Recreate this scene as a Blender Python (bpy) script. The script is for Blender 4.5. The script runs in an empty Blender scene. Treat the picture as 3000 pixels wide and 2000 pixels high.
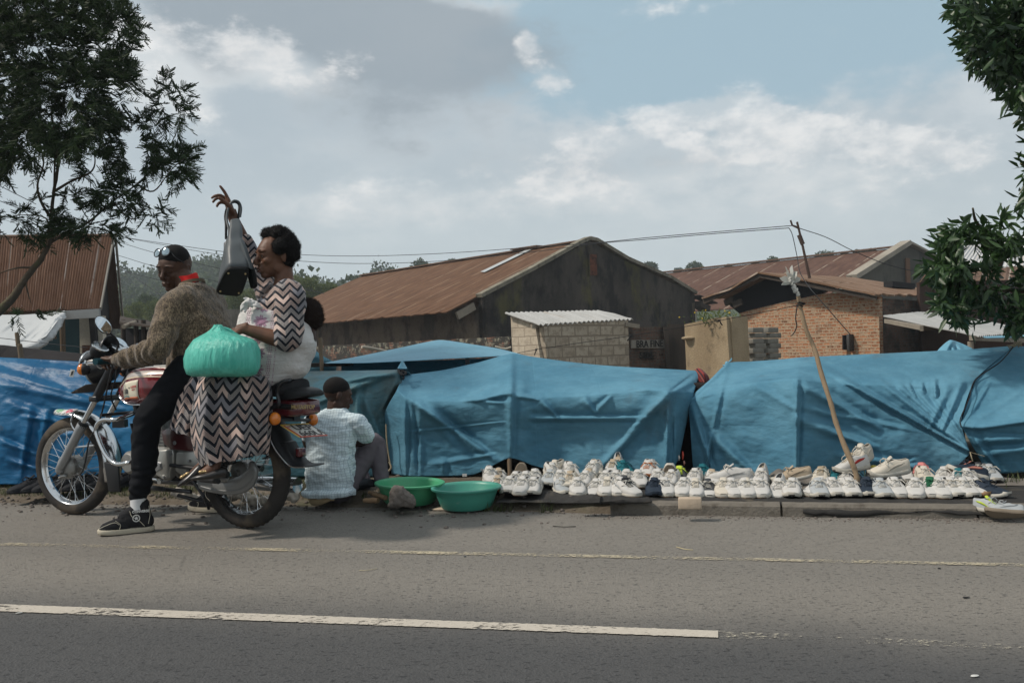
import bpy, bmesh, math, random
import numpy as np
from mathutils import Vector, Matrix, noise
R_ = math.radians
random.seed(7)
sc = bpy.context.scene
COL = sc.collection
# ------------------------------------------------------------------ camera
FPX = 2625.0; CAMH = 0.914
_p = math.atan(25/FPX); _r = 0.033
FW = Vector((0, math.cos(_p), math.sin(_p))); _u0 = Vector((0, -math.sin(_p), math.cos(_p))); _r0 = Vector((1,0,0))
RT = _r0*math.cos(_r) - _u0*math.sin(_r); UP = _r0*math.sin(_r) + _u0*math.cos(_r)
CAM = Vector((0,0,CAMH))
cam = bpy.data.cameras.new('camera'); camo = bpy.data.objects.new('camera', cam); COL.objects.link(camo)
camo.matrix_world = Matrix(((RT.x,UP.x,-FW.x,0),(RT.y,UP.y,-FW.y,0),(RT.z,UP.z,-FW.z,CAMH),(0,0,0,1)))
cam.lens = 36*FPX/3000; cam.sensor_width = 36; cam.clip_start = .05; cam.clip_end = 5000
sc.camera = camo
def ray(px, py): return FW + RT*((px-1500)/FPX) - UP*((py-1000)/FPX)
def P(px, py, Y):
    r = ray(px,py); return CAM + r*(Y/r.y)
def G(px, py, z=0.0):
    r = ray(px,py); return CAM + r*((z-CAMH)/r.z)
def V(px, py, p0, d):      # point on the upright plane through p0 along the horizontal direction d
    n = Vector((-d[1], d[0], 0)); r = ray(px,py); return CAM + r*((Vector(p0)-CAM).dot(n)/r.dot(n))
# ------------------------------------------------------------------ sun and sky
SUNDIR = Vector((-.82,-.17,.95)).normalized()
sun = bpy.data.lights.new('sun','SUN'); sun.energy = 2.7; sun.angle = R_(5); sun.color = (1,.91,.80)
suno = bpy.data.objects.new('sun', sun); COL.objects.link(suno)
suno.rotation_euler = SUNDIR.to_track_quat('Z','Y').to_euler(); suno.location = (0,0,30)
sc.view_settings.view_transform = 'Standard'; sc.view_settings.look = 'None'; sc.view_settings.gamma = 1
sc.view_settings.exposure = 0.40
# ------------------------------------------------------------------ node helper
class NT:
    def __init__(s, tree): s.t = tree; s.n = tree.nodes; s.l = tree.links
    def node(s, typ, **kw):
        n = s.n.new(typ)
        for k, v in kw.items():
            setattr(n, k, v)
        return n
    def put(s, sock, v):
        if isinstance(v, bpy.types.NodeSocket): s.l.new(v, sock)
        elif isinstance(v, (tuple, list)) and sock.type == 'RGBA' and len(v) == 3: sock.default_value = (*v, 1)
        else: sock.default_value = v
    def m(s, op, a, b=0.0, c=0.0, clamp=False):
        n = s.node('ShaderNodeMath', operation=op, use_clamp=clamp)
        s.put(n.inputs[0], a); s.put(n.inputs[1], b); s.put(n.inputs[2], c); return n.outputs[0]
    def vm(s, op, a, b=(0,0,0), out=0):
        n = s.node('ShaderNodeVectorMath', operation=op)
        s.put(n.inputs[0], a); s.put(n.inputs[1], b); return n.outputs[out]
    def mix(s, f, a, b, blend='MIX'):
        n = s.node('ShaderNodeMix', data_type='RGBA', blend_type=blend)
        s.put(n.inputs[0], f); s.put(n.inputs[6], a); s.put(n.inputs[7], b); return n.outputs[2]
    def noise(s, vec, scale, detail=4, rough=.55, out=0, dist=0.0):
        n = s.node('ShaderNodeTexNoise'); s.put(n.inputs['Vector'], vec); n.inputs['Scale'].default_value = scale
        n.inputs['Detail'].default_value = detail; n.inputs['Roughness'].default_value = rough; n.inputs['Distortion'].default_value = dist
        return n.outputs[out]
    def ramp(s, f, stops, interp='LINEAR'):
        n = s.node('ShaderNodeValToRGB'); s.put(n.inputs[0], f); cr = n.color_ramp; cr.interpolation = interp
        while len(cr.elements) < len(stops): cr.elements.new(.5)
        for e, (p, c) in zip(cr.elements, stops):
            e.position = p; e.color = (c,c,c,1) if not isinstance(c, (tuple,list)) else (*c,1)
        return n.outputs[0]
    def smooth(s, v, lo, hi):
        n = s.node('ShaderNodeMapRange', interpolation_type='SMOOTHSTEP'); s.put(n.inputs[0], v)
        n.inputs[1].default_value = lo; n.inputs[2].default_value = hi; return n.outputs[0]
    def sep(s, v):
        n = s.node('ShaderNodeSeparateXYZ'); s.put(n.inputs[0], v); return n.outputs
    def comb(s, x, y, z):
        n = s.node('ShaderNodeCombineXYZ'); s.put(n.inputs[0], x); s.put(n.inputs[1], y); s.put(n.inputs[2], z); return n.outputs[0]
# world
w = bpy.data.worlds.new('World'); sc.world = w; w.use_nodes = True; T = NT(w.node_tree); T.n.clear()
sky = T.node('ShaderNodeTexSky', sky_type='NISHITA', sun_disc=False)
sky.sun_elevation = math.asin(SUNDIR.z); sky.sun_rotation = math.atan2(SUNDIR.x, SUNDIR.y)
sky.air_density = 1.0; sky.dust_density = 2.5; sky.ozone_density = 1.2
D = T.node('ShaderNodeTexCoord').outputs['Generated']
def blob(px, py, sx, sy, tilt=0.0):
    c = ray(px,py).normalized(); df = T.vm('SUBTRACT', D, tuple(c)); x,y,z = T.sep(df)
    ct, st = math.cos(tilt), math.sin(tilt)
    a = T.m('ADD', T.m('MULTIPLY', x, ct/sx), T.m('MULTIPLY', z, st/sx)); b = T.m('ADD', T.m('MULTIPLY', x, -st/sy), T.m('MULTIPLY', z, ct/sy))
    r2 = T.m('ADD', T.m('ADD', T.m('MULTIPLY', a, a), T.m('MULTIPLY', b, b)), T.m('MULTIPLY', T.m('MULTIPLY', y, y), 6.0))
    return T.m('EXPONENT', T.m('MULTIPLY', r2, -1.0))
def addm(*a):
    o = a[0]
    for k in a[1:]: o = T.m('ADD', o, k)
    return o
st = T.vm('MULTIPLY', D, (1.0,1.0,1.9))
nA = T.noise(st, 5.0, 12, .60, dist=.15); nB = T.noise(st, 17.0, 10, .62, dist=.1); nC = T.noise(T.vm('ADD', st, (3.1,1.7,.4)), 2.2, 5, .55)
nE = T.noise(st, 42.0, 8, .6)
nz = addm(T.m('MULTIPLY', T.m('SUBTRACT', nA, .5), 1.9), T.m('MULTIPLY', T.m('SUBTRACT', nB, .5), 1.5), T.m('MULTIPLY', T.m('SUBTRACT', nE, .5), .55))
# cover: grey veil everywhere except a clear patch upper right
cover = T.m('SUBTRACT', 1.0, addm(blob(2300,40,.30,.10), T.m('MULTIPLY', blob(1850,60,.16,.07), .7)), clamp=True)
cover = T.smooth(T.m('ADD', cover, T.m('MULTIPLY', nz, .45)), .35, .75)
blue = T.mix(.7, T.vm('MULTIPLY', sky.outputs[0], (.075,.075,.075)), (.34,.475,.54))
grey = T.mix(T.smooth(T.m('ADD', nC, T.m('MULTIPLY', nz, .25)), .32, .68), (.345,.405,.45), (.51,.55,.575))
hor = T.smooth(T.sep(D)[2], .02, .26)
grey = T.mix(hor, (.50,.565,.585), grey)
c0 = T.mix(cover, blue, grey)
darks = addm(blob(950,40,.20,.035,-.12), T.m('MULTIPLY', blob(1180,150,.12,.035,-.1), .9), T.m('MULTIPLY', blob(570,110,.045,.025,-.6), .95), T.m('MULTIPLY', blob(1100,330,.16,.05), .55), T.m('MULTIPLY', blob(1800,500,.18,.03), .35))
lights = addm(blob(420,190,.08,.05,-.5), T.m('MULTIPLY', blob(820,210,.13,.030,-.15), .9), T.m('MULTIPLY', blob(1300,60,.09,.02,.2), .8), T.m('MULTIPLY', blob(1450,190,.05,.04), .5), T.m('MULTIPLY', blob(1250,590,.30,.03), .7), T.m('MULTIPLY', blob(2500,520,.25,.04), .6))
c0 = T.mix(T.m('MULTIPLY', T.smooth(T.m('ADD', lights, T.m('MULTIPLY', nz, .8)), .25, .9), .7), c0, (.60,.62,.625))
c1 = T.mix(T.m('MULTIPLY', T.smooth(T.m('ADD', darks, T.m('MULTIPLY', nz, .6)), .20, .75), .9), c0, (.235,.28,.32))
pf = addm(T.m('MULTIPLY', blob(2030,335,.060,.014,-.1), .9), T.m('MULTIPLY', blob(1950,390,.03,.012,-.5), .8), T.m('MULTIPLY', blob(2210,350,.055,.030,-.4), 1.0), T.m('MULTIPLY', blob(2330,400,.05,.02,-.1), .6), T.m('MULTIPLY', blob(2640,420,.07,.022,-.25), .75), T.m('MULTIPLY', blob(1740,400,.07,.03,.35), .45),
          T.m('MULTIPLY', blob(770,170,.13,.035,-.12), .85), T.m('MULTIPLY', blob(1545,125,.016,.016,-.6), .8), T.m('MULTIPLY', blob(1600,240,.035,.02,-.5), .7), T.m('MULTIPLY', blob(650,350,.07,.02), .4),
          T.m('MULTIPLY', blob(1500,560,.30,.035), .55), T.m('MULTIPLY', blob(2900,520,.16,.06), .45), T.m('MULTIPLY', blob(420,60,.05,.06), .45), T.m('MULTIPLY', blob(2000,20,.09,.014), .45))
puff = T.m('MULTIPLY', T.smooth(T.m('ADD', pf, T.m('MULTIPLY', nz, .95)), .38, .80), T.smooth(pf, .12, .40))
shade = T.smooth(T.m('ADD', nB, T.m('MULTIPLY', nE, .5)), .62, .95)
c2 = T.mix(T.m('MULTIPLY', puff, .62), c1, T.mix(shade, (.50,.53,.55), (.80,.78,.76)))
bg = T.node('ShaderNodeBackground'); T.put(bg.inputs[0], c2); bg.inputs[1].default_value = 1.0
T.l.new(bg.outputs[0], T.node('ShaderNodeOutputWorld').inputs[0])
# ------------------------------------------------------------------ object helpers
def tag(o, label=None, cat=None, group=None, kind=None):
    if label: o['label'] = label
    if cat: o['category'] = cat
    if group: o['group'] = group
    if kind: o['kind'] = kind
    return o
def empty(name, loc, label=None, cat=None, group=None):
    o = bpy.data.objects.new(name, None); COL.objects.link(o); o.location = loc; o.empty_display_size = .2
    return tag(o, label, cat, group)
def origin(parent):
    while parent is not None and parent.parent is not None: parent = parent.parent
    return Vector(parent.location) if parent is not None else Vector((0,0,0))
def copy_tree(o, parent=None):
    c = o.copy(); COL.objects.link(c); c.parent = parent
    for ch in list(o.children): copy_tree(ch, c)
    return c
def frame(t, ref=Vector((0,0,1))):
    t = t.normalized(); a = ref.cross(t)
    if a.length < 1e-4: a = Vector((1,0,0)).cross(t)
    a.normalize(); return a, t.cross(a)
def catmull(pts, k=6):
    pts = [Vector(p) for p in pts]
    if len(pts) < 3: return [pts[0].lerp(pts[-1], i/k) for i in range(k+1)]
    q = [pts[0]*2-pts[1]] + pts + [pts[-1]*2-pts[-2]]; out = []
    for i in range(1, len(q)-2):
        for j in range(k):
            t = j/k; a,b,c,d = q[i-1:i+3]
            out.append(.5*((2*b)+(c-a)*t+(2*a-5*b+4*c-d)*t*t+(3*b-a-3*c+d)*t**3))
    out.append(pts[-1]); return out
def lerpl(r, n):
    return [float(np.interp(i/(n-1), np.linspace(0,1,len(r)), r)) for i in range(n)]
class MB:
    def __init__(s): s.v = []; s.f = []; s.uv = []; s.mi = []; s.cm = 0
    def add(s, vs, fs, uv=None):
        o = len(s.v); s.v.extend([tuple(a) for a in vs]); s.f.extend([tuple(o+i for i in f) for f in fs]); s.mi.extend([s.cm]*len(fs))
        s.uv.extend(uv if uv is not None else [(0,0)]*len(vs)); return s
    def box(s, c, size, M=None):
        c = Vector(c); vs = []
        for x in (-.5,.5):
            for y in (-.5,.5):
                for z in (-.5,.5):
                    q = Vector((x*size[0], y*size[1], z*size[2])); vs.append(c + (M @ q if M else q))
        return s.add(vs, [(0,1,3,2),(4,6,7,5),(0,4,5,1),(2,3,7,6),(0,2,6,4),(1,5,7,3)])
    def tube(s, pts, rad, n=8, caps=True, flat=1.0, ref=Vector((0,0,1))):
        pts = [Vector(p) for p in pts]; m = len(pts)
        if not isinstance(rad, (list,tuple)): rad = [rad]*m
        if len(rad) != m: rad = lerpl(rad, m)
        rings = []; a = None
        for i,p in enumerate(pts):
            t = (pts[min(i+1,m-1)] - pts[max(i-1,0)])
            if t.length < 1e-7: t = Vector((0,0,1))
            t.normalize()
            if a is None: a, b = frame(t, ref)
            else:
                a = a - t*a.dot(t); a.normalize(); b = t.cross(a)
            rings.append([p + (a*math.cos(2*math.pi*k/n) + b*flat*math.sin(2*math.pi*k/n))*rad[i] for k in range(n)])
        return s.loft(rings, caps)
    def limb(s, pts, rad, n=14, k=5):
        """curved limb with rounded ends"""
        q = catmull(pts, k); r = lerpl(rad, len(q)) if len(rad) != len(pts) else None
        if r is None:
            t = np.linspace(0, len(pts)-1, len(q)); r = [float(np.interp(x, range(len(pts)), rad)) for x in t]
        s.tube(q, r, n); s.ell(q[0], (r[0],)*3, n=12, m=8); s.ell(q[-1], (r[-1],)*3, n=12, m=8); return s
    def loft(s, rings, caps=True, closed=True, uvs=None):
        n = len(rings[0]); vs = [p for r in rings for p in r]; fs = []
        for i in range(len(rings)-1):
            for k in range(n if closed else n-1):
                k2 = (k+1) % n; fs.append((i*n+k, i*n+k2, (i+1)*n+k2, (i+1)*n+k))
        if caps and closed:
            fs.append(tuple(range(n))[::-1]); fs.append(tuple((len(rings)-1)*n+k for k in range(n)))
        return s.add(vs, fs, uvs)
    def ell(s, c, r, M=None, n=16, m=10):
        c = Vector(c); vs = []; fs = []
        if not isinstance(r, (tuple,list)): r = (r,)*3
        for i in range(m+1):
            th = math.pi*i/m
            for k in range(n):
                ph = 2*math.pi*k/n; q = Vector((r[0]*math.sin(th)*math.cos(ph), r[1]*math.sin(th)*math.sin(ph), r[2]*math.cos(th)))
                vs.append(c + (M @ q if M else q))
        for i in range(m):
            for k in range(n): fs.append((i*n+k, (i+1)*n+k, (i+1)*n+(k+1)%n, i*n+(k+1)%n))
        return s.add(vs, fs)
    def lathe(s, prof, c, axis, n=24, caps=False, ref=Vector((0,0,1)), flat=1.0):
        """prof: (radius, height along axis)"""
        axis = Vector(axis).normalized(); a, b = frame(axis, ref); c = Vector(c); rings = []
        for r, h in prof: rings.append([c + axis*h + (a*math.cos(2*math.pi*k/n) + b*flat*math.sin(2*math.pi*k/n))*r for k in range(n)])
        return s.loft(rings, caps)
    def ringsolid(s, prof, c, axis, n=48, a0=0, a1=2*math.pi, A=None, B=None):
        """closed profile (radius, height) swept round the axis"""
        axis = Vector(axis).normalized()
        if A is None: A, B = frame(axis)
        full = abs(a1-a0-2*math.pi) < 1e-5; c = Vector(c); m = len(prof); vs = []; fs = []
        N = n if full else n+1
        for i in range(N):
            t = a0+(a1-a0)*i/n; d = A*math.cos(t)+B*math.sin(t)
            for r,h in prof: vs.append(c + d*r + axis*h)
        for i in range(n):
            j = (i+1) % N
            for k in range(m): fs.append((i*m+k, i*m+(k+1)%m, j*m+(k+1)%m, j*m+k))
        if not full: fs.append(tuple(range(m))[::-1]); fs.append(tuple((N-1)*m+k for k in range(m)))
        return s.add(vs, fs)
    def poly(s, pts, uv=None): return s.add(pts, [tuple(range(len(pts)))], uv)
    def prism(s, pts, d):
        pts = [Vector(p) for p in pts]; d = Vector(d); n = len(pts)
        fs = [tuple(range(n))[::-1], tuple(n+k for k in range(n))] + [(k,(k+1)%n,n+(k+1)%n,n+k) for k in range(n)]
        return s.add(pts + [p+d for p in pts], fs)
    def wall(s, pts, thick, uvscale=1.0):
        """upright wall: polygon points in a plane, thickness vector; uv in metres"""
        pts = [Vector(p) for p in pts]; d = Vector(thick); n = len(pts); o = pts[0]; h = None
        for p in pts:
            q = Vector((p.x-o.x, p.y-o.y, 0))
            if h is None or q.length > h.length: h = q
        h = h.normalized()
        uv = [((p-o).dot(h), p.z) for p in pts]; side = d.length
        fs = [tuple(range(n))[::-1], tuple(n+k for k in range(n))]; s.add(pts+[p+d for p in pts], fs, uv+uv)
        for k in range(n):
            a, b = pts[k], pts[(k+1)%n]
            up = abs((b-a).normalized().z) > .5
            if up: u4 = [(0,a.z),(0,b.z),(side,b.z),(side,a.z)]
            else: u4 = [((a-o).dot(h),0),((b-o).dot(h),0),((b-o).dot(h),side),((a-o).dot(h),side)]
            s.add([a,b,b+d,a+d], [(0,1,2,3)], u4)
        return s
    def text(s, txt, c, x, y, size, depth=.001, font_offset=0.0):
        cu = bpy.data.curves.new('t','FONT'); cu.body = txt; cu.size = size; cu.align_x = 'CENTER'; cu.align_y = 'CENTER'; cu.extrude = depth; cu.offset = font_offset
        cu.resolution_u = 3
        o = bpy.data.objects.new('t', cu); COL.objects.link(o); dg = bpy.context.evaluated_depsgraph_get()
        me = bpy.data.meshes.new_from_object(o.evaluated_get(dg)); x = Vector(x).normalized(); y = Vector(y); y = (y - x*y.dot(x)).normalized(); z = x.cross(y); c = Vector(c)
        s.add([c + x*v.co.x + y*v.co.y + z*v.co.z for v in me.vertices], [tuple(p.vertices) for p in me.polygons])
        bpy.data.objects.remove(o); bpy.data.meshes.remove(me); bpy.data.curves.remove(cu); return s
    def build(s, name, mat, parent=None, smooth=True, angle=45, bevel=0, remesh=0, relax=0, solid=0, sub=0, disp=None, base=False, fixn=True, wn=False):
        me = bpy.data.meshes.new(name)
        off = origin(parent) if parent is not None else Vector((0,0,0))
        if base and parent is None and s.v:
            a = np.array(s.v); off = Vector(((a[:,0].min()+a[:,0].max())/2, (a[:,1].min()+a[:,1].max())/2, a[:,2].min()))
        me.from_pydata([(v[0]-off.x, v[1]-off.y, v[2]-off.z) for v in s.v], [], s.f)
        if any(u != (0,0) for u in s.uv):
            ul = me.uv_layers.new(name='UVMap'); li = np.empty(len(me.loops), dtype=np.int32); me.loops.foreach_get('vertex_index', li)
            ul.data.foreach_set('uv', np.array(s.uv, dtype=np.float32)[li].ravel())
        mats = mat if isinstance(mat, (list,tuple)) else [mat]
        for m_ in mats: me.materials.append(m_)
        if len(mats) > 1: me.polygons.foreach_set('material_index', s.mi)
        if fixn:
            bm = bmesh.new(); bm.from_mesh(me); bmesh.ops.recalc_face_normals(bm, faces=bm.faces); bm.to_mesh(me); bm.free()
        o = bpy.data.objects.new(name, me); COL.objects.link(o)
        if parent is not None: o.parent = parent
        else: o.location = off
        mods = []
        if remesh:
            m = o.modifiers.new('r','REMESH'); m.mode = 'VOXEL'; m.voxel_size = remesh; m.use_smooth_shade = True
        if relax:
            m = o.modifiers.new('s','SMOOTH'); m.iterations = relax; m.factor = .5
        if bevel:
            m = o.modifiers.new('b','BEVEL'); m.width = bevel; m.segments = 2; m.limit_method = 'ANGLE'; m.angle_limit = R_(40)
        if solid:
            m = o.modifiers.new('so','SOLIDIFY'); m.thickness = solid; m.offset = 0
        if sub:
            m = o.modifiers.new('su','SUBSURF'); m.levels = sub; m.render_levels = sub
        if len(o.modifiers):
            dg = bpy.context.evaluated_depsgraph_get(); dg.update()
            me2 = bpy.data.meshes.new_from_object(o.evaluated_get(dg)); o.modifiers.clear(); old = o.data; o.data = me2; bpy.data.meshes.remove(old); me = me2; me.name = name
            if len(me.materials) == 0:
                for m_ in mats: me.materials.append(m_)
        if disp:
            nv = len(me.vertices); co = np.empty(nv*3, dtype=np.float32); no = np.empty(nv*3, dtype=np.float32)
            me.vertices.foreach_get('co', co); me.vertex_normals.foreach_get('vector', no); co = co.reshape(-1,3); no = no.reshape(-1,3)
            offa = np.array(off); 
            dd = np.array([disp(Vector(c+offa), Vector(n_)) for c, n_ in zip(co.astype(float), no.astype(float))], dtype=np.float32)
            co = co + (no*dd[:,None] if dd.ndim == 1 else dd); me.vertices.foreach_set('co', co.ravel()); me.update()
        me.polygons.foreach_set('use_smooth', [bool(smooth)]*len(me.polygons))
        if smooth and angle < 180 and not remesh:
            me.set_sharp_from_angle(angle=R_(angle))
        me.update(); return o
# ------------------------------------------------------------------ materials
MATS = {}
def newmat(name):
    m = bpy.data.materials.new(name); m.use_nodes = True; t = NT(m.node_tree); t.n.clear()
    b = t.node('ShaderNodeBsdfPrincipled'); o = t.node('ShaderNodeOutputMaterial'); t.l.new(b.outputs[0], o.inputs[0]); t.b = b
    t.obj = t.node('ShaderNodeTexCoord').outputs['Object']; MATS[name] = m; return m, t
def bump(t, h, strength=.3, dist=.01, normal=None):
    n = t.node('ShaderNodeBump'); n.inputs['Strength'].default_value = strength; n.inputs['Distance'].default_value = dist; t.put(n.inputs['Height'], h)
    if normal is not None: t.put(n.inputs['Normal'], normal)
    t.put(t.b.inputs['Normal'], n.outputs[0]); return n.outputs[0]
def M(name, col, rough=.6, metal=0.0, var=.12, vs=12.0, bmp=0.0, bs=60.0, bd=.004, spec=.5, dirt=None, ds=3.0, dth=.55, coat=0.0, stretch=(1,1,1), sheen=0.0, trans=0.0):
    if name in MATS: return MATS[name]
    m, t = newmat(name); v = t.vm('MULTIPLY', t.obj, stretch)
    n = t.noise(v, vs, 5); k = t.m('ADD', 1-var, t.m('MULTIPLY', n, 2*var)); c = t.mix(1.0, col, t.comb(k,k,k), 'MULTIPLY')
    if dirt is not None:
        d = t.smooth(t.noise(t.vm('ADD', v, (5.3,2.1,9.7)), ds, 6, .6), dth, dth+.2); c = t.mix(t.m('MULTIPLY', d, .75), c, dirt)
    t.put(t.b.inputs['Base Color'], c); t.put(t.b.inputs['Roughness'], t.m('ADD', rough-.06, t.m('MULTIPLY', n, .12), clamp=True)); t.b.inputs['Metallic'].default_value = metal
    t.b.inputs['Specular IOR Level'].default_value = spec if rough < .7 or spec != .5 else .16
    if coat: t.b.inputs['Coat Weight'].default_value = coat; t.b.inputs['Coat Roughness'].default_value = .08
    if sheen: t.b.inputs['Sheen Weight'].default_value = sheen; t.b.inputs['Sheen Roughness'].default_value = .5
    if bmp: bump(t, t.noise(v, bs, 4, .6), bmp, bd)
    if trans:
        tr = t.node('ShaderNodeBsdfTranslucent'); t.put(tr.inputs[0], c); mx = t.node('ShaderNodeMixShader'); mx.inputs[0].default_value = trans
        t.l.new(t.b.outputs[0], mx.inputs[1]); t.l.new(tr.outputs[0], mx.inputs[2]); t.l.new(mx.outputs[0], [x for x in t.n if x.type == 'OUTPUT_MATERIAL'][0].inputs[0])
    return m
# ================================================================== special materials
def mat_asphalt():
    m, t = newmat('asphalt'); o = t.obj; x,y,z = t.sep(o)
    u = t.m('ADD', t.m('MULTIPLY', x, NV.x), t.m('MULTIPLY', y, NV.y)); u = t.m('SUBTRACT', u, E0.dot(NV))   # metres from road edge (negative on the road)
    big = t.noise(o, .9, 5, .6); mid = t.noise(t.vm('MULTIPLY', o, (1.0,2.2,1.0)), 9, 5, .6); fine = t.noise(t.vm('MULTIPLY', o, (1,1.7,1)), 95, 3, .7)
    vor = t.node('ShaderNodeTexVoronoi'); t.put(vor.inputs['Vector'], o); vor.inputs['Scale'].default_value = 110
    pits = t.smooth(t.noise(t.vm('MULTIPLY', o, (.8,1.6,1)), 46, 5, .68), .57, .68)
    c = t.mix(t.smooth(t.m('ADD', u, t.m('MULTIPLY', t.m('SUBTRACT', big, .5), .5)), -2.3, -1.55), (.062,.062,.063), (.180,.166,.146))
    k = t.m('ADD', .62, t.m('ADD', t.m('MULTIPLY', mid, .32), t.m('ADD', t.m('MULTIPLY', fine, .30), t.m('MULTIPLY', big, .18))))
    c = t.mix(1.0, c, t.comb(k,k,k), 'MULTIPLY'); trk = t.m('MULTIPLY', t.m('SINE', t.m('MULTIPLY', t.m('ADD', u, t.m('MULTIPLY', big, .35)), 5.2)), .5); c = t.mix(t.m('MULTIPLY', t.smooth(t.m('ADD', trk, t.m('MULTIPLY', t.m('SUBTRACT', mid, .5), .8)), -.1, .6), .16), c, (.085,.082,.078)); c = t.mix(t.m('MULTIPLY', pits, .62), c, (.030,.031,.035))
    st = t.smooth(t.noise(t.vm('MULTIPLY', o, (1,2.5,1)), 2.6, 6, .6), .62, .78); c = t.mix(t.m('MULTIPLY', st, .22), c, (.06,.058,.055))
    wv = t.node('ShaderNodeTexVoronoi', feature='DISTANCE_TO_EDGE'); t.put(wv.inputs['Vector'], t.vm('ADD', o, t.vm('MULTIPLY', t.node('ShaderNodeTexNoise').outputs[1], (.6,.6,0)))); wv.inputs['Scale'].default_value = .55
    ck = t.m('MULTIPLY', t.m('SUBTRACT', 1.0, t.smooth(wv.outputs[0], .0, .006)), t.smooth(big, .5, .62)); c = t.mix(t.m('MULTIPLY', ck, .22), c, (.03,.03,.03))
    t.put(t.b.inputs['Base Color'], c); t.b.inputs['Roughness'].default_value = .82; t.b.inputs['Specular IOR Level'].default_value = .3
    h = t.m('ADD', t.m('MULTIPLY', vor.outputs[0], .5), t.m('SUBTRACT', t.m('MULTIPLY', fine, .8), t.m('MULTIPLY', pits, 1.1))); bump(t, h, .7, .008); return m
def mat_paint(name, col, amount, sc_=24):
    m, t = newmat(name); o = t.obj; n = t.noise(t.vm('MULTIPLY', o, (.8,1.8,1)), sc_, 6, .75); n2 = t.noise(o, 3.0, 3); a = t.smooth(t.m('ADD', n, t.m('MULTIPLY', t.m('SUBTRACT', n2, .5), .5)), 1-amount-.03, 1-amount+.03)
    t.put(t.b.inputs['Base Color'], t.mix(t.noise(o, 60, 4), tuple(.72*c for c in col), col)); t.put(t.b.inputs['Alpha'], a); t.b.inputs['Roughness'].default_value = .7
    bump(t, t.noise(o, 110, 3, .6), .35, .004); return m
def mat_dirt():
    m, t = newmat('dirt'); o = t.obj; n = t.noise(o, 5, 7, .62); f = t.noise(o, 70, 4, .7)
    c = t.ramp(n, [(.3,(.085,.068,.05)),(.5,(.13,.108,.083)),(.7,(.17,.15,.125))]); k = t.m('ADD', .6, t.m('MULTIPLY', f, .8)); c = t.mix(1.0, c, t.comb(k,k,k), 'MULTIPLY')
    g = t.smooth(t.noise(t.vm('ADD', o, (9,4,2)), 2.4, 5, .6), .52, .66); c = t.mix(t.m('MULTIPLY', g, .5), c, (.055,.07,.03))
    t.put(t.b.inputs['Base Color'], c); t.b.inputs['Roughness'].default_value = .95; t.b.inputs['Specular IOR Level'].default_value = .15
    bump(t, t.m('ADD', f, t.m('MULTIPLY', t.noise(o, 18, 5, .6), 1.5)), .8, .012); return m
def mat_tarp(name, c1, c2, rough=.42, spec=.45, dirt=(.10,.14,.16), dth=.58, wr=.5, fade=(.16,.34,.44)):
    m, t = newmat(name); o = t.obj; n = t.noise(o, 1.6, 6, .6); f = t.noise(t.vm('MULTIPLY', o, (1,1,1.8)), 17, 6, .6)
    c = t.mix(t.smooth(n, .36, .64), c1, c2); d = t.smooth(t.noise(t.vm('ADD', o, (3,8,1)), 2.4, 7, .62), dth, dth+.16); c = t.mix(t.m('MULTIPLY', d, .55), c, dirt)
    fd = t.smooth(t.noise(t.vm('ADD', t.vm('MULTIPLY', o, (1.0,1.0,3.2)), (7,2,6)), 5.0, 7, .62), .52, .74); c = t.mix(t.m('MULTIPLY', fd, .35), c, fade)
    sp = t.smooth(t.noise(t.vm('ADD', o, (1,1,9)), 11, 4, .7), .70, .76); c = t.mix(t.m('MULTIPLY', sp, .5), c, (.09,.10,.10))
    k = t.m('ADD', .84, t.m('MULTIPLY', f, .32)); c = t.mix(1.0, c, t.comb(k,k,k), 'MULTIPLY')
    t.put(t.b.inputs['Base Color'], c); t.put(t.b.inputs['Roughness'], t.m('ADD', rough-.1, t.m('MULTIPLY', n, .2))); t.b.inputs['Specular IOR Level'].default_value = spec
    x,y,z = t.sep(o)
    wv = t.m('ADD', t.m('SINE', t.m('MULTIPLY', x, 900)), t.m('SINE', t.m('MULTIPLY', z, 900)))
    # packing creases of a once folded sheet
    gx = t.m('ABSOLUTE', t.m('SUBTRACT', t.m('FRACT', t.m('ADD', t.m('MULTIPLY', x, 2.3), t.m('MULTIPLY', n, .10))), .5)); gz = t.m('ABSOLUTE', t.m('SUBTRACT', t.m('FRACT', t.m('ADD', t.m('MULTIPLY', z, 4.1), t.m('MULTIPLY', t.m('ADD', n, t.m('MULTIPLY', x, .15)), .5))), .5))
    gr = t.m('MINIMUM', t.smooth(gx, 0, .02), t.smooth(gz, 0, .035))
    wr1 = t.noise(t.vm('MULTIPLY', o, (1,1,2.4)), 9, 6, .62, dist=.6); wr2 = t.noise(t.vm('MULTIPLY', o, (1.2,1,2.0)), 34, 4, .6, dist=.3)
    rid = t.m('ABSOLUTE', t.m('SUBTRACT', t.noise(t.vm('ADD', t.vm('MULTIPLY', o, (.9,.9,1.5)), (4,4,4)), 6, 5, .55, dist=.5), .5))
    h = addn(t, t.m('MULTIPLY', wr1, 1.4), t.m('MULTIPLY', wr2, .30), t.m('MULTIPLY', gr, .16), t.m('MULTIPLY', rid, -1.4), t.m('MULTIPLY', wv, .006))
    bump(t, h, wr, .022)
    tr = t.node('ShaderNodeBsdfTranslucent'); t.put(tr.inputs[0], c); mx = t.node('ShaderNodeMixShader'); mx.inputs[0].default_value = .18
    t.l.new(t.b.outputs[0], mx.inputs[1]); t.l.new(tr.outputs[0], mx.inputs[2]); t.l.new(mx.outputs[0], [q for q in t.n if q.type == 'OUTPUT_MATERIAL'][0].inputs[0]); return m
def addn(t, *a):
    o = a[0]
    for k in a[1:]: o = t.m('ADD', o, k)
    return o
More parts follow.
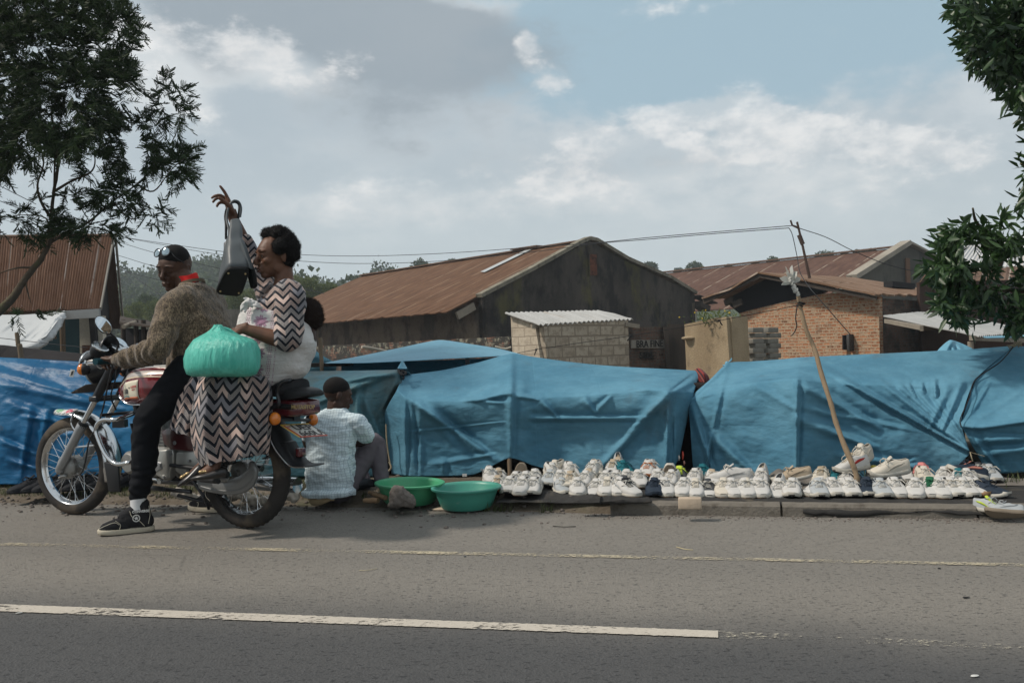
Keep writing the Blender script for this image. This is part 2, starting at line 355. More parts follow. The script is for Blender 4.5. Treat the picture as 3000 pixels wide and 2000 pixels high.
def mat_brick(name, c1, c2, mortar, bw=.21, rh=.088, msize=.013, stain=None, sth=.5, off=.5):
    m, t = newmat(name); uv = t.node('ShaderNodeTexCoord').outputs['UV']; nz_ = t.node('ShaderNodeTexNoise'); t.put(nz_.inputs['Vector'], uv); nz_.inputs['Scale'].default_value = 3.5; nz_.inputs['Detail'].default_value = 4
    w_ = t.vm('ADD', uv, t.vm('MULTIPLY', t.vm('SUBTRACT', nz_.outputs[1], (.5,.5,.5)), (.05,.035,0)))
    b = t.node('ShaderNodeTexBrick', offset=off); t.put(b.inputs['Vector'], w_); b.inputs['Color1'].default_value = (0,0,0,1); b.inputs['Color2'].default_value = (1,1,1,1); b.inputs['Mortar'].default_value = (.5,.5,.5,1)
    b.inputs['Scale'].default_value = 1; b.inputs['Mortar Size'].default_value = msize; b.inputs['Mortar Smooth'].default_value = .35; b.inputs['Brick Width'].default_value = bw; b.inputs['Row Height'].default_value = rh; b.inputs['Bias'].default_value = 0
    n = t.noise(uv, 14, 5, .65); n2 = t.noise(uv, 1.2, 5, .6)
    c = t.mix(b.outputs[0], c1, c2); dk = t.smooth(b.outputs[0], .9, .98); c = t.mix(t.m('MULTIPLY', dk, .8), c, tuple(.35*q for q in c1))
    mf = t.m('MAXIMUM', b.outputs[1], t.m('MULTIPLY', t.smooth(t.noise(uv, 7, 6, .7), .48, .58), .85)); c = t.mix(mf, c, mortar)
    k = t.m('ADD', .65, t.m('MULTIPLY', n, .7)); c = t.mix(1.0, c, t.comb(k,k,k), 'MULTIPLY')
    if stain: c = t.mix(t.m('MULTIPLY', t.smooth(n2, sth, sth+.2), .8), c, stain)
    t.put(t.b.inputs['Base Color'], c); t.b.inputs['Roughness'].default_value = .92; t.b.inputs['Specular IOR Level'].default_value = .2
    bump(t, t.m('ADD', t.m('MULTIPLY', b.outputs[1], -1), t.m('MULTIPLY', n, .6)), .7, .015); return m
def mat_plaster(name, c1, c2, stain, sth=.5, moss=None, scale=1.0):
    m, t = newmat(name); o = t.obj; so = t.vm('MULTIPLY', o, (scale,scale,scale*.55)); n = t.noise(so, .55, 6, .6); n2 = t.noise(t.vm('ADD', so, (4,4,4)), 1.3, 6, .65); f = t.noise(o, 12*scale, 5, .65)
    c = t.mix(t.smooth(n, .35, .65), c1, c2); c = t.mix(t.m('MULTIPLY', t.smooth(n2, sth, sth+.16), .85), c, stain)
    if moss: c = t.mix(t.m('MULTIPLY', t.smooth(t.noise(t.vm('ADD', so, (14,1,7)), .8, 5, .6), .56, .68), .8), c, moss)
    k = t.m('ADD', .72, t.m('MULTIPLY', f, .56)); c = t.mix(1.0, c, t.comb(k,k,k), 'MULTIPLY')
    t.put(t.b.inputs['Base Color'], c); t.b.inputs['Roughness'].default_value = .93; t.b.inputs['Specular IOR Level'].default_value = .2; bump(t, f, .4, .02*scale); return m
def mat_roof(name, c1=(.16,.085,.058), c2=(.235,.135,.098), wear=(.30,.25,.21), lap=.95, streak=.5, metal=0.0):
    """uv: x along ridge in metres, y down the slope"""
    m, t = newmat(name); uv = t.node('ShaderNodeTexCoord').outputs['UV']; x,y,z = t.sep(uv)
    n = t.noise(t.vm('MULTIPLY', uv, (1,.25,1)), 3.2, 6, .65); f = t.noise(t.vm('MULTIPLY', uv, (6,.5,1)), 5, 5, .7); c = t.mix(t.smooth(n, .3, .7), c1, c2); c = t.mix(t.m('MULTIPLY', t.smooth(f, .5, .75), streak), c, tuple(.5*q for q in c1))
    fx = t.m('FRACT', t.m('DIVIDE', x, lap)); edge = t.m('SUBTRACT', 1.0, t.smooth(t.m('ABSOLUTE', t.m('SUBTRACT', fx, .5)), 0.0, .035))
    wn = t.noise(t.vm('MULTIPLY', uv, (.7,.35,1)), 2.3, 4, .6); c = t.mix(t.m('MULTIPLY', edge, t.smooth(wn, .40, .56)), c, wear)
    sp = t.smooth(t.noise(uv, 16, 2, .5), .755, .78); c = t.mix(sp, c, (.55,.53,.48))
    k = t.m('ADD', .75, t.m('MULTIPLY', t.noise(uv, 30, 4, .7), .5)); c = t.mix(1.0, c, t.comb(k,k,k), 'MULTIPLY')
    t.put(t.b.inputs['Base Color'], c); t.b.inputs['Roughness'].default_value = .85; t.b.inputs['Specular IOR Level'].default_value = .12; t.b.inputs['Metallic'].default_value = metal
    rib = t.m('SINE', t.m('MULTIPLY', x, 2*math.pi/.076*.5)); bump(t, t.m('ADD', t.m('MULTIPLY', rib, .3), t.m('MULTIPLY', f, .3)), .35, .02); return m
def mat_leaf(name, c1, c2, rough=.5, trans=.25, spec=.4, vs=1.2):
    m, t = newmat(name); g = t.node('ShaderNodeNewGeometry'); rnd = g.outputs['Random Per Island']; n = t.noise(t.obj, vs, 3)
    c = t.mix(t.m('ADD', t.m('MULTIPLY', rnd, .6), t.m('MULTIPLY', t.m('SUBTRACT', n, .3), .8), clamp=True), c1, c2); t.put(t.b.inputs['Base Color'], c)
    t.b.inputs['Roughness'].default_value = rough; t.b.inputs['Specular IOR Level'].default_value = spec
    tr = t.node('ShaderNodeBsdfTranslucent'); t.put(tr.inputs[0], c); mx = t.node('ShaderNodeMixShader'); mx.inputs[0].default_value = trans
    t.l.new(t.b.outputs[0], mx.inputs[1]); t.l.new(tr.outputs[0], mx.inputs[2]); t.l.new(mx.outputs[0], [q for q in t.n if q.type == 'OUTPUT_MATERIAL'][0].inputs[0]); return m
WOOD = M('weathered_wood', (.17,.125,.085), .85, var=.35, vs=9, bmp=.5, bs=30, stretch=(1,1,.15), dirt=(.05,.04,.03), dth=.5)
WOODG = M('grey_wood', (.17,.155,.135), .88, var=.3, vs=9, bmp=.5, bs=30, stretch=(1,1,.2), dirt=(.06,.055,.05), dth=.5)
BARK = M('bark', (.085,.068,.05), .92, var=.35, vs=20, bmp=.8, bs=45, bd=.01, dirt=(.10,.11,.05), ds=6, dth=.55)
STONE = M('rock', (.15,.13,.115), .92, var=.35, vs=30, bmp=.9, bs=70, bd=.008, dirt=(.07,.06,.05), ds=12, dth=.5)
CONC = M('kerb_concrete', (.15,.135,.115), .92, var=.3, vs=14, bmp=.8, bs=55, bd=.008, dirt=(.06,.05,.04), ds=9, dth=.52)
PALE = M('pale_brick', (.42,.34,.26), .9, var=.2, vs=30, bmp=.6, bs=60)
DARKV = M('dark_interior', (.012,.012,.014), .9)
ROPE = M('black_cord', (.018,.018,.02), .8); WIRE = M('cable_rubber', (.03,.032,.036), .7)
ROPET = M('sisal_rope', (.30,.25,.17), .9)
# ================================================================== road, verge
E0 = G(1400,1500); E1 = G(3000,1521); RD = (E1-E0).normalized(); NV = Vector((-RD.y, RD.x, 0))
def EP(s, u, z=0.0): q = E0 + RD*s + NV*u; return Vector((q.x,q.y,z))
def SU(p): d = Vector(p)-E0; return d.dot(RD), d.dot(NV)
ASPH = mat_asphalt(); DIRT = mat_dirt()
mb = MB(); S = [-60+ i*4 for i in range(31)]; U = [-14,-6,-3,-1,0.0,.45]
for i in range(len(S)-1):
    for j in range(len(U)-1): mb.add([EP(S[i],U[j]),EP(S[i+1],U[j]),EP(S[i+1],U[j+1]),EP(S[i],U[j+1])], [(0,1,2,3)])
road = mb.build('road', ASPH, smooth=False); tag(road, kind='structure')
def strip(name, a, b, c, d, mat, n=30):
    mb = MB(); A,B,C_,D_ = [G(*q, .004) for q in (a,b,c,d)]
    for i in range(n):
        t0, t1 = i/n, (i+1)/n; j0 = .007*noise.noise(Vector((i*.73,1,0))); j1 = .007*noise.noise(Vector((i*.73+.73,1,0)))
        mb.add([A.lerp(B,t0)+NV*j0, A.lerp(B,t1)+NV*j1, D_.lerp(C_,t1)-NV*j1, D_.lerp(C_,t0)-NV*j0], [(0,1,2,3)])
    return tag(mb.build(name, mat, smooth=False), kind='structure')
strip('road_marking', (-300,1757),(2104,1846),(2104,1866),(-300,1778), mat_paint('line_paint', (.50,.45,.38), .60, 40), 220)
strip('road_marking', (2104,1846),(3300,1897),(3300,1912),(2104,1866), mat_paint('worn_paint', (.46,.42,.33), .40, 60))
strip('road_marking', (-300,1582),(3300,1655),(3300,1663),(-300,1590), mat_paint('faded_yellow_paint', (.46,.40,.28), .465, 75))
KS = SU(G(1790,1500))[0]       # the kerb shows from here on
def vz(s, u):
    n = noise.noise(Vector((s*2.2,u*2.2,0)))*.5 + noise.noise(Vector((s*9,u*9,3)))*.25 + noise.noise(Vector((s*30,u*30,5)))*.12
    k = min(1, max(0, (s-(KS-1.1))/1.0)); w_ = .55*(1-k)+.10*k
    r = min(1, max(0, (u+.02)/w_)); r = r*r*(3-2*r); back = min(1,max(0,(u-1.2)/1.5))
    return -.012 + (.082 if k < 1 else .078)*r + n*.018*(1-.6*k)*min(1,r*2+.35) + .03*back
mb = MB(); ns, nu = 520, 80; s0, s1 = SU(G(-250,1480))[0], SU(G(3400,1520))[0]
for i in range(ns+1):
    s = s0+(s1-s0)*i/ns
    for j in range(nu+1):
        u = -.06 + 3.2*(j/nu)**1.35; p = EP(s,u, vz(s,u)); mb.v.append(tuple(p)); mb.uv.append((0,0))
for i in range(ns):
    for j in range(nu): a = i*(nu+1)+j; mb.f.append((a,a+nu+1,a+nu+2,a+1)); mb.mi.append(0)
tag(mb.build('verge', DIRT, angle=180), kind='structure')
mb = MB(); mb.add([EP(-900,3.1,.055),EP(900,3.1,.055),EP(900,1300,.055),EP(-900,1300,.055)], [(0,1,2,3)]); mb.add([EP(-900,-.05,-.02),EP(900,-.05,-.02),EP(900,3.2,-.02),EP(-900,3.2,-.02)], [(0,1,2,3)])
mb.add([EP(-900,-900,-.02),EP(900,-900,-.02),EP(900,-.05,-.02),EP(-900,-.05,-.02)], [(0,1,2,3)])
mb.add([EP(-900,.4,.05),EP(s0+.01,.4,.05),EP(s0+.01,3.2,.05),EP(-900,3.2,.05)], [(0,1,2,3)]); mb.add([EP(s1-.01,.4,.05),EP(900,.4,.05),EP(900,3.2,.05),EP(s1-.01,3.2,.05)], [(0,1,2,3)])
tag(mb.build('ground', DIRT, smooth=False), kind='structure')
# kerb blocks
mb = MB(); s = KS
while s < s1:
    L = .92+random.uniform(-.05,.05); dz = random.uniform(-.006,.006); n = 14
    rings = []
    for i in range(n+1):
        q = s+.006+(L-.012)*i/n; f = noise.noise(Vector((q*7,2,2)))*.008
        rings.append([EP(q,-.012+f,-.02),EP(q,-.008+f,.055+dz),EP(q,.006+f,.068+dz),EP(q,.09,.072+dz),EP(q,.12,-.02)])
    mb.loft(rings); s += L
tag(mb.build('kerb', CONC, angle=30), kind='structure')
def gz(p): s,u = SU(p); return vz(s,u)
def GZ(px, py, lift=0.0):
    z = .06
    for _ in range(4): p = G(px,py,z); z = gz(p)+lift
    return G(px,py,z)
# loose grit and grass: stuff nobody could count
mb = MB(); rs = random.Random(3)
for _ in range(1500):
    s = rs.uniform(s0,s1); u = rs.gauss(.10,.16) if rs.random() < .8 else rs.uniform(-.5,1.2)
    r = rs.choice([.003,.004,.005,.006,.009,.013])
    if s > KS-.2:
        u = -.012-abs(rs.gauss(0,.06)); r = rs.choice([.002,.003,.003,.004,.007])
    p = EP(s,u, max(0,vz(s,u)) + r*.3); M3 = Matrix.Rotation(rs.uniform(0,6),3,'Z')
    mb.ell(p, (r*rs.uniform(.8,1.5), r*rs.uniform(.7,1.2), r*.7), M3, n=6, m=4)
tag(mb.build('gravel', STONE, smooth=False), kind='stuff')
GRASS = mat_leaf('grass_blade', (.035,.055,.018), (.10,.115,.045), .6, .2)
def grass(name, zones, nblade, hmin, hmax, seed):
    r = random.Random(seed); mb = MB()
    for _ in range(nblade):
        z = r.choice(zones); s = r.uniform(z[0],z[1]); u = r.uniform(z[2],z[3])
        if noise.noise(Vector((s*4,u*5,seed))) < z[4]: continue
        b = EP(s,u,max(0,vz(s,u))-.004); a = r.uniform(0,6.28); h = r.uniform(hmin,hmax)*(1+.6*noise.noise(Vector((s*6,u*6,1)))); lean = Vector((math.cos(a),math.sin(a),0))*h*r.uniform(.15,.8); w_ = Vector((-math.sin(a),math.cos(a),0))*.0022
        mb.add([b-w_, b+w_, b+lean*.45+Vector((0,0,h*.6))+w_*.7, b+lean*.45+Vector((0,0,h*.6))-w_*.7, b+lean+Vector((0,0,h*.85))], [(0,1,2,3),(3,2,4)])
    return tag(mb.build(name, GRASS, angle=180, fixn=False), kind='stuff')
def sof(px): return SU(G(px,1470))[0]
grass('grass', [(sof(-200),sof(1080),.22,.55,-.15),(sof(-200),sof(860),.25,.8,-.2),(sof(1080),sof(1500),.35,.6,.05)], 13000, .015, .05, 2)
grass('grass', [(sof(1900),sof(3100),.70,.84,.10),(sof(1420),sof(1650),-.0,.15,.1),(sof(2850),sof(3200),.5,.8,0)], 1500, .03, .10, 5)
# ================================================================== leaves and far things
def leafmesh(name, cen, dirs, ln, wd, mat, parent=None, fold=.25, rs=None, shape='leaf'):
    """many small separate leaf blades; cen (N,3), dirs (N,3) unit growth directions"""
    rs = rs or np.random.RandomState(1); N = len(cen); up = rs.normal(size=(N,3)); side = np.cross(dirs, up); side /= np.linalg.norm(side,axis=1)[:,None]+1e-9; nor = np.cross(side, dirs)
    ln = ln*(.7+.6*rs.rand(N))[:,None]; wd = wd*(.7+.6*rs.rand(N))[:,None]
    if shape == 'leaf':
        pts = [cen, cen+dirs*ln*.35+side*wd*.5+nor*wd*fold, cen+dirs*ln*.35-side*wd*.5+nor*wd*fold, cen+dirs*ln*.45, cen+dirs*ln*.75+side*wd*.33-nor*wd*.1, cen+dirs*ln*.75-side*wd*.33-nor*wd*.1, cen+dirs*ln-nor*wd*.35]
        fc = [(0,1,3),(0,3,2),(1,4,3),(3,5,2),(3,4,6),(3,6,5)]
    else:
        pts = [cen-side*wd*.5, cen+side*wd*.5, cen+dirs*ln+side*wd*.4, cen+dirs*ln-side*wd*.4]; fc = [(0,1,2,3)]
    k = len(pts); v = np.stack(pts,1).reshape(-1,3); f = (np.arange(N)[:,None,None]*k + np.array(fc)[None]).reshape(-1,len(fc[0]))
    me = bpy.data.meshes.new(name); off = np.array(origin(parent)) if parent is not None else v.mean(0)*0
    v = v-off; me.vertices.add(len(v)); me.vertices.foreach_set('co', v.astype(np.float32).ravel()); c = len(fc[0]); me.loops.add(f.size); me.loops.foreach_set('vertex_index', f.astype(np.int32).ravel())
    me.polygons.add(len(f)); me.polygons.foreach_set('loop_start', np.arange(0,f.size,c,dtype=np.int32)); me.update(calc_edges=True); me.materials.append(mat)
    o = bpy.data.objects.new(name, me); COL.objects.link(o); o.parent = parent; return o
def unit(a): return a/(np.linalg.norm(a,axis=1)[:,None]+1e-9)
LEAFA = mat_leaf('far_leaf', (.026,.046,.020), (.085,.115,.042), .7, .2, .2, .15)
LEAFB = mat_leaf('olive_leaf', (.055,.085,.028), (.17,.19,.065), .7, .25, .2, .25)  # olive to yellowish green foliage, paler than the far leaves
HORX = lambda px: 1025-.033*(px-1500)
def hillz(x, Y):
    """height of the far ground at world x, distance Y"""
    px = 1500+2625*x/max(Y,1)
    sk = np.interp(px, [-600,0,300,380,500,620,700,820,900,1000,1100,1300,1500,1800,2000,2150,2300,2500,2700,3000,3600],[910,910,890,888,872,848,862,890,905,905,890,870,860,880,885,880,865,845,855,870,880])
    H = (HORX(px)-sk)*300/2625+CAMH
    f = min(1,max(0,(Y-110)/190)); f = f*f*(3-2*f); g = 1-.5*min(1,max(0,(Y-310)/250))
    return .05 + H*f*g + 1.2*noise.noise(Vector((x*.03,Y*.03,0)))*f
HILLM = M('hillside', (.045,.06,.028), .95, var=.4, vs=.2, dirt=(.10,.105,.05), ds=.05, dth=.5, spec=.1)
mb = MB(); xs = np.linspace(-330,330,67); ys = np.linspace(110,560,46)
for y in ys:
    for x in xs: mb.v.append((x*y/300,y,hillz(x*y/300,y)-.3)); mb.uv.append((0,0))
for j in range(len(ys)-1):
    for i in range(len(xs)-1): a = j*len(xs)+i; mb.f.append((a,a+1,a+1+len(xs),a+len(xs))); mb.mi.append(0)
tag(mb.build('hills', HILLM, angle=180), kind='structure')
def crownpts(c, r, n, rs, shell=.55, lumps=7):
    c = np.array(c,float); r = np.array(r,float); L = unit(rs.normal(size=(lumps,3)))*.55; L[:,2] = np.abs(L[:,2])*.9-.15; idx = rs.randint(0,lumps,n); d = unit(rs.normal(size=(n,3))); rad = (shell+(1-shell)*rs.rand(n))[:,None]
    return c + (L[idx] + d*rad*.52)*r, unit(d+np.array([0,0,.3])+.5*rs.normal(size=(n,3)))
rs_ = np.random.RandomState(5)
cs, ds = [], []
for _ in range(1150):
    px = rs_.uniform(-100,1180); Y = rs_.uniform(135,310); x = (px-1500)/2625*Y; z = hillz(x,Y); 
    h = rs_.uniform(5,9)*(1 if rs_.rand() < .8 else 1.4); con = rs_.rand() < .25
    a,b = crownpts((x,Y,z+h*.5), (h*.22,h*.22,h*.75) if con else (h*.55,h*.55,h*.5), 170, rs_); cs.append(a); ds.append(b)
tag(leafmesh('forest', np.concatenate(cs), np.concatenate(ds), .70, .62, LEAFA, shape='q', rs=rs_), kind='stuff')
def fartree(px, py_top, py_bot, Y, label, group, wide=1.0, mat=None, n=900, con=False, leaf=.07):
    top = P(px,py_top,Y); bot = P(px,py_bot,Y); h = top.z-bot.z; g = hillz(bot.x,Y) if Y > 110 else .05; base = Vector((bot.x,Y,min(g,bot.z-.5)))
    e = empty('tree', base, label, 'tree', group); mb = MB(); mb.tube([base, Vector((bot.x,Y,bot.z+h*.35)), Vector((bot.x+h*.03,Y,bot.z+h*.8))], [h*.05,h*.035,h*.01], 7); mb.build('trunk', BARK, e)
    rs = np.random.RandomState(int(px)); w_ = h*.5*wide
    a,b = crownpts((bot.x,Y,bot.z+h*.5), (w_,w_,h*.56), n, rs, lumps=9)
    leafmesh('crown', a, b, h*leaf*1.3, h*leaf, mat or LEAFA, e, shape='q', rs=rs); return e
for (px,t_,b_,w_,lab) in [(1144,783,812,1.0,'dark leafy tree cluster just left of the biggest skyline tree behind the long rusty roof'),(1232,756,800,1.15,'biggest dark tree on the skyline behind the long rusty roof'),(1324,755,778,1.0,'small dark tree on the skyline right of the biggest one behind the long rusty roof'),
        (1090,802,830,.8,'small tree peeping over the far left end of the long rusty roof ridge'),(1048,803,838,1.1,'tree beside the far left end of the long rusty roof'),
        (1906,765,800,1.0,'tall rounded tree showing beyond the right slope of the big dark gable'),(1988,782,808,1.1,'spiky dark tree left of a rounder one between the two warehouses'),(2036,765,806,1.1,'round dark tree between the two warehouses'),
        (2135,773,800,1.3,'low round tree on the skyline above the left end of the second rusty roof'),(2262,749,785,1.1,'bushy tree above the second rusty roof, left of the power mast'),(2215,766,788,1.2,'small tree above the second rusty roof, next left of the bushy one'),
        (2420,733,768,1.9,'wide dark tree behind the second rusty roof, right of the power mast'),(2475,737,768,1.2,'tree on the right end of the wide clump behind the second rusty roof'),(2515,730,760,1.2,'small tree near the peak of the second warehouse'),(2548,727,757,1.4,'small tree just left of the second warehouse peak')]:
    fartree(px, t_, b_+6, 190, lab, 'trees on the skyline behind the roofs', w_, n=700, leaf=.08)
for (px,t_,b_,Y,w_,lab) in [(905,806,905,75,1.1,'large pale green tree in front of the hill, above the woman shoulder'),(960,822,905,80,1.0,'pale green tree beside the large one, at the left end of the rusty roof'),(855,800,905,85,1.0,'mid green tree partly behind the woman with short black hair'),(480,868,960,70,1.3,'yellowish bushy tree behind the man in the brown sweater, nearest the hill'),
        (400,880,950,72,1.2,'olive bushy tree at the hill foot beside the dark gable of the left house'),(700,845,925,75,1.2,'green tree showing under the hanging grey handbag'),(760,835,925,90,1.2,'green tree between the handbag and the woman'),(430,858,930,95,1.1,'dark tree standing behind the olive bushes on the hill foot'),(365,905,965,60,1.3,'low yellow green bush by the wooden shed on the left'),(640,860,930,80,1.2,'green tree right behind the shoulder of the man in the brown sweater')]:
    fartree(px, t_, b_, Y, lab, 'trees at the foot of the hill', w_, LEAFB if px != 430 else LEAFA, n=4200, leaf=.032)
# ================================================================== tarpaulin covered stalls
TB = mat_tarp('blue_tarp', (.080,.218,.315), (.120,.288,.395), .78, .12, wr=.28)
TA = mat_tarp('bright_blue_tarp', (.008,.105,.245), (.014,.145,.31), .45, .3, (.04,.15,.28), .6, .24, (.04,.20,.36))
TC = mat_tarp('dirty_teal_tarp', (.065,.175,.225), (.11,.245,.29), .6, .3, (.13,.14,.12), .46, .45, (.20,.27,.27))
TD = mat_tarp('pale_blue_tarp', (.13,.34,.46), (.17,.40,.53), .5, .4, (.12,.27,.34), .62, .2, (.22,.42,.52))
def Yf(px): return float(np.interp(px, [-400,0,1150,1500,2000,2300,3000,3500], [6.45,6.35,6.05,5.95,5.65,5.5,5.15,4.9]))
def spl(a, t):
    """catmull through rows of a (n,k) at parameter t in 0..n-1"""
    n = len(a); i = int(min(max(math.floor(t),0),n-2)); f = t-i; p1,p2 = a[i],a[i+1]; p0 = a[i-1] if i>0 else 2*p1-p2; p3 = a[i+2] if i+2<n else 2*p2-p1
    return .5*((2*p1)+(p2-p0)*f+(2*p0-5*p1+4*p2-p3)*f*f+(p3*1-p0-3*p2+3*p1)*f**3)
def tarp(name, rows, creases, mat, label, cat='tarpaulin', group=None, nu=150, nv=90, seed=0, lin=.55, back=True, wr=.010, backz=.25, thick=.003, backd=.9):
    A = np.array(rows,float); nr, nc, _ = A.shape; grid = []; rsd = seed*7.3
    seg = [(np.array(a,float),np.array(b,float),w_,am) for a,b,w_,am in creases]
    for j in range(nv+1):
        t = j/nv*(nr-1); row = []
        lo = int(min(math.floor(t), nr-2)); f = t-lo; cs_ = np.stack([spl(A[:,c,:], t) for c in range(nc)]); ln_ = A[lo]*(1-f)+A[lo+1]*f; cp = cs_*(1-lin)+ln_*lin
        for i in range(nu+1):
            u = i/nu*(nc-1); q = spl(cp, u); iu = int(min(math.floor(u),nc-2)); fu = u-iu; q = q*.6 + (cp[iu]*(1-fu)+cp[iu+1]*fu)*.4
            px,py,Y = q; xy = q[:2]; d = 0
            for a,b,w_,am in seg:
                ab = b-a; L = ab.dot(ab); tt = (xy-a).dot(ab)/L
                if -.15 < tt < 1.15:
                    tc = min(1,max(0,tt)); n_ = xy-a-ab*tc; sd = (n_[0]*ab[1]-n_[1]*ab[0])/math.sqrt(L); dist = math.hypot(*n_); prof = max(0,math.sin(math.pi*min(1,max(0,tt*.92+.04))))**.5
                    w2 = w_*(1.5-tc*.8); d += am*prof*(math.exp(-(dist/w2)**2) - .55*math.exp(-((sd-1.6*w2)/w2/1.3)**2 - max(0,dist-abs(sd))**2/w2**2))
            e = min(1, min(i, nu-i)/4+.2)
            k = noise.noise(Vector((px/55+rsd,py/40,rsd)))*.9 + noise.noise(Vector((px/20,py/14+rsd,2)))*.35 + .22*abs(noise.noise(Vector((px/100,py/60,9+rsd))))*4
            row.append(P(px,py,Y - d + k*wr*e + .012*noise.noise(Vector((px/170,py/90,rsd)))))
        grid.append(row)
    mb = MB(); W_ = nu+1
    if back:
        pre = []
        for k in range(6,0,-1):
            f = k/6; pre.append([Vector((p.x+.37*backd*f, p.y+backd*f, p.z+(backz-p.z)*max(0,(f-.12))/.88*(.6+.4*f)+.008*noise.noise(p*6))) for p in grid[0]])
        grid = pre+grid
    for r in grid: mb.v.extend([tuple(p) for p in r]); mb.uv.extend([(0,0)]*W_)
    for j in range(len(grid)-1):
        for i in range(nu): a = j*W_+i; mb.f.append((a,a+1,a+1+W_,a+W_)); mb.mi.append(0)
    o = mb.build(name, mat, angle=180, base=True, solid=thick); return tag(o, label, cat, group)
def row(pts, dy): return [(x,y,Yf(x)+(dy[i] if isinstance(dy,(list,tuple)) else dy)) for i,(x,y) in enumerate(pts)]
GRP = 'blue tarpaulins over the market stalls'
# middle stall
r0 = row([(1178,1100),(1240,1092),(1300,1084),(1400,1062),(1497,1036),(1560,1045),(1650,1058),(1750,1069),(1850,1076),(1950,1081),(2035,1086),(2050,1094)], [.6,.7,.8,.8,.8,.8,.8,.8,.8,.8,.8,.8])
r1 = row([(1163,1142),(1190,1165),(1240,1173),(1360,1176),(1497,1150),(1560,1166),(1640,1163),(1720,1160),(1800,1152),(1900,1143),(1963,1146),(2032,1150)], [.16,.05,0,0,-.05,0,0,0,0,0,-.02,.30])
r2 = row([(1127,1215),(1185,1262),(1250,1272),(1370,1270),(1495,1262),(1560,1270),(1650,1270),(1750,1270),(1850,1270),(1925,1262),(1955,1250),(2016,1218)], [.22,.05,.05,.05,-.03,.04,.07,.06,.05,.03,.0,.30])
r3 = row([(1148,1388),(1200,1394),(1275,1394),(1390,1389),(1492,1341),(1565,1364),(1640,1382),(1750,1397),(1850,1400),(1925,1398),(1962,1392),(1990,1338)], [.20,.06,.05,.02,-.02,.02,.05,.05,.05,.03,.02,.22])
tarp('stall_tarp', [r0,r1,r2,r3], [((1165,1145),(1420,1320),9,.05),((1185,1165),(1190,1390),5,.03),((1215,1170),(1225,1390),6,-.025),((1497,1040),(1497,1335),8,.045),((1250,1180),(1330,1300),14,.03),((1300,1160),(1470,1180),6,.03),
    ((1497,1150),(1400,1172),5,.035),((1500,1155),(1580,1170),6,.035),((1580,1168),(1640,1228),6,.035),((1710,1168),(1745,1210),7,.035),((1745,1208),(1790,1160),6,.03),((1560,1225),(1900,1222),5,.026),((1560,1238),(1890,1235),5,-.02),((1963,1148),(1760,1370),12,.05),
    ((1963,1148),(1950,1390),6,.045),((1963,1148),(1975,1380),5,-.03),((1963,1148),(1860,1250),9,.03),((1960,1140),(1640,1090),10,.03),((1560,1050),(1900,1130),14,.02),((2040,1092),(1963,1146),6,-.05),((1260,1360),(1450,1330),6,.02),((1330,1270),(1460,1350),9,.03),((1200,1265),(1480,1235),3,.012),((1300,1340),(1300,1390),6,.02)],
    TB, 'blue tarpaulin over the middle stall, its lifted hem showing a short post', group=GRP, nu=210, nv=120, seed=1)
# right stall
r0 = row([(2080,1112),(2132,1064),(2200,1059),(2300,1052),(2345,1047),(2450,1042),(2600,1035),(2750,1028),(2860,1022),(2972,1013)], [.5,.7,.75,.75,.75,.75,.75,.75,.75,.75])
r1 = row([(2020,1170),(2060,1162),(2120,1148),(2220,1122),(2336,1112),(2450,1125),(2600,1130),(2720,1130),(2800,1122),(2856,1112)], [.30,.22,.18,.12,.02,.12,.16,.18,.2,.3])
r2 = row([(2024,1275),(2070,1275),(2140,1275),(2230,1270),(2334,1250),(2450,1262),(2600,1272),(2700,1270),(2770,1252),(2815,1232)], [.24,.16,.12,.06,-.06,.06,.08,.06,.03,.0])
r3 = row([(2032,1390),(2070,1391),(2140,1392),(2230,1390),(2334,1396),(2450,1402),(2600,1402),(2720,1399),(2785,1384),(2842,1328)], [.22,.14,.10,.05,-.08,.05,.08,.07,.03,-.02])
tarp('stall_tarp', [r0,r1,r2,r3], [((2335,1112),(2334,1395),5,.05),((2410,1080),(2842,1324),6,.06),((2420,1095),(2842,1330),7,-.03),((2580,1118),(2842,1322),6,.045),((2640,1135),(2840,1318),6,.05),((2690,1150),(2838,1312),7,.045),((2735,1160),(2835,1300),7,.035),((2660,1125),(2685,1165),4,.035),((2700,1120),(2705,1150),4,.03),((2738,1110),(2742,1165),5,.035),((2335,1118),(2580,1255),10,.05),((2336,1225),(2560,1310),11,.05),
    ((2336,1190),(2700,1265),7,.02),((2450,1330),(2700,1370),10,.025),((2570,1385),(2680,1345),5,.02),((2130,1066),(2022,1172),6,.03),((2130,1068),(2090,1250),7,.02),((2020,1172),(2090,1385),8,.035),((2081,1270),(2068,1390),5,.045),((2081,1272),(2200,1380),12,.04),((2300,1060),(2060,1160),8,.02),((2200,1120),(2330,1200),9,.016),((2820,1120),(2760,1260),7,.025),((2780,1130),(2720,1260),8,.02)],
    TB, 'widest blue tarpaulin, behind the leaning stick, with folds fanning to a corner', group=GRP, nu=230, nv=120, seed=2)
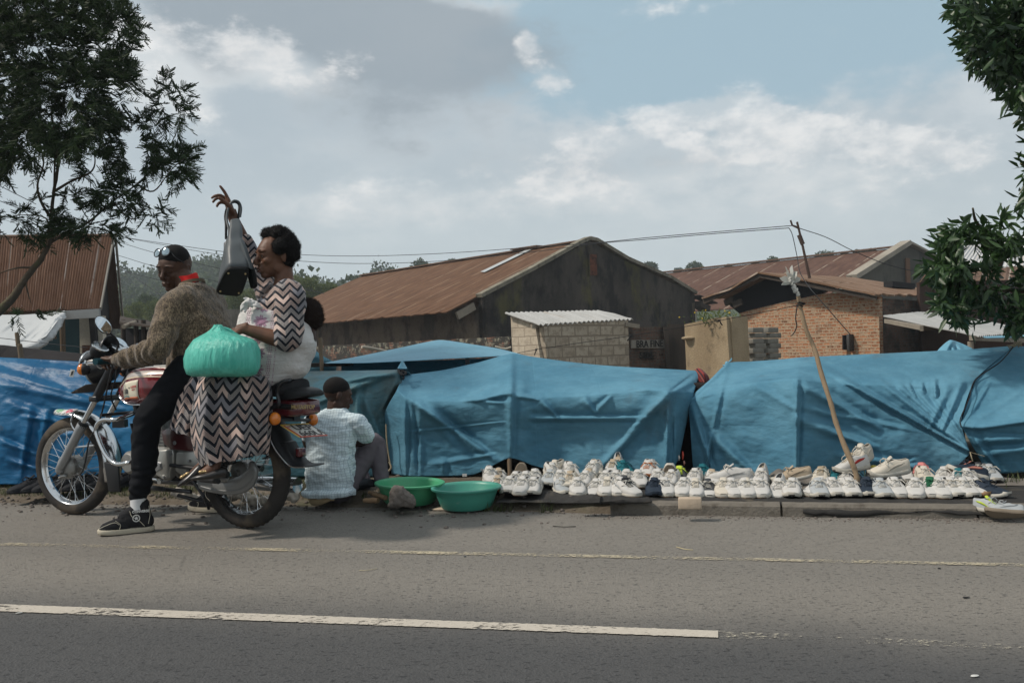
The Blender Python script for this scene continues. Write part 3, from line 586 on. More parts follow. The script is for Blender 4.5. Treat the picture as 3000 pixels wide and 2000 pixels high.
# far right stall
r0 = row([(2970,1014),(3050,1016),(3200,1022),(3400,1030)], .75)
r1 = row([(2858,1112),(2950,1116),(3150,1116),(3400,1116)], [.33,.36,.38,.4])
r2 = row([(2813,1246),(2880,1250),(3080,1222),(3400,1195)], [-.02,-.08,-.1,-.1])
r2b = row([(2822,1256),(2884,1262),(3082,1234),(3400,1207)], [.0,-.05,-.07,-.07])
r3 = row([(2893,1386),(2930,1386),(3100,1378),(3400,1372)], [.06,.02,.0,.0])
tarp('stall_tarp', [r0,r1,r2,r2b,r3], [((2820,1248),(2900,1120),7,.03),((2825,1250),(2990,1150),9,.02),((2840,1270),(2930,1380),8,.03),((2860,1290),(3000,1285),9,.03),((2880,1330),(3040,1310),9,.03)],
    TB, 'blue tarpaulin at the right frame edge with a sloping top and dark hanging front', group=GRP, nu=110, nv=110, seed=3, lin=.8)
# left stall, shiny sheet
r0 = row([(-260,1040),(-100,1044),(0,1047),(120,1053),(280,1062),(390,1070),(480,1080),(560,1092)], .35)
r1 = row([(-260,1120),(-100,1124),(0,1127),(120,1133),(280,1142),(390,1150),(480,1150),(560,1150)], [.12]*8)
r2 = row([(-260,1260),(-100,1260),(0,1260),(120,1260),(280,1262),(390,1262),(470,1250),(535,1230)], [.05,.06,.03,.06,.08,.05,.05,.1])
r3 = row([(-260,1416),(-100,1418),(0,1418),(120,1418),(280,1414),(385,1404),(455,1340),(510,1285)], [.02,.04,0,.02,.05,.02,.05,.1])
tarp('stall_tarp', [r0,r1,r2,r3], [((-60,1070),(360,1200),9,.03),((0,1120),(300,1190),9,.025),((0,1060),(420,1110),8,.02),((20,1180),(240,1260),10,.03),((90,1190),(60,1400),9,.03),((140,1200),(120,1300),8,.03),((330,1290),(380,1390),8,.03),((0,1290),(110,1330),6,.03),((20,1345),(120,1375),6,.03),((60,1220),(150,1230),5,.025),((150,1280),(300,1250),7,.02)],
    TA, 'shiny deep blue plastic tarpaulin behind the front wheel of the motorcycle', group=GRP, nu=170, nv=100, seed=4, wr=.012)
mb = MB(); q = P(211,1093,6.28); mb.box(q, (.030,.003,.052), Matrix.Rotation(R_(14),3,'Y'))
lb = mb.build('paper_label', M('label_paper',(.62,.62,.60),.7), base=True); tag(lb, 'small white paper label stuck on the deep blue tarpaulin', 'label')
mb = MB()
for k in range(6): mb.box(q+Vector((-.006+.0025*k*1.2,-.003,.002*k-.004)), (.0015,.0015,.03), Matrix.Rotation(R_(14),3,'Y'))
mb.build('print', M('label_ink',(.05,.05,.05),.7), lb)
# dirty stall behind the seated man
r0 = row([(660,1098),(760,1092),(860,1088),(960,1087),(1080,1085),(1166,1083)], [.5,.5,.5,.5,.5,.45])
r1 = row([(660,1215),(760,1205),(860,1175),(960,1140),(1080,1104),(1182,1100)], [.1,.1,.12,.15,.2,.35])
r2 = row([(660,1280),(760,1280),(860,1275),(960,1270),(1060,1262),(1140,1232)], [.08,.08,.1,.1,.12,.3])
r3 = row([(660,1396),(760,1394),(860,1396),(960,1396),(1070,1396),(1128,1390)], [.05,.05,.08,.08,.1,.2])
tarp('stall_tarp', [r0,r1,r2,r3], [((1165,1085),(930,1180),7,.04),((1165,1088),(990,1120),6,.03),((1045,1128),(1050,1260),7,.045),((1048,1126),(960,1190),6,.03),((1170,1095),(1120,1200),6,.03),((1060,1150),(1120,1290),9,.03),((820,1110),(1100,1098),6,.02),((1172,1090),(1180,1130),4,-.03)],
    TC, 'dirty teal tarpaulin hanging behind the seated man in the checked shirt', group=GRP, nu=130, nv=90, seed=5)
# raised canopy
def rowY(pts, Y): return [(x,y,Y[i] if isinstance(Y,(list,tuple)) else Y) for i,(x,y) in enumerate(pts)]
cb = rowY([(950,1063),(1060,1042),(1180,1017),(1287,996),(1380,1008),(1460,1021),(1524,1037)], [8.0,8.2,8.4,8.5,8.4,8.2,7.9]); cf = rowY([(958,1064),(1070,1063),(1180,1058),(1287,1052),(1380,1047),(1460,1043),(1526,1039)], [7.7,7.3,7.15,7.1,7.15,7.3,7.6])
tarp('canopy_tarp', [cb,cf], [((1287,998),(1290,1050),14,.02)], TD, 'pale blue tarpaulin stretched to a low peak as a canopy behind the stalls', group=GRP, nu=90, nv=26, seed=6, lin=1, back=False, wr=.004)
w0 = rowY([(1000,1062),(1200,1058),(1400,1050),(1520,1045),(1640,1055)], 8.15); w1 = rowY([(1000,1160),(1200,1160),(1400,1150),(1520,1150),(1640,1160)], 8.2)
tarp('wall_tarp', [w0,w1], [], mat_tarp('dark_teal_tarp',(.06,.17,.23),(.08,.21,.28),.6,.3), 'blue sheet hanging as a back wall below the pale canopy', group=GRP, nu=40, nv=20, seed=7, lin=1, back=False)  # dark teal sheeting, shared by both hanging sheets
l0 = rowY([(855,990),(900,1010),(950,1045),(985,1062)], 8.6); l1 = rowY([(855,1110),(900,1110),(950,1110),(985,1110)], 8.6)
tarp('wall_tarp', [l0,l1], [((870,1020),(960,1060),10,.03)], MATS['dark_teal_tarp'], 'dark blue sheet behind the stick pole next to the woman back', group=GRP, nu=40, nv=20, seed=8, lin=1, back=False)
mb = MB(); mb.box(P(945,1068,8.3), (.62,.5,.035)); mb.build('table_board', M('dark_board',(.03,.025,.022),.8)); tag(bpy.data.objects['table_board'],'dark board under the left end of the pale canopy','board')
p2 = tarp('stall_tarp', [rowY([(2730,1050),(2755,1018),(2783,996),(2815,1005),(2850,1022),(2885,1050)],[7.6]*6), rowY([(2728,1075),(2755,1075),(2783,1075),(2815,1075),(2850,1075),(2890,1075)],[7.4]*6)], [((2785,998),(2760,1060),5,.04),((2787,998),(2800,1060),5,.04),((2790,1000),(2840,1050),5,.03)], TD, 'small pale blue tarpaulin peak poking up behind the right stall', group=GRP, nu=50, nv=24, seed=9, lin=1)
# dark stall interiors: tables under the tarps
for (px, w_, d_, lab) in [(1560,2.0,.75,'dark wooden stall table hidden under the middle blue tarpaulin'),(2450,1.7,.7,'dark wooden stall table hidden under the widest blue tarpaulin'),(150,1.6,.6,'dark wooden stall table hidden under the shiny deep blue tarpaulin')]:
    c = P(px,1150,Yf(px)+.55); e = empty('stall_table', (c.x,c.y,.06), lab, 'table', 'stall tables under the tarpaulins'); MR = Matrix.Rotation(math.atan2(RD.y,RD.x),3,'Z')
    mb = MB(); mb.box((c.x,c.y,.50), (w_*.9,d_,.03), MR); mb.build('table_top', WOODG, e)
    for sx in (-1,1):
        for sy in (-1,1): mb = MB(); q = Vector((c.x,c.y,.27)) + MR @ Vector((sx*w_*.40,sy*d_*.42,0)); mb.box(q, (.05,.05,.43), MR); mb.build('leg', WOODG, e)
# poles, sticks, cords
def stick(name, pts, rad, mat, label, cat, group=None, n=9, knots=True):
    mb = MB(); q = catmull(pts, 7); r = lerpl(rad, len(q)) if isinstance(rad,(list,tuple)) else [rad]*len(q)
    if knots: r = [x*(1+.16*noise.noise(Vector((i*.7,x*100,1)))) for i,x in enumerate(r)]; q = [a+Vector((noise.noise(a*9)*.3,noise.noise(a*9+Vector((5,0,0)))*.3,0))*r[0] for a in q]
    mb.tube(q, r, n); o = mb.build(name, mat, base=True, angle=60); return tag(o, label, cat, group)
sp = [P(2338,868,5.22),P(2357,950,5.2),P(2385,1020,5.18),P(2402,1080,5.15),P(2430,1170,5.1),P(2452,1245,5.07),P(2480,1320,5.03),P(2506,1382,5.0)]; sp.append(Vector((sp[-1].x+.01,sp[-1].y-.01,.05)))
stick('stick_pole', sp, [.0115,.013,.0145,.015], M('bare_stick',(.27,.20,.13),.85,var=.3,vs=14,bmp=.5,bs=50,dirt=(.10,.08,.06),ds=10,dth=.55), 'long crooked bare stick leaning above the white sneakers with a plastic bag tied on top', 'pole')
mb = MB(); rs = random.Random(9)
for (px,py) in [(2302,785),(2292,830),(2330,795),(2318,780),(2340,812),(2290,812),(2312,800)]:
    a = P(2322,830,5.2); b = P(px,py,5.2+rs.uniform(-.03,.03)); s_ = Vector((rs.uniform(-1,1),rs.uniform(-1,1),rs.uniform(-.4,.4))).normalized()*.016
    mb.add([a-s_*.4,a+s_*.4,a.lerp(b,.6)+s_*1.4+Vector((0,-.008,0)),b+s_*1.3,b-s_*.8,a.lerp(b,.6)-s_*1.4], [(0,1,2,5),(2,3,4,5)])
for k in range(16): f = k/15; c = P(2316+22*f+rs.uniform(-5,5),812+52*f,5.19); mb.ell(c, (.012*rs.uniform(.6,1.3),.012,.009*rs.uniform(.6,1.3)), Matrix.Rotation(rs.uniform(0,3),3,'Y'), 8, 6)
o = mb.build('plastic_bag', M('milky_plastic',(.62,.62,.58),.35,var=.15,bmp=.4,bs=90,trans=.35), base=True, solid=.002); tag(o,'torn whitish plastic bag tied round the top of the crooked stick','plastic bag')
def cord(pts, label, r=.0022, mat=None, sag=0, group='cords and cables', cat='cord'):
    q = catmull(pts, 8); mb = MB(); mb.tube(q, r, 6); return tag(mb.build('cord', mat or ROPE, base=True), label, cat, group)
cord([P(1516,1034,7.2),P(1570,1024,6.9),P(1700,1004,6.5),P(1850,983,6.1),P(2100,940,5.6),P(2350,892,5.19)], 'black cord strung from the canopy corner up to the crooked stick')
mb = MB()
for (px,py,Y) in [(2346,890,5.2),(2343,896,5.2),(2350,888,5.2)]: mb.ringsolid([(.017,-.002),(.020,-.002),(.020,.004),(.017,.004)], P(px,py,Y), Vector((.3,0,1)), 16)
mb.tube(catmull([P(2336,893,5.17),P(2331,930,5.16),P(2334,955,5.16),P(2326,975,5.17),P(2316,985,5.17)],6), [.005,.004,.004,.004,.0025], 6, flat=.5)
tag(mb.build('cord', ROPE, base=True), 'knotted black rubber strap dangling from the crooked stick', 'cord', 'cords and cables')
for (px,py,px2,py2,Y) in [(1570,1024,1566,1040,6.9),(1848,984,1838,998,6.1),(2105,939,2116,952,5.6)]:
    mb = MB(); mb.tube([P(px+4,py-3,Y),P((px+px2)/2,(py+py2)/2,Y-.01),P(px2,py2,Y)], .004, 6); mb.ell(P(px,py,Y),.008,n=8,m=6); tag(mb.build('cord_end', ROPE, base=True), {1570:'cord stub knotted on the line nearest the canopy corner',1848:'cord stub knotted on the line in front of the painted brick wall',2105:'cord stub knotted on the line by the yellow plaster wall'}[px], 'cord', 'cords and cables')
stick('pole', [P(938,990,7.9),P(941,1040,7.88),P(943,1090,7.86),P(945,1200,7.85),G(947,1330,.06)], [.018,.016], WOOD, 'short upright wooden pole with rope at its top behind the woman back', 'pole')
stick('post', [P(1491,1336,5.95),P(1492,1390,5.93),Vector((P(1492,1400,5.93).x,5.93,.05))], [.014,.013], WOOD, 'short reddish post holding up the tarpaulin hem behind the sneakers', 'pole')
stick('post', [P(1368,1048,7.1),P(1371,1080,7.1),P(1376,1120,7.1),Vector((P(1376,1120,7.1).x,7.1,.05))], .016, M('black_pole',(.02,.02,.022),.7), 'black pole propping the front edge of the pale canopy', 'pole')
stick('post', [P(48,974,6.9),P(54,1010,6.9),P(62,1048,6.9),Vector((P(64,1060,6.9).x,6.9,.05))], [.014,.022], WOOD, 'pointed dark wooden stake behind the left blue tarpaulin', 'pole')
stick('batten', [P(1060,1016,9.2),P(1100,1022,9.3),P(1150,1034,9.4)], .016, M('pale_batten',(.38,.34,.28),.8), 'pale batten sticking up behind the canopy on the left', 'batten')
stick('batten', [P(1450,1015,9.0),P(1478,1022,9.0),P(1498,1017,9.0)], .012, MATS['pale_batten'], 'pale broken batten behind the canopy on the right', 'batten')
mb = MB(); mb.tube(catmull([P(1166,1080,6.45),P(1172,1094,6.33),P(1180,1098,6.3),P(1190,1092,6.35),P(1178,1086,6.4),P(1166,1086,6.42)],5), .008, 7); mb.tube(catmull([P(1176,1090,6.35),P(1183,1104,6.3),P(1180,1112,6.3)],4), .007, 6)
tag(mb.build('tie', ROPE, base=True), 'black rubber tie knotting the dirty teal tarpaulin to the middle one', 'cord', 'cords and cables')
mb = MB(); top = P(1178,1056,6.5); 
for k in range(7): a = P(1164+k*4.2,1080,6.44); mb.add([a,P(1164+k*4.2+4.4,1080,6.43),top+Vector((.006,0,.0)),top], [(0,1,2,3)])
tag(mb.build('tarp_knot', TD, base=True, solid=.004), 'bunched pale blue tarpaulin corner above the black rubber tie', 'tarpaulin')
stick('rope', [P(1131,1242,6.15),P(1133,1290,6.14),P(1138,1330,6.14),P(1144,1360,6.13)], .005, ROPET, 'pale frayed rope hanging between the teal and the middle tarpaulin', 'rope', 'cords and cables')
stick('rope', [P(1140,1352,6.13),P(1146,1368,6.12),P(1138,1380,6.12)], .006, ROPET, 'short loop of pale rope low between two tarpaulins', 'rope', 'cords and cables')
cord([P(2972,1012,5.86),P(2930,1060,5.65),P(2858,1112,5.52),P(2838,1170,5.33),P(2814,1225,5.2),P(2816,1250,5.16)], 'dark cord seam running down between the two right tarpaulins', .0035)
mb = MB(); rs = random.Random(4)
for k in range(9): a = P(2970,1012,5.84); mb.tube(catmull([a, a+Vector((rs.uniform(-.05,.05),rs.uniform(-.03,.02),rs.uniform(-.01,.03))), a+Vector((rs.uniform(-.07,.07),rs.uniform(-.03,.02),rs.uniform(-.02,.02)))],4), .004, 5)
tag(mb.build('rope_knot', ROPET, base=True), 'frayed pale rope knot on the ridge of the right tarpaulin', 'rope', 'cords and cables')
mb = MB(); a = P(2130,1066,6.3)
mb.ell(a,(.016,.014,.02)); mb.tube([a,P(2142,1054,6.3),P(2144,1048,6.3)],[.005,.006,.003],6); mb.tube([P(2118,1070,6.3),P(2138,1068,6.27)],.006,6)
tag(mb.build('tarp_knot', TD, base=True), 'little twisted knot at the left top corner of the right tarpaulin', 'rope', 'cords and cables')
tag(MB().tube(catmull([P(2842,1324,5.12),P(2846,1338,5.1),P(2850,1350,5.1)],4),.003,6).tube([P(2842,1324,5.12),P(2885,1336,5.1)],.0015,5).build('cord', ROPET, base=True),'thin string where the fanning folds of the right tarpaulin meet','cord','cords and cables')
# striped red cloth between the stalls
c0 = rowY([(2036,1082),(2046,1078),(2056,1082)], [6.3,6.25,6.3]); c1 = rowY([(2044,1096),(2062,1095),(2074,1100)], [6.25,6.15,6.25]); c2 = rowY([(2050,1140),(2066,1135),(2084,1128)], [6.25,6.15,6.25]); c3 = rowY([(2054,1200),(2062,1190),(2078,1165)], [6.25,6.18,6.25])
m, t = newmat('striped_red_cloth'); x,y,z = t.sep(t.obj); s_ = t.m('FRACT', t.m('MULTIPLY', t.m('ADD', x, t.m('MULTIPLY', z, .35)), 34)); t.put(t.b.inputs['Base Color'], t.ramp(s_, [(0,(.20,.025,.022)),(.45,(.09,.015,.02)),(.6,(.28,.07,.05)),(.8,(.03,.012,.02))],'CONSTANT')); t.b.inputs['Roughness'].default_value = .9
tarp('cloth', [c0,c1,c2,c3], [], m, 'red striped cloth hanging in the gap between the middle and right stalls', 'cloth', None, 24, 40, 11, .5, False, .008)
mb = MB(); c = P(2030,1270,6.0); mb.box((c.x,c.y+.25,.34), (.5,.3,.62), Matrix.Rotation(-.3,3,'Z')); mb.box((c.x+.05,c.y+.15,.5),(.3,.1,.3))
tag(mb.build('crate', M('dark_gap_fill',(.022,.018,.018),.9,var=.5,vs=25), bevel=.02, base=True), 'dark heap of goods in the gap between the middle and right stalls','goods')
for i,(px,py,py2,c_) in enumerate([(1989,1334,1348,(.55,.5,.45)),(2000,1322,1345,(.55,.06,.03)),(2004,1350,1362,(.45,.2,.15))]):
    mb = MB(); mb.tube([P(px,py,5.72),P(px+1,(py+py2)/2,5.71),P(px,py2,5.72)],[.004,.006,.003],7); tag(mb.build('trinket', M('trinket_%s'%['white','red','pink'][i], c_,.4), base=True), ['tiny white glint hanging in the dark gap between the stalls','tiny red strip hanging in the dark gap between the stalls','tiny pink strip low in the dark gap between the stalls'][i], 'trinket')
for px in (1409,1500-89+0,):
    pass
mb = MB(); mb.ringsolid([(.004,-.001),(.008,-.001),(.008,.002),(.004,.002)], P(1411,1375,5.94), Vector((0,-1,0)), 16); tag(mb.build('eyelet', M('bare_metal',(.6,.6,.6),.35,1.0), base=True), 'small metal eyelet near the lifted hem of the middle tarpaulin', 'eyelet')
mb = MB(); mb.box(P(1361,1391,5.88), (.030,.003,.018)); tag(mb.build('paper_label', MATS['label_paper'], base=True), 'small white tag on the middle tarpaulin hem just above the right basin', 'label')
# ================================================================== buildings
DL = Vector((-.662,.749,0)); DR = Vector((.749,.662,0))     # the two wall directions of the far buildings (away left, away right)
RUST = mat_roof('rusty_roof', (.080,.040,.022), (.140,.076,.044), (.28,.21,.15), 1.75, .6); RUST2 = mat_roof('old_rusty_roof', (.10,.06,.042), (.16,.105,.075), (.36,.32,.28), 1.3)
ZINC = mat_roof('zinc_roof', (.33,.33,.32), (.43,.43,.42), (.30,.24,.19), .8, .3)
GABLE = mat_plaster('dark_sooty_plaster', (.036,.031,.027), (.072,.061,.052), (.014,.013,.013), .46, (.085,.078,.030), .8)
TRIM = mat_plaster('lichen_coping', (.17,.155,.12), (.23,.21,.165), (.09,.08,.055), .5, None, 3)
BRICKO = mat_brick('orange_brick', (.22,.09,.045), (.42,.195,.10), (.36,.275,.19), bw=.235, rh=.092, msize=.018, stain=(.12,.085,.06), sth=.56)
BRICKD = mat_brick('shaded_sooty_brick', (.10,.055,.04), (.15,.08,.055), (.10,.085,.07), stain=(.02,.02,.018), sth=.42)
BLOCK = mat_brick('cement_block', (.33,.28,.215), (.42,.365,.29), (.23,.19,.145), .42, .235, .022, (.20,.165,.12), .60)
PLY = mat_plaster('ochre_plaster', (.25,.19,.12), (.33,.26,.17), (.17,.13,.09), .56, None, 2.2)
CREAM = mat_plaster('cream_plaster', (.46,.42,.34), (.52,.48,.40), (.32,.28,.22), .6, None, 2)
TIMB = M('dark_timber', (.055,.045,.038), .9, var=.4, vs=8, bmp=.5, bs=25, stretch=(1,1,.2)); TIML = M('pale_timber', (.24,.21,.17), .88, var=.3, vs=8)
def roofsheet(mb, r0, r1, e1, e0, pitch=0.0, amp=.018, n=None, thick=.02, jag=0.0):
    """r0-r1 ridge, e0-e1 eave; uv metres"""
    r0,r1,e1,e0 = map(Vector,(r0,r1,e1,e0)); L = (r1-r0).length; nrm = (r1-r0).cross(e0-r0).normalized(); nrm = nrm if nrm.z > 0 else -nrm
    n = n or (int(L/pitch*6) if pitch else max(8,int(L/1.0))); rows = 6; base = len(mb.v); D_ = (e0-r0).length; vs = []; uv = []
    for j in range(rows+1):
        f = j/rows
        for i in range(n+1):
            t_ = i/n; p = r0.lerp(r1,t_).lerp(e0.lerp(e1,t_),f); x = t_*L; h = amp*math.sin(2*math.pi*x/pitch) if pitch else 0
            h += .02*noise.noise(Vector((x*.5,f*3,1)))+ (jag*noise.noise(Vector((x*3,0,4))) if j == rows else 0); lapz = .012*((x/.9) % 1) if pitch else 0
            vs.append(p+nrm*(h+lapz)); uv.append((x, f*D_))
    m_ = len(vs); fs = [(j*(n+1)+i,j*(n+1)+i+1,(j+1)*(n+1)+i+1,(j+1)*(n+1)+i) for j in range(rows) for i in range(n)]
    vs2 = [v-nrm*thick for v in vs]; fs2 = [tuple(m_+k for k in f[::-1]) for f in fs]; mb.add(vs+vs2, fs+fs2, uv+uv)
    rim = [ [i for i in range(n+1)], [rows*(n+1)+i for i in range(n+1)], [j*(n+1) for j in range(rows+1)], [j*(n+1)+n for j in range(rows+1)] ]
    for ln_ in rim:
        for a,b in zip(ln_, ln_[1:]): mb.add([vs[a],vs[b],vs2[b],vs2[a]], [(0,1,2,3)], [uv[a],uv[b],uv[b],uv[a]])
def beam(mb, a, b, w_, h):
    a, b = Vector(a), Vector(b); t_ = (b-a).normalized(); s_ = t_.cross(Vector((0,0,1)));
    if s_.length < .05: s_ = Vector((1,0,0))
    s_.normalize(); u_ = s_.cross(t_); c = [s_*x*w_/2+u_*y*h/2 for x,y in ((-1,-1),(1,-1),(1,1),(-1,1))]; return mb.loft([[a+q for q in c],[b+q for q in c]])
# ---- big warehouse
e = empty('warehouse', (3,45,.05), 'long low warehouse with a big dark sooty gable and a rusty iron roof', 'building', None)
C0 = P(1410,868,38); vp = lambda px,py: V(px,py,C0,DR)
A = vp(1412,868); Bp = vp(1728,700); Cc = vp(2035,868); lo = lambda p,z=.05: Vector((p.x,p.y,z)); IN = -DR.cross(Vector((0,0,1))); IN = DL.copy()
wall_pts = [lo(A),lo(Cc),Cc+Vector((0,0,-.02)),vp(2034,858),vp(1830,762),vp(1728,706),A]
mb = MB(); mb.wall(wall_pts, IN*.25); mb.build('gable_wall', GABLE, e, smooth=False)
mb = MB(); off = -DL*.06
cop = [vp(1405,866)+off, vp(1560,786)+off, vp(1700,708)+off, vp(1724,698)+off, vp(1745,703)+off, vp(1835,757)+off, vp(1960,812)+off, vp(2036,858)+off]
for a,b in zip(cop,cop[1:]): beam(mb, a+IN*.1, b+IN*.1, .42, .16)
mb.build('coping', TRIM, e, smooth=False)
RL = 20.0; pk = vp(1726,706)+IN*.2; lc = vp(1318,912)+IN*.2
lc = pk + (lc-pk); far = DL*RL
mb = MB(); roofsheet(mb, pk+Vector((0,0,.03)), pk+far, lc+far, lc, thick=.05, n=70, jag=.06); roofsheet(mb, pk+far+Vector((0,0,.02)), pk, vp(2062,872)+IN*.2, vp(2062,872)+IN*.2+far, thick=.05)
rf = mb.build('roof', RUST, e, smooth=False)
mb = MB(); sk = pk+DL*3.6; dn = (lc-pk).normalized(); mb.add([sk+dn*.2+Vector((0,0,.08)), sk+DL*.55+dn*.2+Vector((0,0,.08)), sk+DL*.55+dn*3.4+Vector((0,0,.08)), sk+dn*3.6+Vector((0,0,.08))], [(0,1,2,3)])
mb.build('skylight_sheet', M('pale_sheet',(.36,.38,.38),.4,var=.1), rf, smooth=False)
mb = MB(); beam(mb, pk+Vector((0,0,.07)), pk+far+Vector((0,0,.07)), .35, .07); beam(mb, sk-DL*.4+Vector((0,0,.14)), sk+DL*1.6+Vector((0,0,.16)), .5, .06); mb.build('ridge_cap', RUST2, rf, smooth=False)
mb = MB(); sw = lo(A); mb.wall([sw, sw+DL*RL, sw+DL*RL+Vector((0,0,A.z-.45)), sw+Vector((0,0,A.z-.45))], DR*.25); mb.wall([lo(Cc),lo(Cc)+far,lo(Cc)+far+Vector((0,0,Cc.z-.4)),lo(Cc)+Vector((0,0,Cc.z-.4))], DR*-.25); mb.build('side_wall', mat_plaster('brown_plaster',(.13,.10,.075),(.17,.135,.10),(.05,.04,.035),.45,None,.8), e, smooth=False)
for k in range(7):
    s_ = A+DL*(1.0+2.7*k); mb = MB(); q = s_ - DR*1.45 + Vector((0,0,-.62)); beam(mb, q, s_+DR*.1+Vector((0,0,-.05)), .12, .16); mb.build('rafter', TIMB, e, smooth=False)
mb = MB(); beam(mb, vp(1352,924)+DL*.3, vp(1402,895)+DL*.3, .12, .32); mb.build('bracket', TIML, e, smooth=False)
mb = MB(); q = vp(1736,776)-DL*.04; w2 = DR*.27; mb.add([q-w2+Vector((0,0,.5)),q+w2+Vector((0,0,.5)),q+w2-Vector((0,0,.5)),q-w2-Vector((0,0,.5))], [(0,1,2,3)],[(0,1),(.5,1),(.5,0),(0,0)]); wn_ = mb.build('vent', M('vent_brick',(.13,.05,.03),.9,var=.5,vs=6,dirt=(.02,.015,.012),ds=4,dth=.45), e, smooth=False)
mb = MB()
for sx in (-1,1): beam(mb, q+w2*sx*1.1+Vector((0,0,.55))-DL*.03, q+w2*sx*1.1-Vector((0,0,.55))-DL*.03, .06, .06)
mb.build('vent_frame', GABLE, wn_, smooth=False)
mb = MB(); beam(mb, vp(2036,866), vp(2075,890)-DL*.3, .8, .06); beam(mb, vp(2040,890), vp(2068,905), .6,.3); mb.build('eave_end', TIMB, e, smooth=False)
# ---- second warehouse
e = empty('warehouse', (27,62,.05), 'second warehouse far right behind the brick house, rusty roof with a pale edged gable', 'building', None)
C1 = P(2655,716,60); vq = lambda px,py: V(px,py,C1,DR)
mb = MB(); pts = [lo(vq(2480,818)),lo(vq(2850,818)),vq(2850,818),vq(2655,716),vq(2480,818)]; mb.wall(pts, DL*.3); mb.build('gable_wall', mat_plaster('grey_green_plaster',(.055,.052,.044),(.085,.08,.066),(.03,.029,.025),.5,None,.5), e, smooth=False)
mb = MB(); beam(mb, vq(2655,711), vq(2495,812), .7, .30); beam(mb, vq(2655,711), vq(2850,812), .7,.14); mb.build('coping', mat_plaster('pale_coping',(.24,.215,.175),(.30,.27,.225),(.2,.18,.14),.55,None,1), e, smooth=False)
mb = MB(); pk2 = vq(2650,724)+DL*.3; le = vq(2455,838)+DL*.3; fr = DL*36; roofsheet(mb, pk2, pk2+fr, le+fr-DR*2-Vector((0,0,1.0)), le-DR*2-Vector((0,0,1.0)), thick=.06, n=60); rf = mb.build('roof', mat_roof('dark_rusty_roof',(.070,.036,.026),(.120,.066,.047),(.32,.27,.21),2.6), e, smooth=False)
mb = MB(); beam(mb, pk2+Vector((0,0,.1)), pk2+fr+Vector((0,0,.1)), .5, .1); mb.build('ridge_cap', RUST2, rf, smooth=False)
mb = MB(); q = vq(2655,798)-DL*.1; mb.box(q,(.55,.1,1.9), Matrix.Rotation(math.atan2(DR.y,DR.x),3,'Z')); mb.build('vent', M('rust_stain',(.13,.07,.04),.9), e)
# ---- brick house
e = empty('brick_house', (10,29,.05), 'small orange brick house under a low sagging rusty gable roof, right of centre', 'building', None)
K = P(2577,1040,26); bf = lambda px,py: V(px,py,K,DL)
tl = [bf(2166,918),bf(2200,906),bf(2300,884),bf(2400,862),bf(2470,856),bf(2574,868)]
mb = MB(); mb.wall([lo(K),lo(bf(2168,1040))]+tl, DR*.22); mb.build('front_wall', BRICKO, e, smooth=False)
cz = bf(2574,868).z; mb = MB(); mb.wall([lo(K)+DR*.23,lo(K)+DR*5.2,lo(K)+DR*5.2+Vector((0,0,cz-.2)),lo(K)+DR*.23+Vector((0,0,cz-.1))], DL*.22); mb.build('side_wall', BRICKD, e, smooth=False)  # darker brick than the front: the side's shade is put into its colour
mb = MB(); apex = bf(2255,798)-DR*.7; le_ = bf(2092,872)-DR*.7; re_ = bf(2588,862)-DR*.5; m1 = bf(2420,826)-DR*.6; D5 = DR*6.0
m0 = bf(2170,848)-DR*.7
roofsheet(mb, apex, apex+D5, m1+D5, m1, thick=.05, n=50, jag=.02); roofsheet(mb, m1, m1+D5, re_+D5+Vector((0,0,.05)), re_, thick=.05, n=50, jag=.05); roofsheet(mb, apex+D5, apex, m0, m0+D5, thick=.05, n=30); roofsheet(mb, m0+D5, m0, le_, le_+D5, thick=.05, n=30, jag=.05)
rf = mb.build('roof', mat_roof('scabby_roof',(.13,.075,.045),(.24,.155,.105),(.44,.37,.31),.8,.6), e, smooth=False)
mb = MB(); q = apex+DR*3.2+(re_-apex)*.62; beam(mb, P(2602,833,28.5), P(2668,839,29.5), .3, .18); mb.build('roof_weight', M('black_rubber_sheet',(.02,.02,.022),.8), rf)
mb = MB(); beam(mb, le_+Vector((0,0,-.15))+DR*.1, apex+Vector((0,0,-.12))+DR*.1, .05, .16); beam(mb, apex+Vector((0,0,-.12))+DR*.1, re_+Vector((0,0,-.12))+DR*.1, .05, .12)
for px,py in ((2140,888),(2165,895)): beam(mb, bf(px,py)-DR*.3, bf(px+24,py-12)-DR*.3, .1, .2)
mb.build('barge_board', TIMB, e, smooth=False)
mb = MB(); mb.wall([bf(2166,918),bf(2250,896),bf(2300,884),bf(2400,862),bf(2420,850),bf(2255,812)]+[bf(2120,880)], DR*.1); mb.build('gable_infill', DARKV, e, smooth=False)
mb = MB(); beam(mb, bf(2486,981)-DR*.04, bf(2486,1024)-DR*.04, .30, .1); v_ = mb.build('vent', DARKV, e, smooth=False)
mb = MB(); c = bf(2497,1003)-DR*.12; mb.box(c,(.10,.28,.50), Matrix.Rotation(math.atan2(DL.y,DL.x),3,'Z')); mb.build('meter_box', M('black_box',(.03,.03,.03),.6), e, bevel=.02)
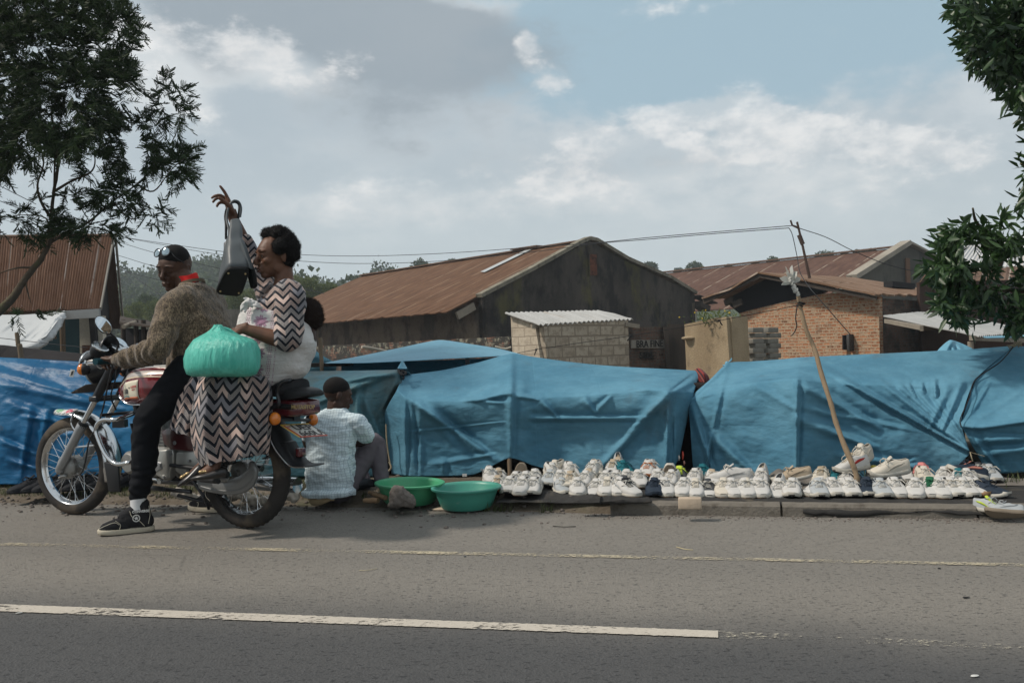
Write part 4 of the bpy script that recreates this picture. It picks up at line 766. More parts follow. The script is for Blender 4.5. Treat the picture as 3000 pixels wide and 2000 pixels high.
# ---- block kiosk
e = empty('block_shed', (0,21,.05), 'cement block shed under a corrugated zinc sheet, in front of the dark gable', 'building', None)
K2 = P(1590,960,19.5); sl = lambda px,py: V(px,py,K2,DL); sr = lambda px,py: V(px,py,K2,DR)
mb = MB(); mb.wall([lo(K2),lo(sl(1500,960)),sl(1496,925),sl(1568,950)], DR*.15); mb.build('side_wall', mat_brick('sunlit_cement_block',(.42,.36,.28),(.50,.44,.35),(.33,.28,.22),.40,.20,.016,(.30,.24,.18),.62), e, smooth=False)  # sunlight is put into the colour: paler blocks than the front wall
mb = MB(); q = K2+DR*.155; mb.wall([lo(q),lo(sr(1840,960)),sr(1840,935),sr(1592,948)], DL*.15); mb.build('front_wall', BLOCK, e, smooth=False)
mb = MB(); ra, rb, rc, rd = sl(1494,916)-DR*.15+Vector((0,0,.0)), None, None, sl(1592,951)-DR*.12; Lr = (sr(1849,936)-sr(1592,950)); Lr = DR*(Lr.length+.2)
roofsheet(mb, ra, ra+Lr+Vector((0,0,.06)), rd+Lr+Vector((0,0,.12)), rd, pitch=.15, amp=.022, thick=.02); rf = mb.build('roof', ZINC, e, angle=60)
mb = MB(); beam(mb, sl(1576,955)-DR*.2, sl(1586,952)+DR*.5, .07,.07); beam(mb, sr(1830,950), sr(1870,956), .09, .10); mb.build('rafter', TIML, e, smooth=False)
# ---- dark boundary wall
W0 = P(1492,985,27); wl = lambda px,py: V(px,py,W0,DL)
mb = MB(); n = 44; tops = []
for i in range(n+1): px = 1492-(1492-820)*i/n; q = wl(px, 985+2*noise.noise(Vector((i*.6,1,1)))); tops.append(Vector((q.x,q.y,W0.z+.02*noise.noise(Vector((i*1.1,0,0))))))
mb.wall([lo(tops[0]),lo(tops[-1])]+tops[::-1], DR*.3)
m, t = newmat('mossy_brick_wall'); uv = t.node('ShaderNodeTexCoord').outputs['UV']; x,y,z = t.sep(uv); n1 = t.noise(uv, 5, 7, .68); n2 = t.noise(t.vm('ADD',uv,(7,7,0)), 2.2, 6, .65)
b = t.node('ShaderNodeTexBrick'); t.put(b.inputs['Vector'], uv); b.inputs['Color1'].default_value=(.12,.055,.035,1); b.inputs['Color2'].default_value=(.20,.10,.065,1); b.inputs['Mortar'].default_value=(.05,.042,.036,1); b.inputs['Scale'].default_value=1; b.inputs['Brick Width'].default_value=.24; b.inputs['Row Height'].default_value=.09; b.inputs['Mortar Size'].default_value=.015
c = t.mix(t.smooth(n2,.50,.60), (.028,.026,.022), b.outputs[0]); lich = t.m('MULTIPLY', t.smooth(n1,.50,.60), t.smooth(y, W0.z-.55, W0.z-.05)); c = t.mix(t.m('MULTIPLY',lich,.75), c, (.26,.25,.19)); t.put(t.b.inputs['Base Color'], c); t.b.inputs['Roughness'].default_value=.95; bump(t, n1, .6, .03)
tag(mb.build('brick_wall', m, smooth=False), 'low dark brick boundary wall with pale lichen along its top, under the long rusty roof', 'wall')
mb = MB(); q0 = lo(W0)+DR*.3; mb.wall([q0,q0+DR*6.5,q0+DR*6.5+Vector((0,0,W0.z-.1)),q0+Vector((0,0,W0.z-.05))], DL*.25); wp = mb.build('brick_wall', BRICKD, smooth=False); tag(wp, 'sooty brick wall with painted letters between the block shed and the yellow plaster wall', 'wall')
D0 = P(1900,1000,24.0); dw = lambda px,py: V(px,py,D0,DR)
mb = MB(); mb.wall([lo(dw(1838,1000)),lo(dw(1950,1000)),dw(1950,955),dw(1838,958)], DL*.15); mb.build('wall_patch', BRICKD, wp, smooth=False)
mb = MB(); q = dw(1895,1008)-DL*.05; mb.wall([dw(1846,1020)-DL*.05,dw(1946,1020)-DL*.05,dw(1946,995)-DL*.05,dw(1846,996)-DL*.05], DL*.03); sg = mb.build('painted_sign', mat_plaster('chalky_paint',(.20,.185,.16),(.25,.23,.20),(.12,.11,.10),.55,None,4), wp, smooth=False)
mb = MB(); up = Vector((0,0,1)); mb.text('BRA FINE', dw(1898,1008)-DL*.07, DR, up, .27, .004); mb.text('5000-', dw(1890,1041)-DL*.07, DR, up, .26, .004)
for px in (1876,1893,1910):
    a,b_ = dw(px-7,1032)-DL*.06, dw(px+7,1049)-DL*.06
    for u_,v2 in ((Vector((a.x,a.y,a.z)),Vector((b_.x,b_.y,a.z))),(Vector((a.x,a.y,b_.z)),Vector((b_.x,b_.y,b_.z))),(a,Vector((a.x,a.y,b_.z))),(Vector((b_.x,b_.y,a.z)),b_)): beam(mb,u_,v2,.012,.012)
mb.build('lettering', M('soot_black',(.02,.02,.02),.9), wp, smooth=False)
mb = MB()
for k in range(5): a = dw(1956+k*10,1075)-DL*.1; b_ = dw(1953+k*10,950)-DL*.1; beam(mb, lo(a), b_, .10, .03)
beam(mb, lo(dw(1945,1075))-DL*.15, dw(1938,958)-DL*.15, .12,.08); beam(mb, lo(dw(2012,1075))-DL*.12, dw(2012,990)-DL*.12, .08,.06)
tag(mb.build('plank_door', TIMB, base=True, smooth=False), 'dark plank door beside the painted letters', 'door')
# ---- ochre plaster wall and pillar
K3 = P(2137,1000,21); yl = lambda px,py: V(px,py,K3,DL); yr = lambda px,py: V(px,py,K3,DR)
mb = MB(); mb.wall([lo(K3),lo(yl(2008,1000)),yl(2005,950),yl(2050,940),yl(2100,930),yl(2128,928)], DR*.12); mb.wall([lo(K3)+DR*.12,lo(yr(2195,1000)),yr(2190,926),K3+Vector((0,0,(yl(2128,928).z-K3.z)))+DR*.12], DL*.12)
mb.ell(yl(2022,990),(.22,.12,.05))
tag(mb.build('plaster_wall', PLY, smooth=False, bevel=.03), 'ochre plastered wall end with weeds on top, right of the plank door', 'wall')
mb = MB(); rs = random.Random(2)
for i,y in enumerate([967,983,999,1013,1027,1042,1057]):
    for j in (0,1):
        px = 2192+j*44+(7 if i%2 else 0); q = V(px+20,y,P(2235,1000,22.5),DR) ; mb.box(q,(.485,.2,.124), Matrix.Rotation(math.atan2(DR.y,DR.x)+rs.uniform(-.03,.03),3,'Z'))
zl = min(v[2] for v in mb.v); q = V(2235,1060,P(2235,1000,22.5),DR); mb.box((q.x,q.y,zl/2),(.7,.2,zl), Matrix.Rotation(math.atan2(DR.y,DR.x),3,'Z'))
tag(mb.build('block_stack', M('grey_block',(.19,.18,.155),.92,var=.3,vs=3,bmp=.6,bs=20,dirt=(.10,.09,.075)), bevel=.012, base=True), 'stack of loose grey cement blocks in front of the orange brick house', 'blocks')
rsn = np.random.RandomState(3); c = np.array(yl(2085,931)); cen = c+rsn.normal(size=(110,3))*np.array([.28,.1,.06]); e = empty('weed', yl(2085,935), 'yellow flowering weeds growing on top of the ochre plaster wall', 'plant'); leafmesh('foliage', cen, unit(rsn.normal(size=(110,3))+[0,0,.7]), .12, .035, LEAFB, e, rs=rsn)
mb = MB()
for k in range(7): MB().ell(tuple(c+rsn.normal(size=3)*np.array([.40,.05,.08])+[0,-.1,.07]), (.020,)*3, n=7, m=5).build('flower', M('yellow_petal',(.45,.32,.03),.7), e)
# ---- lean-to roof and dark stall right
e = empty('lean_to', (17,22,.05), 'lean-to with a sagging grey zinc roof and dark underside beneath the right tree', 'shelter')
Pz = [P(2590,925,24),P(2835,930,28),P(3000,965,25),P(3150,985,24),P(2950,983,19),P(2862,984,18.5)]
mb = MB(); roofsheet(mb, P(2588,925,23), P(2720,912,28), P(3050,972,24), P(2868,985,18.5), pitch=.16, amp=.02, thick=.02); mb.build('roof', mat_roof('dull_zinc_roof',(.27,.275,.27),(.35,.355,.35),(.2,.18,.15),.8,.3), e, angle=60)
for a,b_ in (((2595,940,23),(2700,960,20)),((2700,963,21),(2760,958,23)),((2845,990,18.5),(3050,1000,22))):
    mb = MB(); beam(mb, P(*a), P(*b_), .08,.10); mb.build('purlin', TIML, e, smooth=False)
mb = MB(); a = P(2843,1000,18.6); mb.tube([lo(a),a],.06,8); mb.build('post', TIML, e)
a = P(2975,1005,21); mb = MB(); mb.tube([lo(a),a],.05,8); mb.build('post', TIMB, e)
mb = MB(); roofsheet(mb, P(2880,985,17.8), P(3100,975,21), P(3130,982,19), P(2890,989,17.2), thick=.015); mb.build('awning', TD, e, smooth=False)
mb = MB(); a = lo(P(2700,1000,27)); mb.wall([a, a+Vector((11,3,0)), a+Vector((11,3,2.6)), a+Vector((0,0,2.5))], (0,.2,0)); mb.build('back_wall', M('dark_red_brown_wall',(.045,.028,.022),.9,var=.4,vs=3), e, smooth=False)
e = empty('shed', (27,38,.05), 'pale iron roofed shed mostly hidden behind the leaves of the right tree', 'building')
mb = MB(); roofsheet(mb, P(2830,715,38), P(3150,665,44), P(3200,760,36), P(2760,800,34), pitch=.3, amp=.02); mb.build('roof', mat_roof('light_iron_roof',(.42,.42,.42),(.50,.50,.50),(.35,.28,.22),1.2,.3), e, smooth=False)
mb = MB(); roofsheet(mb, P(2760,800,34), P(3200,760,36), P(3200,850,31), P(2740,865,30), pitch=.3, amp=.02); mb.build('roof', RUST2, e, smooth=False)
mb = MB(); a = lo(P(2780,900,35)); mb.wall([a,a+Vector((9,1.5,0)),a+Vector((9,1.5,P(3000,790,36).z)),a+Vector((0,0,P(2790,805,34).z-.15))],(0,.2,0)); mb.build('wall', MATS['dark_red_brown_wall'], e, smooth=False)
mb = MB(); roofsheet(mb, P(2730,775,40), P(2760,770,43), P(2700,835,40), P(2688,835,37), thick=.04); mb.build('eave_sheet', RUST, e, smooth=False)
# ---- left house
e = empty('house', (-14,29,.05), 'house at the left with a steep red brown corrugated roof and a dark open gable', 'building')
YL = 24; r0 = P(-420,700,YL+2.5); r1 = P(332,691,YL+1.2); e1_ = P(293,905,YL-1.2); e0_ = P(-420,925,YL-.4)
mb = MB(); roofsheet(mb, r0, r1, e1_, e0_, pitch=.092*YL/28*1.05, amp=.027, thick=.015); bk = r1+Vector((1.25,4.6,0)); b1 = P(357,962,YL+3.2); roofsheet(mb, r1, r0, r0+(b1-r1), b1, thick=.03)
rf = mb.build('roof', mat_roof('red_brown_roof',(.145,.077,.047),(.20,.115,.075),(.34,.30,.27),.93,.35), e, angle=60)
mb = MB()
for a,b_ in zip([r0],[r1]): mb.tube([a+Vector((0,0,.02)),b_+Vector((0,0,.02))], .05, 6)
mb.build('ridge_cap', RUST2, rf)
mb = MB(); beam(mb, r1+Vector((.06,0,0)), b1+Vector((.06,0,0)), .05, .22); beam(mb, r1+Vector((.03,-.03,-.02)), e1_+Vector((.03,-.03,0)), .04, .10); mb.build('barge_board', M('weathered_board',(.22,.205,.18),.85,var=.25,vs=3), e, smooth=False)
mb = MB(); mb.wall([Vector((e1_.x-.05,e1_.y,.05)), Vector((b1.x-.35,b1.y,.05)), b1+Vector((-.35,0,-.05)), r1+Vector((-.25,0,-.25)), e1_+Vector((-.15,0,-.1))], (-.15,0,0)); mb.build('gable_wall', M('open_gable_shade',(.018,.016,.016),.9,var=.4,vs=2), e, smooth=False)  # near-black panel stands in for the shade inside the open gable
fw = lambda px,py: P(px,py,YL-.9)
mb = MB(); beam(mb, P(160,925,YL-1.3), P(293,917,YL-1.35), .08, .22); mb.build('fascia', M('grey_fascia',(.25,.26,.26),.8,var=.2,vs=4), e, smooth=False)
mb = MB(); mb.wall([lo(fw(232,1000)),lo(fw(300,1000)),fw(300,925),fw(232,925)], (0,.2,0)); mb.build('front_wall', CREAM, e, smooth=False)
mb = MB(); mb.wall([lo(P(-400,1000,YL)),lo(P(238,1000,YL-.6)),P(238,925,YL-.6),P(-400,925,YL)], (0,.2,0)); mb.build('front_wall', M('teal_door_paint',(.035,.085,.10),.7,var=.4,vs=3,stretch=(1,1,.3)), e, smooth=False)
mb = MB(); a = P(182,930,YL-1.1); mb.tube([lo(a),a],.07,8); mb.build('post', WOOD, e)
a = P(300,1010,YL-.7); mb = MB(); mb.box((a.x-.25,a.y-.2,.7),(.25,.25,1.4)); mb.build('stove_box', M('rust_brown',(.12,.055,.035),.8), e)
c = [P(-60,925,21),P(190,912,21)]
m = M('white_canvas',(.52,.54,.55),.8,var=.06,vs=3,bmp=.25,bs=12,bd=.02,trans=.2)
aw = [rowY([(-200,930),(0,922),(60,922),(120,918),(188,911)],[22.6]*5), rowY([(-200,985),(0,980),(50,980),(110,975),(165,945)],[20.6]*5), rowY([(-200,1015),(0,1012),(30,1014),(70,1018),(135,985)],[19.6]*5)]
tarp('awning_cloth', aw, [((60,925),(0,975),4,.12),((165,925),(90,990),5,.15),((130,935),(50,1005),5,.1)], m, 'white canvas awning slung below the eave of the left house', 'awning', None, 60, 30, 12, .6, False, .06)
mb = MB(); mb.tube(catmull([P(188,912,22.5),P(176,935,21.6),P(160,955,21),P(140,985,20),P(110,1010,19.6),P(70,1020,19.5)],8), [.03,.10,.13,.12,.10,.05], 8); tag(mb.build('cloth_edge', m, disp=lambda c,n: .05*noise.noise(c*7)), 'crumpled hanging edge of the white canvas awning', 'cloth')
for i,(a,b_) in enumerate([((125,990,20.2),(165,988,20.3)),((100,1003,20.0),(140,1001,20.1))]): stick('awning_pole', [P(*a),P(*b_)], .035, WOOD, ['upper wooden pole end under the white awning','lower wooden pole end under the white awning'][i], 'pole', knots=False)
mb = MB(); mb.wall([lo(P(-300,1020,17)),lo(P(275,1050,16.5)),P(275,1040,16.5),P(120,1024,16.8),P(0,1010,17),P(-300,1005,17)],(0,.1,0)); tag(mb.build('fence', M('dark_plastic_fence',(.028,.026,.028),.8,var=.4,vs=3), smooth=False), 'dark sagging plastic sheet fence in front of the left house', 'fence')
# ---- wooden shed
e = empty('wooden_shed', (-9,20,.05), 'dark shed of rough horizontal planks behind the man in the brown sweater', 'shed')
S0 = P(356,960,19); S1 = P(470,965,17.5); mb = MB()
for k in range(14):
    z = .1+k*.125; a = Vector((S0.x+1.05,S0.y,z)); b_ = Vector((S1.x+.6,S1.y,z+.01)); beam(mb, a, b_, .02, .085)
mb.build('planks', WOODG, e, smooth=False)
mb = MB(); mb.wall([lo(S0)+Vector((0,.15,0)),lo(S1)+Vector((.8,.15,0)),S1+Vector((.8,.15,-.1)),S0+Vector((0,.15,0))],(0,.1,0)); mb.build('back_panel', DARKV, e, smooth=False)
for px,Y in ((360,18.9),(398,18.4),(420,18.2),(480,17.3)): mb = MB(); a = P(px,940,Y); mb.tube([lo(a),a+Vector((0,0,.02))],.05,7); mb.build('post', TIMB, e)
mb = MB(); roofsheet(mb, P(352,925,20.5), P(530,958,18.5), P(540,966,16.8), P(350,942,18.4), thick=.04); mb.build('roof', TIMB, e, smooth=False); mb = MB(); mb.tube([P(362,957,18.0),P(398,943,18.4)],.05,7); mb.build('rail', TIML, e)
mb = MB(); mb.wall([lo(P(630,940,26)),lo(P(900,960,26)),P(900,912,26),P(630,905,26)],(0,.2,0)); tag(mb.build('concrete_wall', mat_plaster('grey_cement',(.16,.15,.135),(.20,.19,.17),(.10,.095,.085),.5,None,1.5), smooth=False), 'grey cement wall glimpsed between the man and the woman', 'wall')
# ---- mast and wires
e = empty('power_mast', lo(P(2372,815,28)), 'thin leaning iron mast on the roof of the brick house carrying the wires', 'mast')
mb = MB(); mb.tube([P(2335,650,28),P(2347,700,28),P(2372,815,28)],[.035,.035,.05],7); mb.build('pole', M('rusty_iron',(.07,.045,.035),.8), e)
mb = MB(); mb.tube([P(2316,645,28),P(2321,660,28),P(2340,668,28)],[.03,.03,.04],6); mb.tube([P(2341,688,28),P(2352,716,28)],.07,6); mb.build('bracket', MATS['rusty_iron'], e)
def wire(pts, label, r=.012):
    q = catmull(pts, 10); mb = MB(); mb.tube(q, r, 5, caps=False); return tag(mb.build('power_cable', WIRE, base=True), label, 'cable', 'overhead cables')
wire([P(2320,661,28),P(2100,679,30),P(1900,696,31),P(1740,712,33),P(1590,722,36),P(1300,742,40),P(1060,750,42),P(868,745,44),P(700,728,46)], 'upper overhead cable running from the mast past the dark gable to the left', .013)
wire([P(2312,668,28),P(2100,684,30),P(1900,701,31),P(1745,714,33),P(1560,738,36),P(1300,764,40),P(1060,772,42),P(868,764,44),P(640,745,46),P(330,690,50)], 'lower overhead cable running from the mast past the dark gable to the left', .013)
wire([P(2312,668,28),P(2322,690,28),P(2335,750,28),P(2345,800,27),P(2370,840,26.2),P(2388,862,25.9),P(2430,910,25.7),P(2492,981,25.7)], 'loose wire dropping from the mast down the orange brick wall to the meter box', .013)
wire([P(2340,668,28),P(2420,695,29),P(2500,735,29),P(2600,775,29),P(2700,800,29),P(2760,820,29)], 'cable from the mast sloping right over the roofs', .013)
wire([P(330,690,50),P(500,716,46),P(700,742,44),P(870,752,43)], 'overhead cable just above the head of the man in the brown sweater', .014)
wire([P(200,672,55),P(335,706,50),P(470,745,46),P(700,800,43),P(950,860,40)], 'overhead cable passing behind the forehead of the man in the brown sweater', .014)
wire([P(0,640,58),P(340,746,50),P(460,782,46),P(700,840,43)], 'overhead cable crossing behind the eyes of the man in the brown sweater', .014)
wire([P(340,785,40),P(380,798,38),P(465,820,36),P(620,852,34)], 'overhead cable crossing just above the hill by the left house', .012)
wire([P(338,772,40),P(400,815,32),P(475,868,26),P(560,925,22)], 'steep thin cable dropping to the right in front of the hill', .009)
wire([P(-10,540,30),P(40,565,31),P(105,598,32)], 'cable fragment under the leaves at the far left, upper one', .013); wire([P(-10,585,30),P(60,612,31),P(110,630,32)], 'cable fragment under the leaves at the far left, lower one', .013)
wire([P(0,990,19),P(130,1005,18.5),P(255,1018,18)], 'thin cable stretched in front of the teal door of the left house', .007)
# ================================================================== the motorcycle's own frame
OB = G(724,1547); FC = G(220,1506); BX = (FC-OB).normalized(); BY = Vector((-BX.y,BX.x,0)); BZ = Vector((0,0,1)); WB = (FC-OB).length
def L2W(x,y,z): return OB + BX*x + BY*y + BZ*z
def B(px, py, yl=0.0):
    o = OB + BY*yl; r = ray(px,py); return CAM + r*((o-CAM).dot(BY)/r.dot(BY))
def W2L(p): d = Vector(p)-OB; return (d.dot(BX), d.dot(BY), d.dot(BZ))
CHROME = M('chrome', (.62,.63,.64), .16, 1.0, var=.08, vs=20, dirt=(.28,.25,.21), ds=14, dth=.60); STEEL = M('fork_grey', (.30,.31,.32), .42, .6, var=.1, vs=30, dirt=(.12,.105,.09), ds=12, dth=.58)
ALU = M('engine_alloy', (.27,.27,.26), .5, .7, var=.2, vs=25, bmp=.3, bs=120, bd=.002, dirt=(.06,.05,.04), ds=12, dth=.5); BLK = M('black_paint', (.013,.014,.017), .35, var=.2, vs=20, dirt=(.07,.06,.05), ds=10, dth=.6)
RUB = M('tyre_rubber', (.035,.032,.03), .85, var=.3, vs=16, bmp=.5, bs=160, bd=.003, dirt=(.12,.095,.07), ds=5, dth=.46); BPL = M('black_plastic', (.011,.012,.014), .5, spec=.3, var=.2, bmp=.15, bs=200, bd=.001)
REDP = M('dark_red_paint', (.17,.006,.012), .22, .25, var=.06, coat=1.0, dirt=(.10,.05,.045), ds=9, dth=.66); SILV = M('silver_paint', (.50,.44,.40), .3, .5, var=.08, coat=.5); AMB = M('amber_lens', (.62,.17,.01), .22, var=.12, vs=60, bmp=.4, bs=180, bd=.002, coat=.6)
REDL = M('dark_red_lens', (.085,.008,.012), .2, coat=.8); GLS = M('mirror_glass', (.62,.68,.72), .04, 1.0, var=.02); GAUGE = M('gauge_glass', (.32,.37,.41), .1, .4, coat=.8, var=.1)
mc = empty('motorcycle', OB, 'red and chrome motorcycle on the road with a man and a woman on it', 'motorcycle')
def Q(px,py,yl): return B(px,py,yl)
def wheel(c, R, fw_, minor, rimr, tread, lab):
    n_ = fw_.cross(BZ).normalized(); A_, B_ = fw_.normalized(), BZ.copy()
    mb = MB(); prof = []; 
    for k in range(13):
        a = -math.pi*.5*1.35 + math.pi*1.35*k/12; prof.append((R-minor*1.05+minor*1.05*math.cos(a), minor*.92*math.sin(a)))
    prof += [(rimr-.004, minor*.55), (rimr-.004,-minor*.55)]
    mb.ringsolid(prof, c, n_, 96, A=A_, B=B_)
    if tread:
        m_ = len(prof)
        for i in range(96):
            for k in range(3,10):
                v = Vector(mb.v[i*m_+k]); d = (v-c); rr = d - n_*d.dot(n_); 
                if (i+k) % 2: v -= rr.normalized()*.0055
                mb.v[i*m_+k] = tuple(v)
    w_ = mb.build('wheel', RUB, mc, angle=180 if not tread else 25)
    mb = MB(); r = rimr; mb.ringsolid([(r+.006,-.026),(r+.008,-.030),(r+.001,-.031),(r-.006,-.024),(r-.010,-.010),(r-.019,0),(r-.010,.010),(r-.006,.024),(r+.001,.031),(r+.008,.030),(r+.006,.026),(r-.004,.008),(r-.004,-.008)], c, n_, 72, A=A_, B=B_); mb.build('rim', CHROME, w_, angle=60)
    mb = MB(); mb.lathe([(.001,-.075),(.018,-.075),(.022,-.06),(.045,-.055),(.062,-.045),(.064,.028),(.05,.04),(.03,.05),(.018,.07),(.001,.07)], c, n_, 28); mb.build('hub', ALU, w_, angle=35)
    for i in range(36):
        a = 2*math.pi*i/36; side = 1 if i%2 else -1; b_ = a + (.62 if (i//2)%2 else -.62)
        p0 = c + (A_*math.cos(b_)+B_*math.sin(b_))*.056 + n_*side*.032; p1 = c + (A_*math.cos(a)+B_*math.sin(a))*(r-.012) + n_*side*.006
        mb = MB(); mb.tube([p0,p1,], .0017, 5); q = p0.lerp(p1,.93); mb.tube([q,p1],.0034,5); mb.build('spoke', CHROME, w_)
    return w_
FWD = Matrix.Rotation(R_(6),3,'Z') @ BX     # the bars are turned a little to the rider's left
FSD = Vector((-FWD.y,FWD.x,0)); FH = L2W(WB,0,.297); RH = L2W(0,0,.306)
w1 = wheel(FH, .297, FWD, .040, .232, False, ''); w2_ = wheel(RH, .306, BX, .048, .232, True, '')
def F(f, s, z): return Vector((FH.x,FH.y,0)) + FWD*f + FSD*s + BZ*z     # steering frame, origin under the front axle
# brake plate, left
mb = MB(); mb.lathe([(.001,.078),(.03,.078),(.055,.070),(.072,.058),(.076,.04),(.07,.03)], FH, FSD, 28); mb.tube([F(-.02,.075,.25),F(.03,.08,.232)],.010,8); mb.ell(F(-.01,.085,.245),(.02,.012,.012)); mb.build('brake_plate', ALU, w1, angle=35)
# forks
ftop = Vector((-.345,0,.48)); fdir = ftop.normalized()
for s_ in (1,-1):
    a = F(.02,s_*.088,.285); mb = MB(); t_ = lambda d: a + (FWD*fdir.x+BZ*fdir.z)*d
    mb.tube([t_(-.015),t_(.0),t_(.05),t_(.24),t_(.30),t_(.335),t_(.34)], [.018,.024,.025,.026,.029,.029,.024], 18); mb.ell(F(.018,s_*.088,.283),(.024,.024,.03)); mb.build('fork_leg', STEEL, mc, angle=50)
    mb = MB(); mb.tube([t_(.33),t_(.52)], .0165, 16); mb.build('fork_tube', CHROME, mc)
    mb = MB(); mb.tube([t_(.325),t_(.345),t_(.35)],[.029,.029,.020],16); mb.build('dust_seal', BPL, mc)
    mb = MB(); mb.tube([t_(.51),t_(.60),t_(.75)], [.024,.027,.026], 14); mb.build('fork_shroud', BLK, mc)
mb = MB(); qf = lambda d,s_: F(.02+fdir.x*d, s_, .285+fdir.z*d)
mb.loft([[qf(.52,-.115)+x for x in (FWD*.035-BZ*.016,FWD*.035+BZ*.016,-FWD*.045+BZ*.016,-FWD*.045-BZ*.016)],[qf(.52,.115)+x for x in (FWD*.03-BZ*.016,FWD*.03+BZ*.016,-FWD*.03+BZ*.016,-FWD*.03-BZ*.016)]]); mb.ell(qf(.52,.1)+FWD*.02,(.012,.012,.012)); mb.build('fork_yoke', BLK, mc, bevel=.006)
mb = MB(); mb.loft([[qf(.75,-.11)+x for x in (FWD*.03-BZ*.012,FWD*.03+BZ*.012,-FWD*.04+BZ*.012,-FWD*.04-BZ*.012)],[qf(.75,.11)+x for x in (FWD*.03-BZ*.012,FWD*.03+BZ*.012,-FWD*.04+BZ*.012,-FWD*.04-BZ*.012)]]); mb.build('fork_yoke', BLK, mc, bevel=.006)
# front mudguard
mb = MB(); rings = []
for i in range(31):
    f = i/30; a = R_(68) + R_(128)*f; r = .335 + .012*math.sin(f*3.1) + (.03*(1-f/.12) if f < .12 else 0); wdt = .075*min(1,.35+f*3.2)*(1 if f < .9 else 1-.3*(f-.9)/.1)
    ring = []
    for k in range(9):
        b = -1+2*k/8; ring.append(F(math.cos(a)*(r-.028*b*b-.0)*1.0, wdt*b, .297+math.sin(a)*(r-.028*b*b)))
    rings.append(ring)
mb.loft(rings, closed=False); fm = mb.build('mudguard', CHROME, mc, solid=.003, angle=180)
def fpatch(a0,a1,b0,b1,name,mat,n=5):
    mb = MB(); g = []
    for i in range(n+1):
        a = a0+(a1-a0)*i/n; f = (a-R_(68))/R_(128); r = .3395+.012*math.sin(f*3.1)+(.03*(1-f/.12) if f < .12 else 0); row_ = []
        for k in range(4):
            b = b0+(b1-b0)*k/3 + .12*math.sin(i*2.1+k); wdt = .075*min(1,.35+f*3.2); row_.append(F(math.cos(a)*(r-.028*b*b), wdt*b*1.03, .297+math.sin(a)*(r-.028*b*b)))
        g.append(row_)
    mb.loft(g, closed=False); return mb.build(name, mat, fm, solid=.0008, angle=180)
fpatch(R_(72),R_(83),.05,.75,'leaf_decal',M('decal_green',(.16,.36,.20),.4)); fpatch(R_(90),R_(99),.35,.8,'flower_decal',M('decal_pink',(.50,.07,.12),.4)); fpatch(R_(88),R_(94),-.1,.3,'flower_decal',MATS['decal_pink']); fpatch(R_(82),R_(87),-.2,.1,'line_decal',M('decal_yellow',(.5,.42,.08),.4)); fpatch(R_(70),R_(100),-.02,.9,'decal_base',M('decal_white',(.58,.58,.56),.4),10).location = -FSD*.0006
mb = MB(); mb.tube(catmull([F(-.10,.085,.62),F(-.085,.085,.56),F(-.13,.083,.50)],6),.007,7); mb.tube(catmull([F(-.24,.07,.43),F(-.09,.09,.42),F(-.03,.09,.43)],5),.006,7); mb.build('mudguard_stay', CHROME, mc)
# crash bar
for s_ in (1,-1):
    y = .19*s_; pts = [L2W(.80,s_*.05,.62)] + [Q(*p,.19) if s_ > 0 else Q(*p,.19)-BY*.38 for p in ((341,1228),(305,1229),(287,1240),(281,1262),(291,1293),(306,1325),(323,1347),(345,1359),(378,1354))] + [L2W(.70,s_*.10,.36)]
    mb = MB(); mb.tube(catmull(pts,6), .0125, 12); mb.build('crash_bar', CHROME, mc)
mb = MB(); mb.tube([L2W(.92,-.14,.62),L2W(.92,.17,.62)], .010, 10); mb.box(Q(352,1240,.10),(.07,.05,.045)); mb.build('crash_bar_brace', BLK, mc)
# tank
def tankp(x, th, k=1.0):
    """x .40-.905 along the bike, th angle from straight up"""
    f = (x-.40)/.505; hw = .150*(1-max(0,(f-.35))**2*1.25)*(1-.35*max(0,.3-f)/.3)*(1 if f < .93 else math.sqrt(max(0,1-((f-.93)/.07)**2))*.999+.001); zt = .868+.022*math.sin(min(1,f*1.15)*math.pi)- .09*max(0,f-.72)**1.2/.2; zb = .665 - .0*f + .07*max(0,f-.82)/.18; zc = (zt*.45+zb*.55); 
    if f > .93: e = 1-math.sqrt(max(0,1-((f-.93)/.07)**2)); zt -= (zt-zc)*e; zb += (zc-zb)*e
    s,c = math.sin(th), math.cos(th); p = .72; yy = hw*math.copysign(abs(s)**p,s)*k; zz = zc + ((zt-zc) if c > 0 else (zc-zb))*math.copysign(abs(c)**p,c)*k
    return L2W(x, yy, zz)
xs_ = [.40+.505*i/28 for i in range(28)]+[.895,.90,.903,.905]; mb = MB(); mb.loft([[tankp(x, 2*math.pi*k/32) for k in range(32)] for x in xs_]); tk = mb.build('tank', REDP, mc, angle=60)
def tpatch(fn, name, mat, n=24, k=1.008, par=tk):
    mb = MB(); g = []
    for i in range(n+1): x, t0, t1 = fn(i/n); g.append([tankp(x, t0+(t1-t0)*j/6, k) for j in range(7)])
    mb.loft(g, closed=False); return mb.build(name, mat, par, solid=.0008, angle=180)
tpatch(lambda f: (.43+.45*f, R_(35)+R_(15)*f, R_(50)+R_(22)*math.sin(f*1.6)), 'silver_stripe', SILV); tpatch(lambda f: (.885-.11*math.sin(f*3.14)*.35-.02, R_(52)+R_(70)*f, R_(52)+R_(70)*f+.16), 'silver_stripe', SILV, 16)
tpatch(lambda f: (.44+.42*f, R_(12), R_(24)+R_(4)*f), 'silver_stripe', SILV); tpatch(lambda f: (.42+.43*f, R_(60)+R_(6)*f, R_(63.5)+R_(8)*f), 'pale_pinstripe', M('pin_cream',(.55,.45,.33),.35)); tpatch(lambda f: (.80+.07*math.cos(f*3.0)*.7, R_(66)+R_(52)*f, R_(66)+R_(52)*f+.05), 'dark_arc', M('dark_maroon',(.05,.004,.006),.3), 16, 1.010)
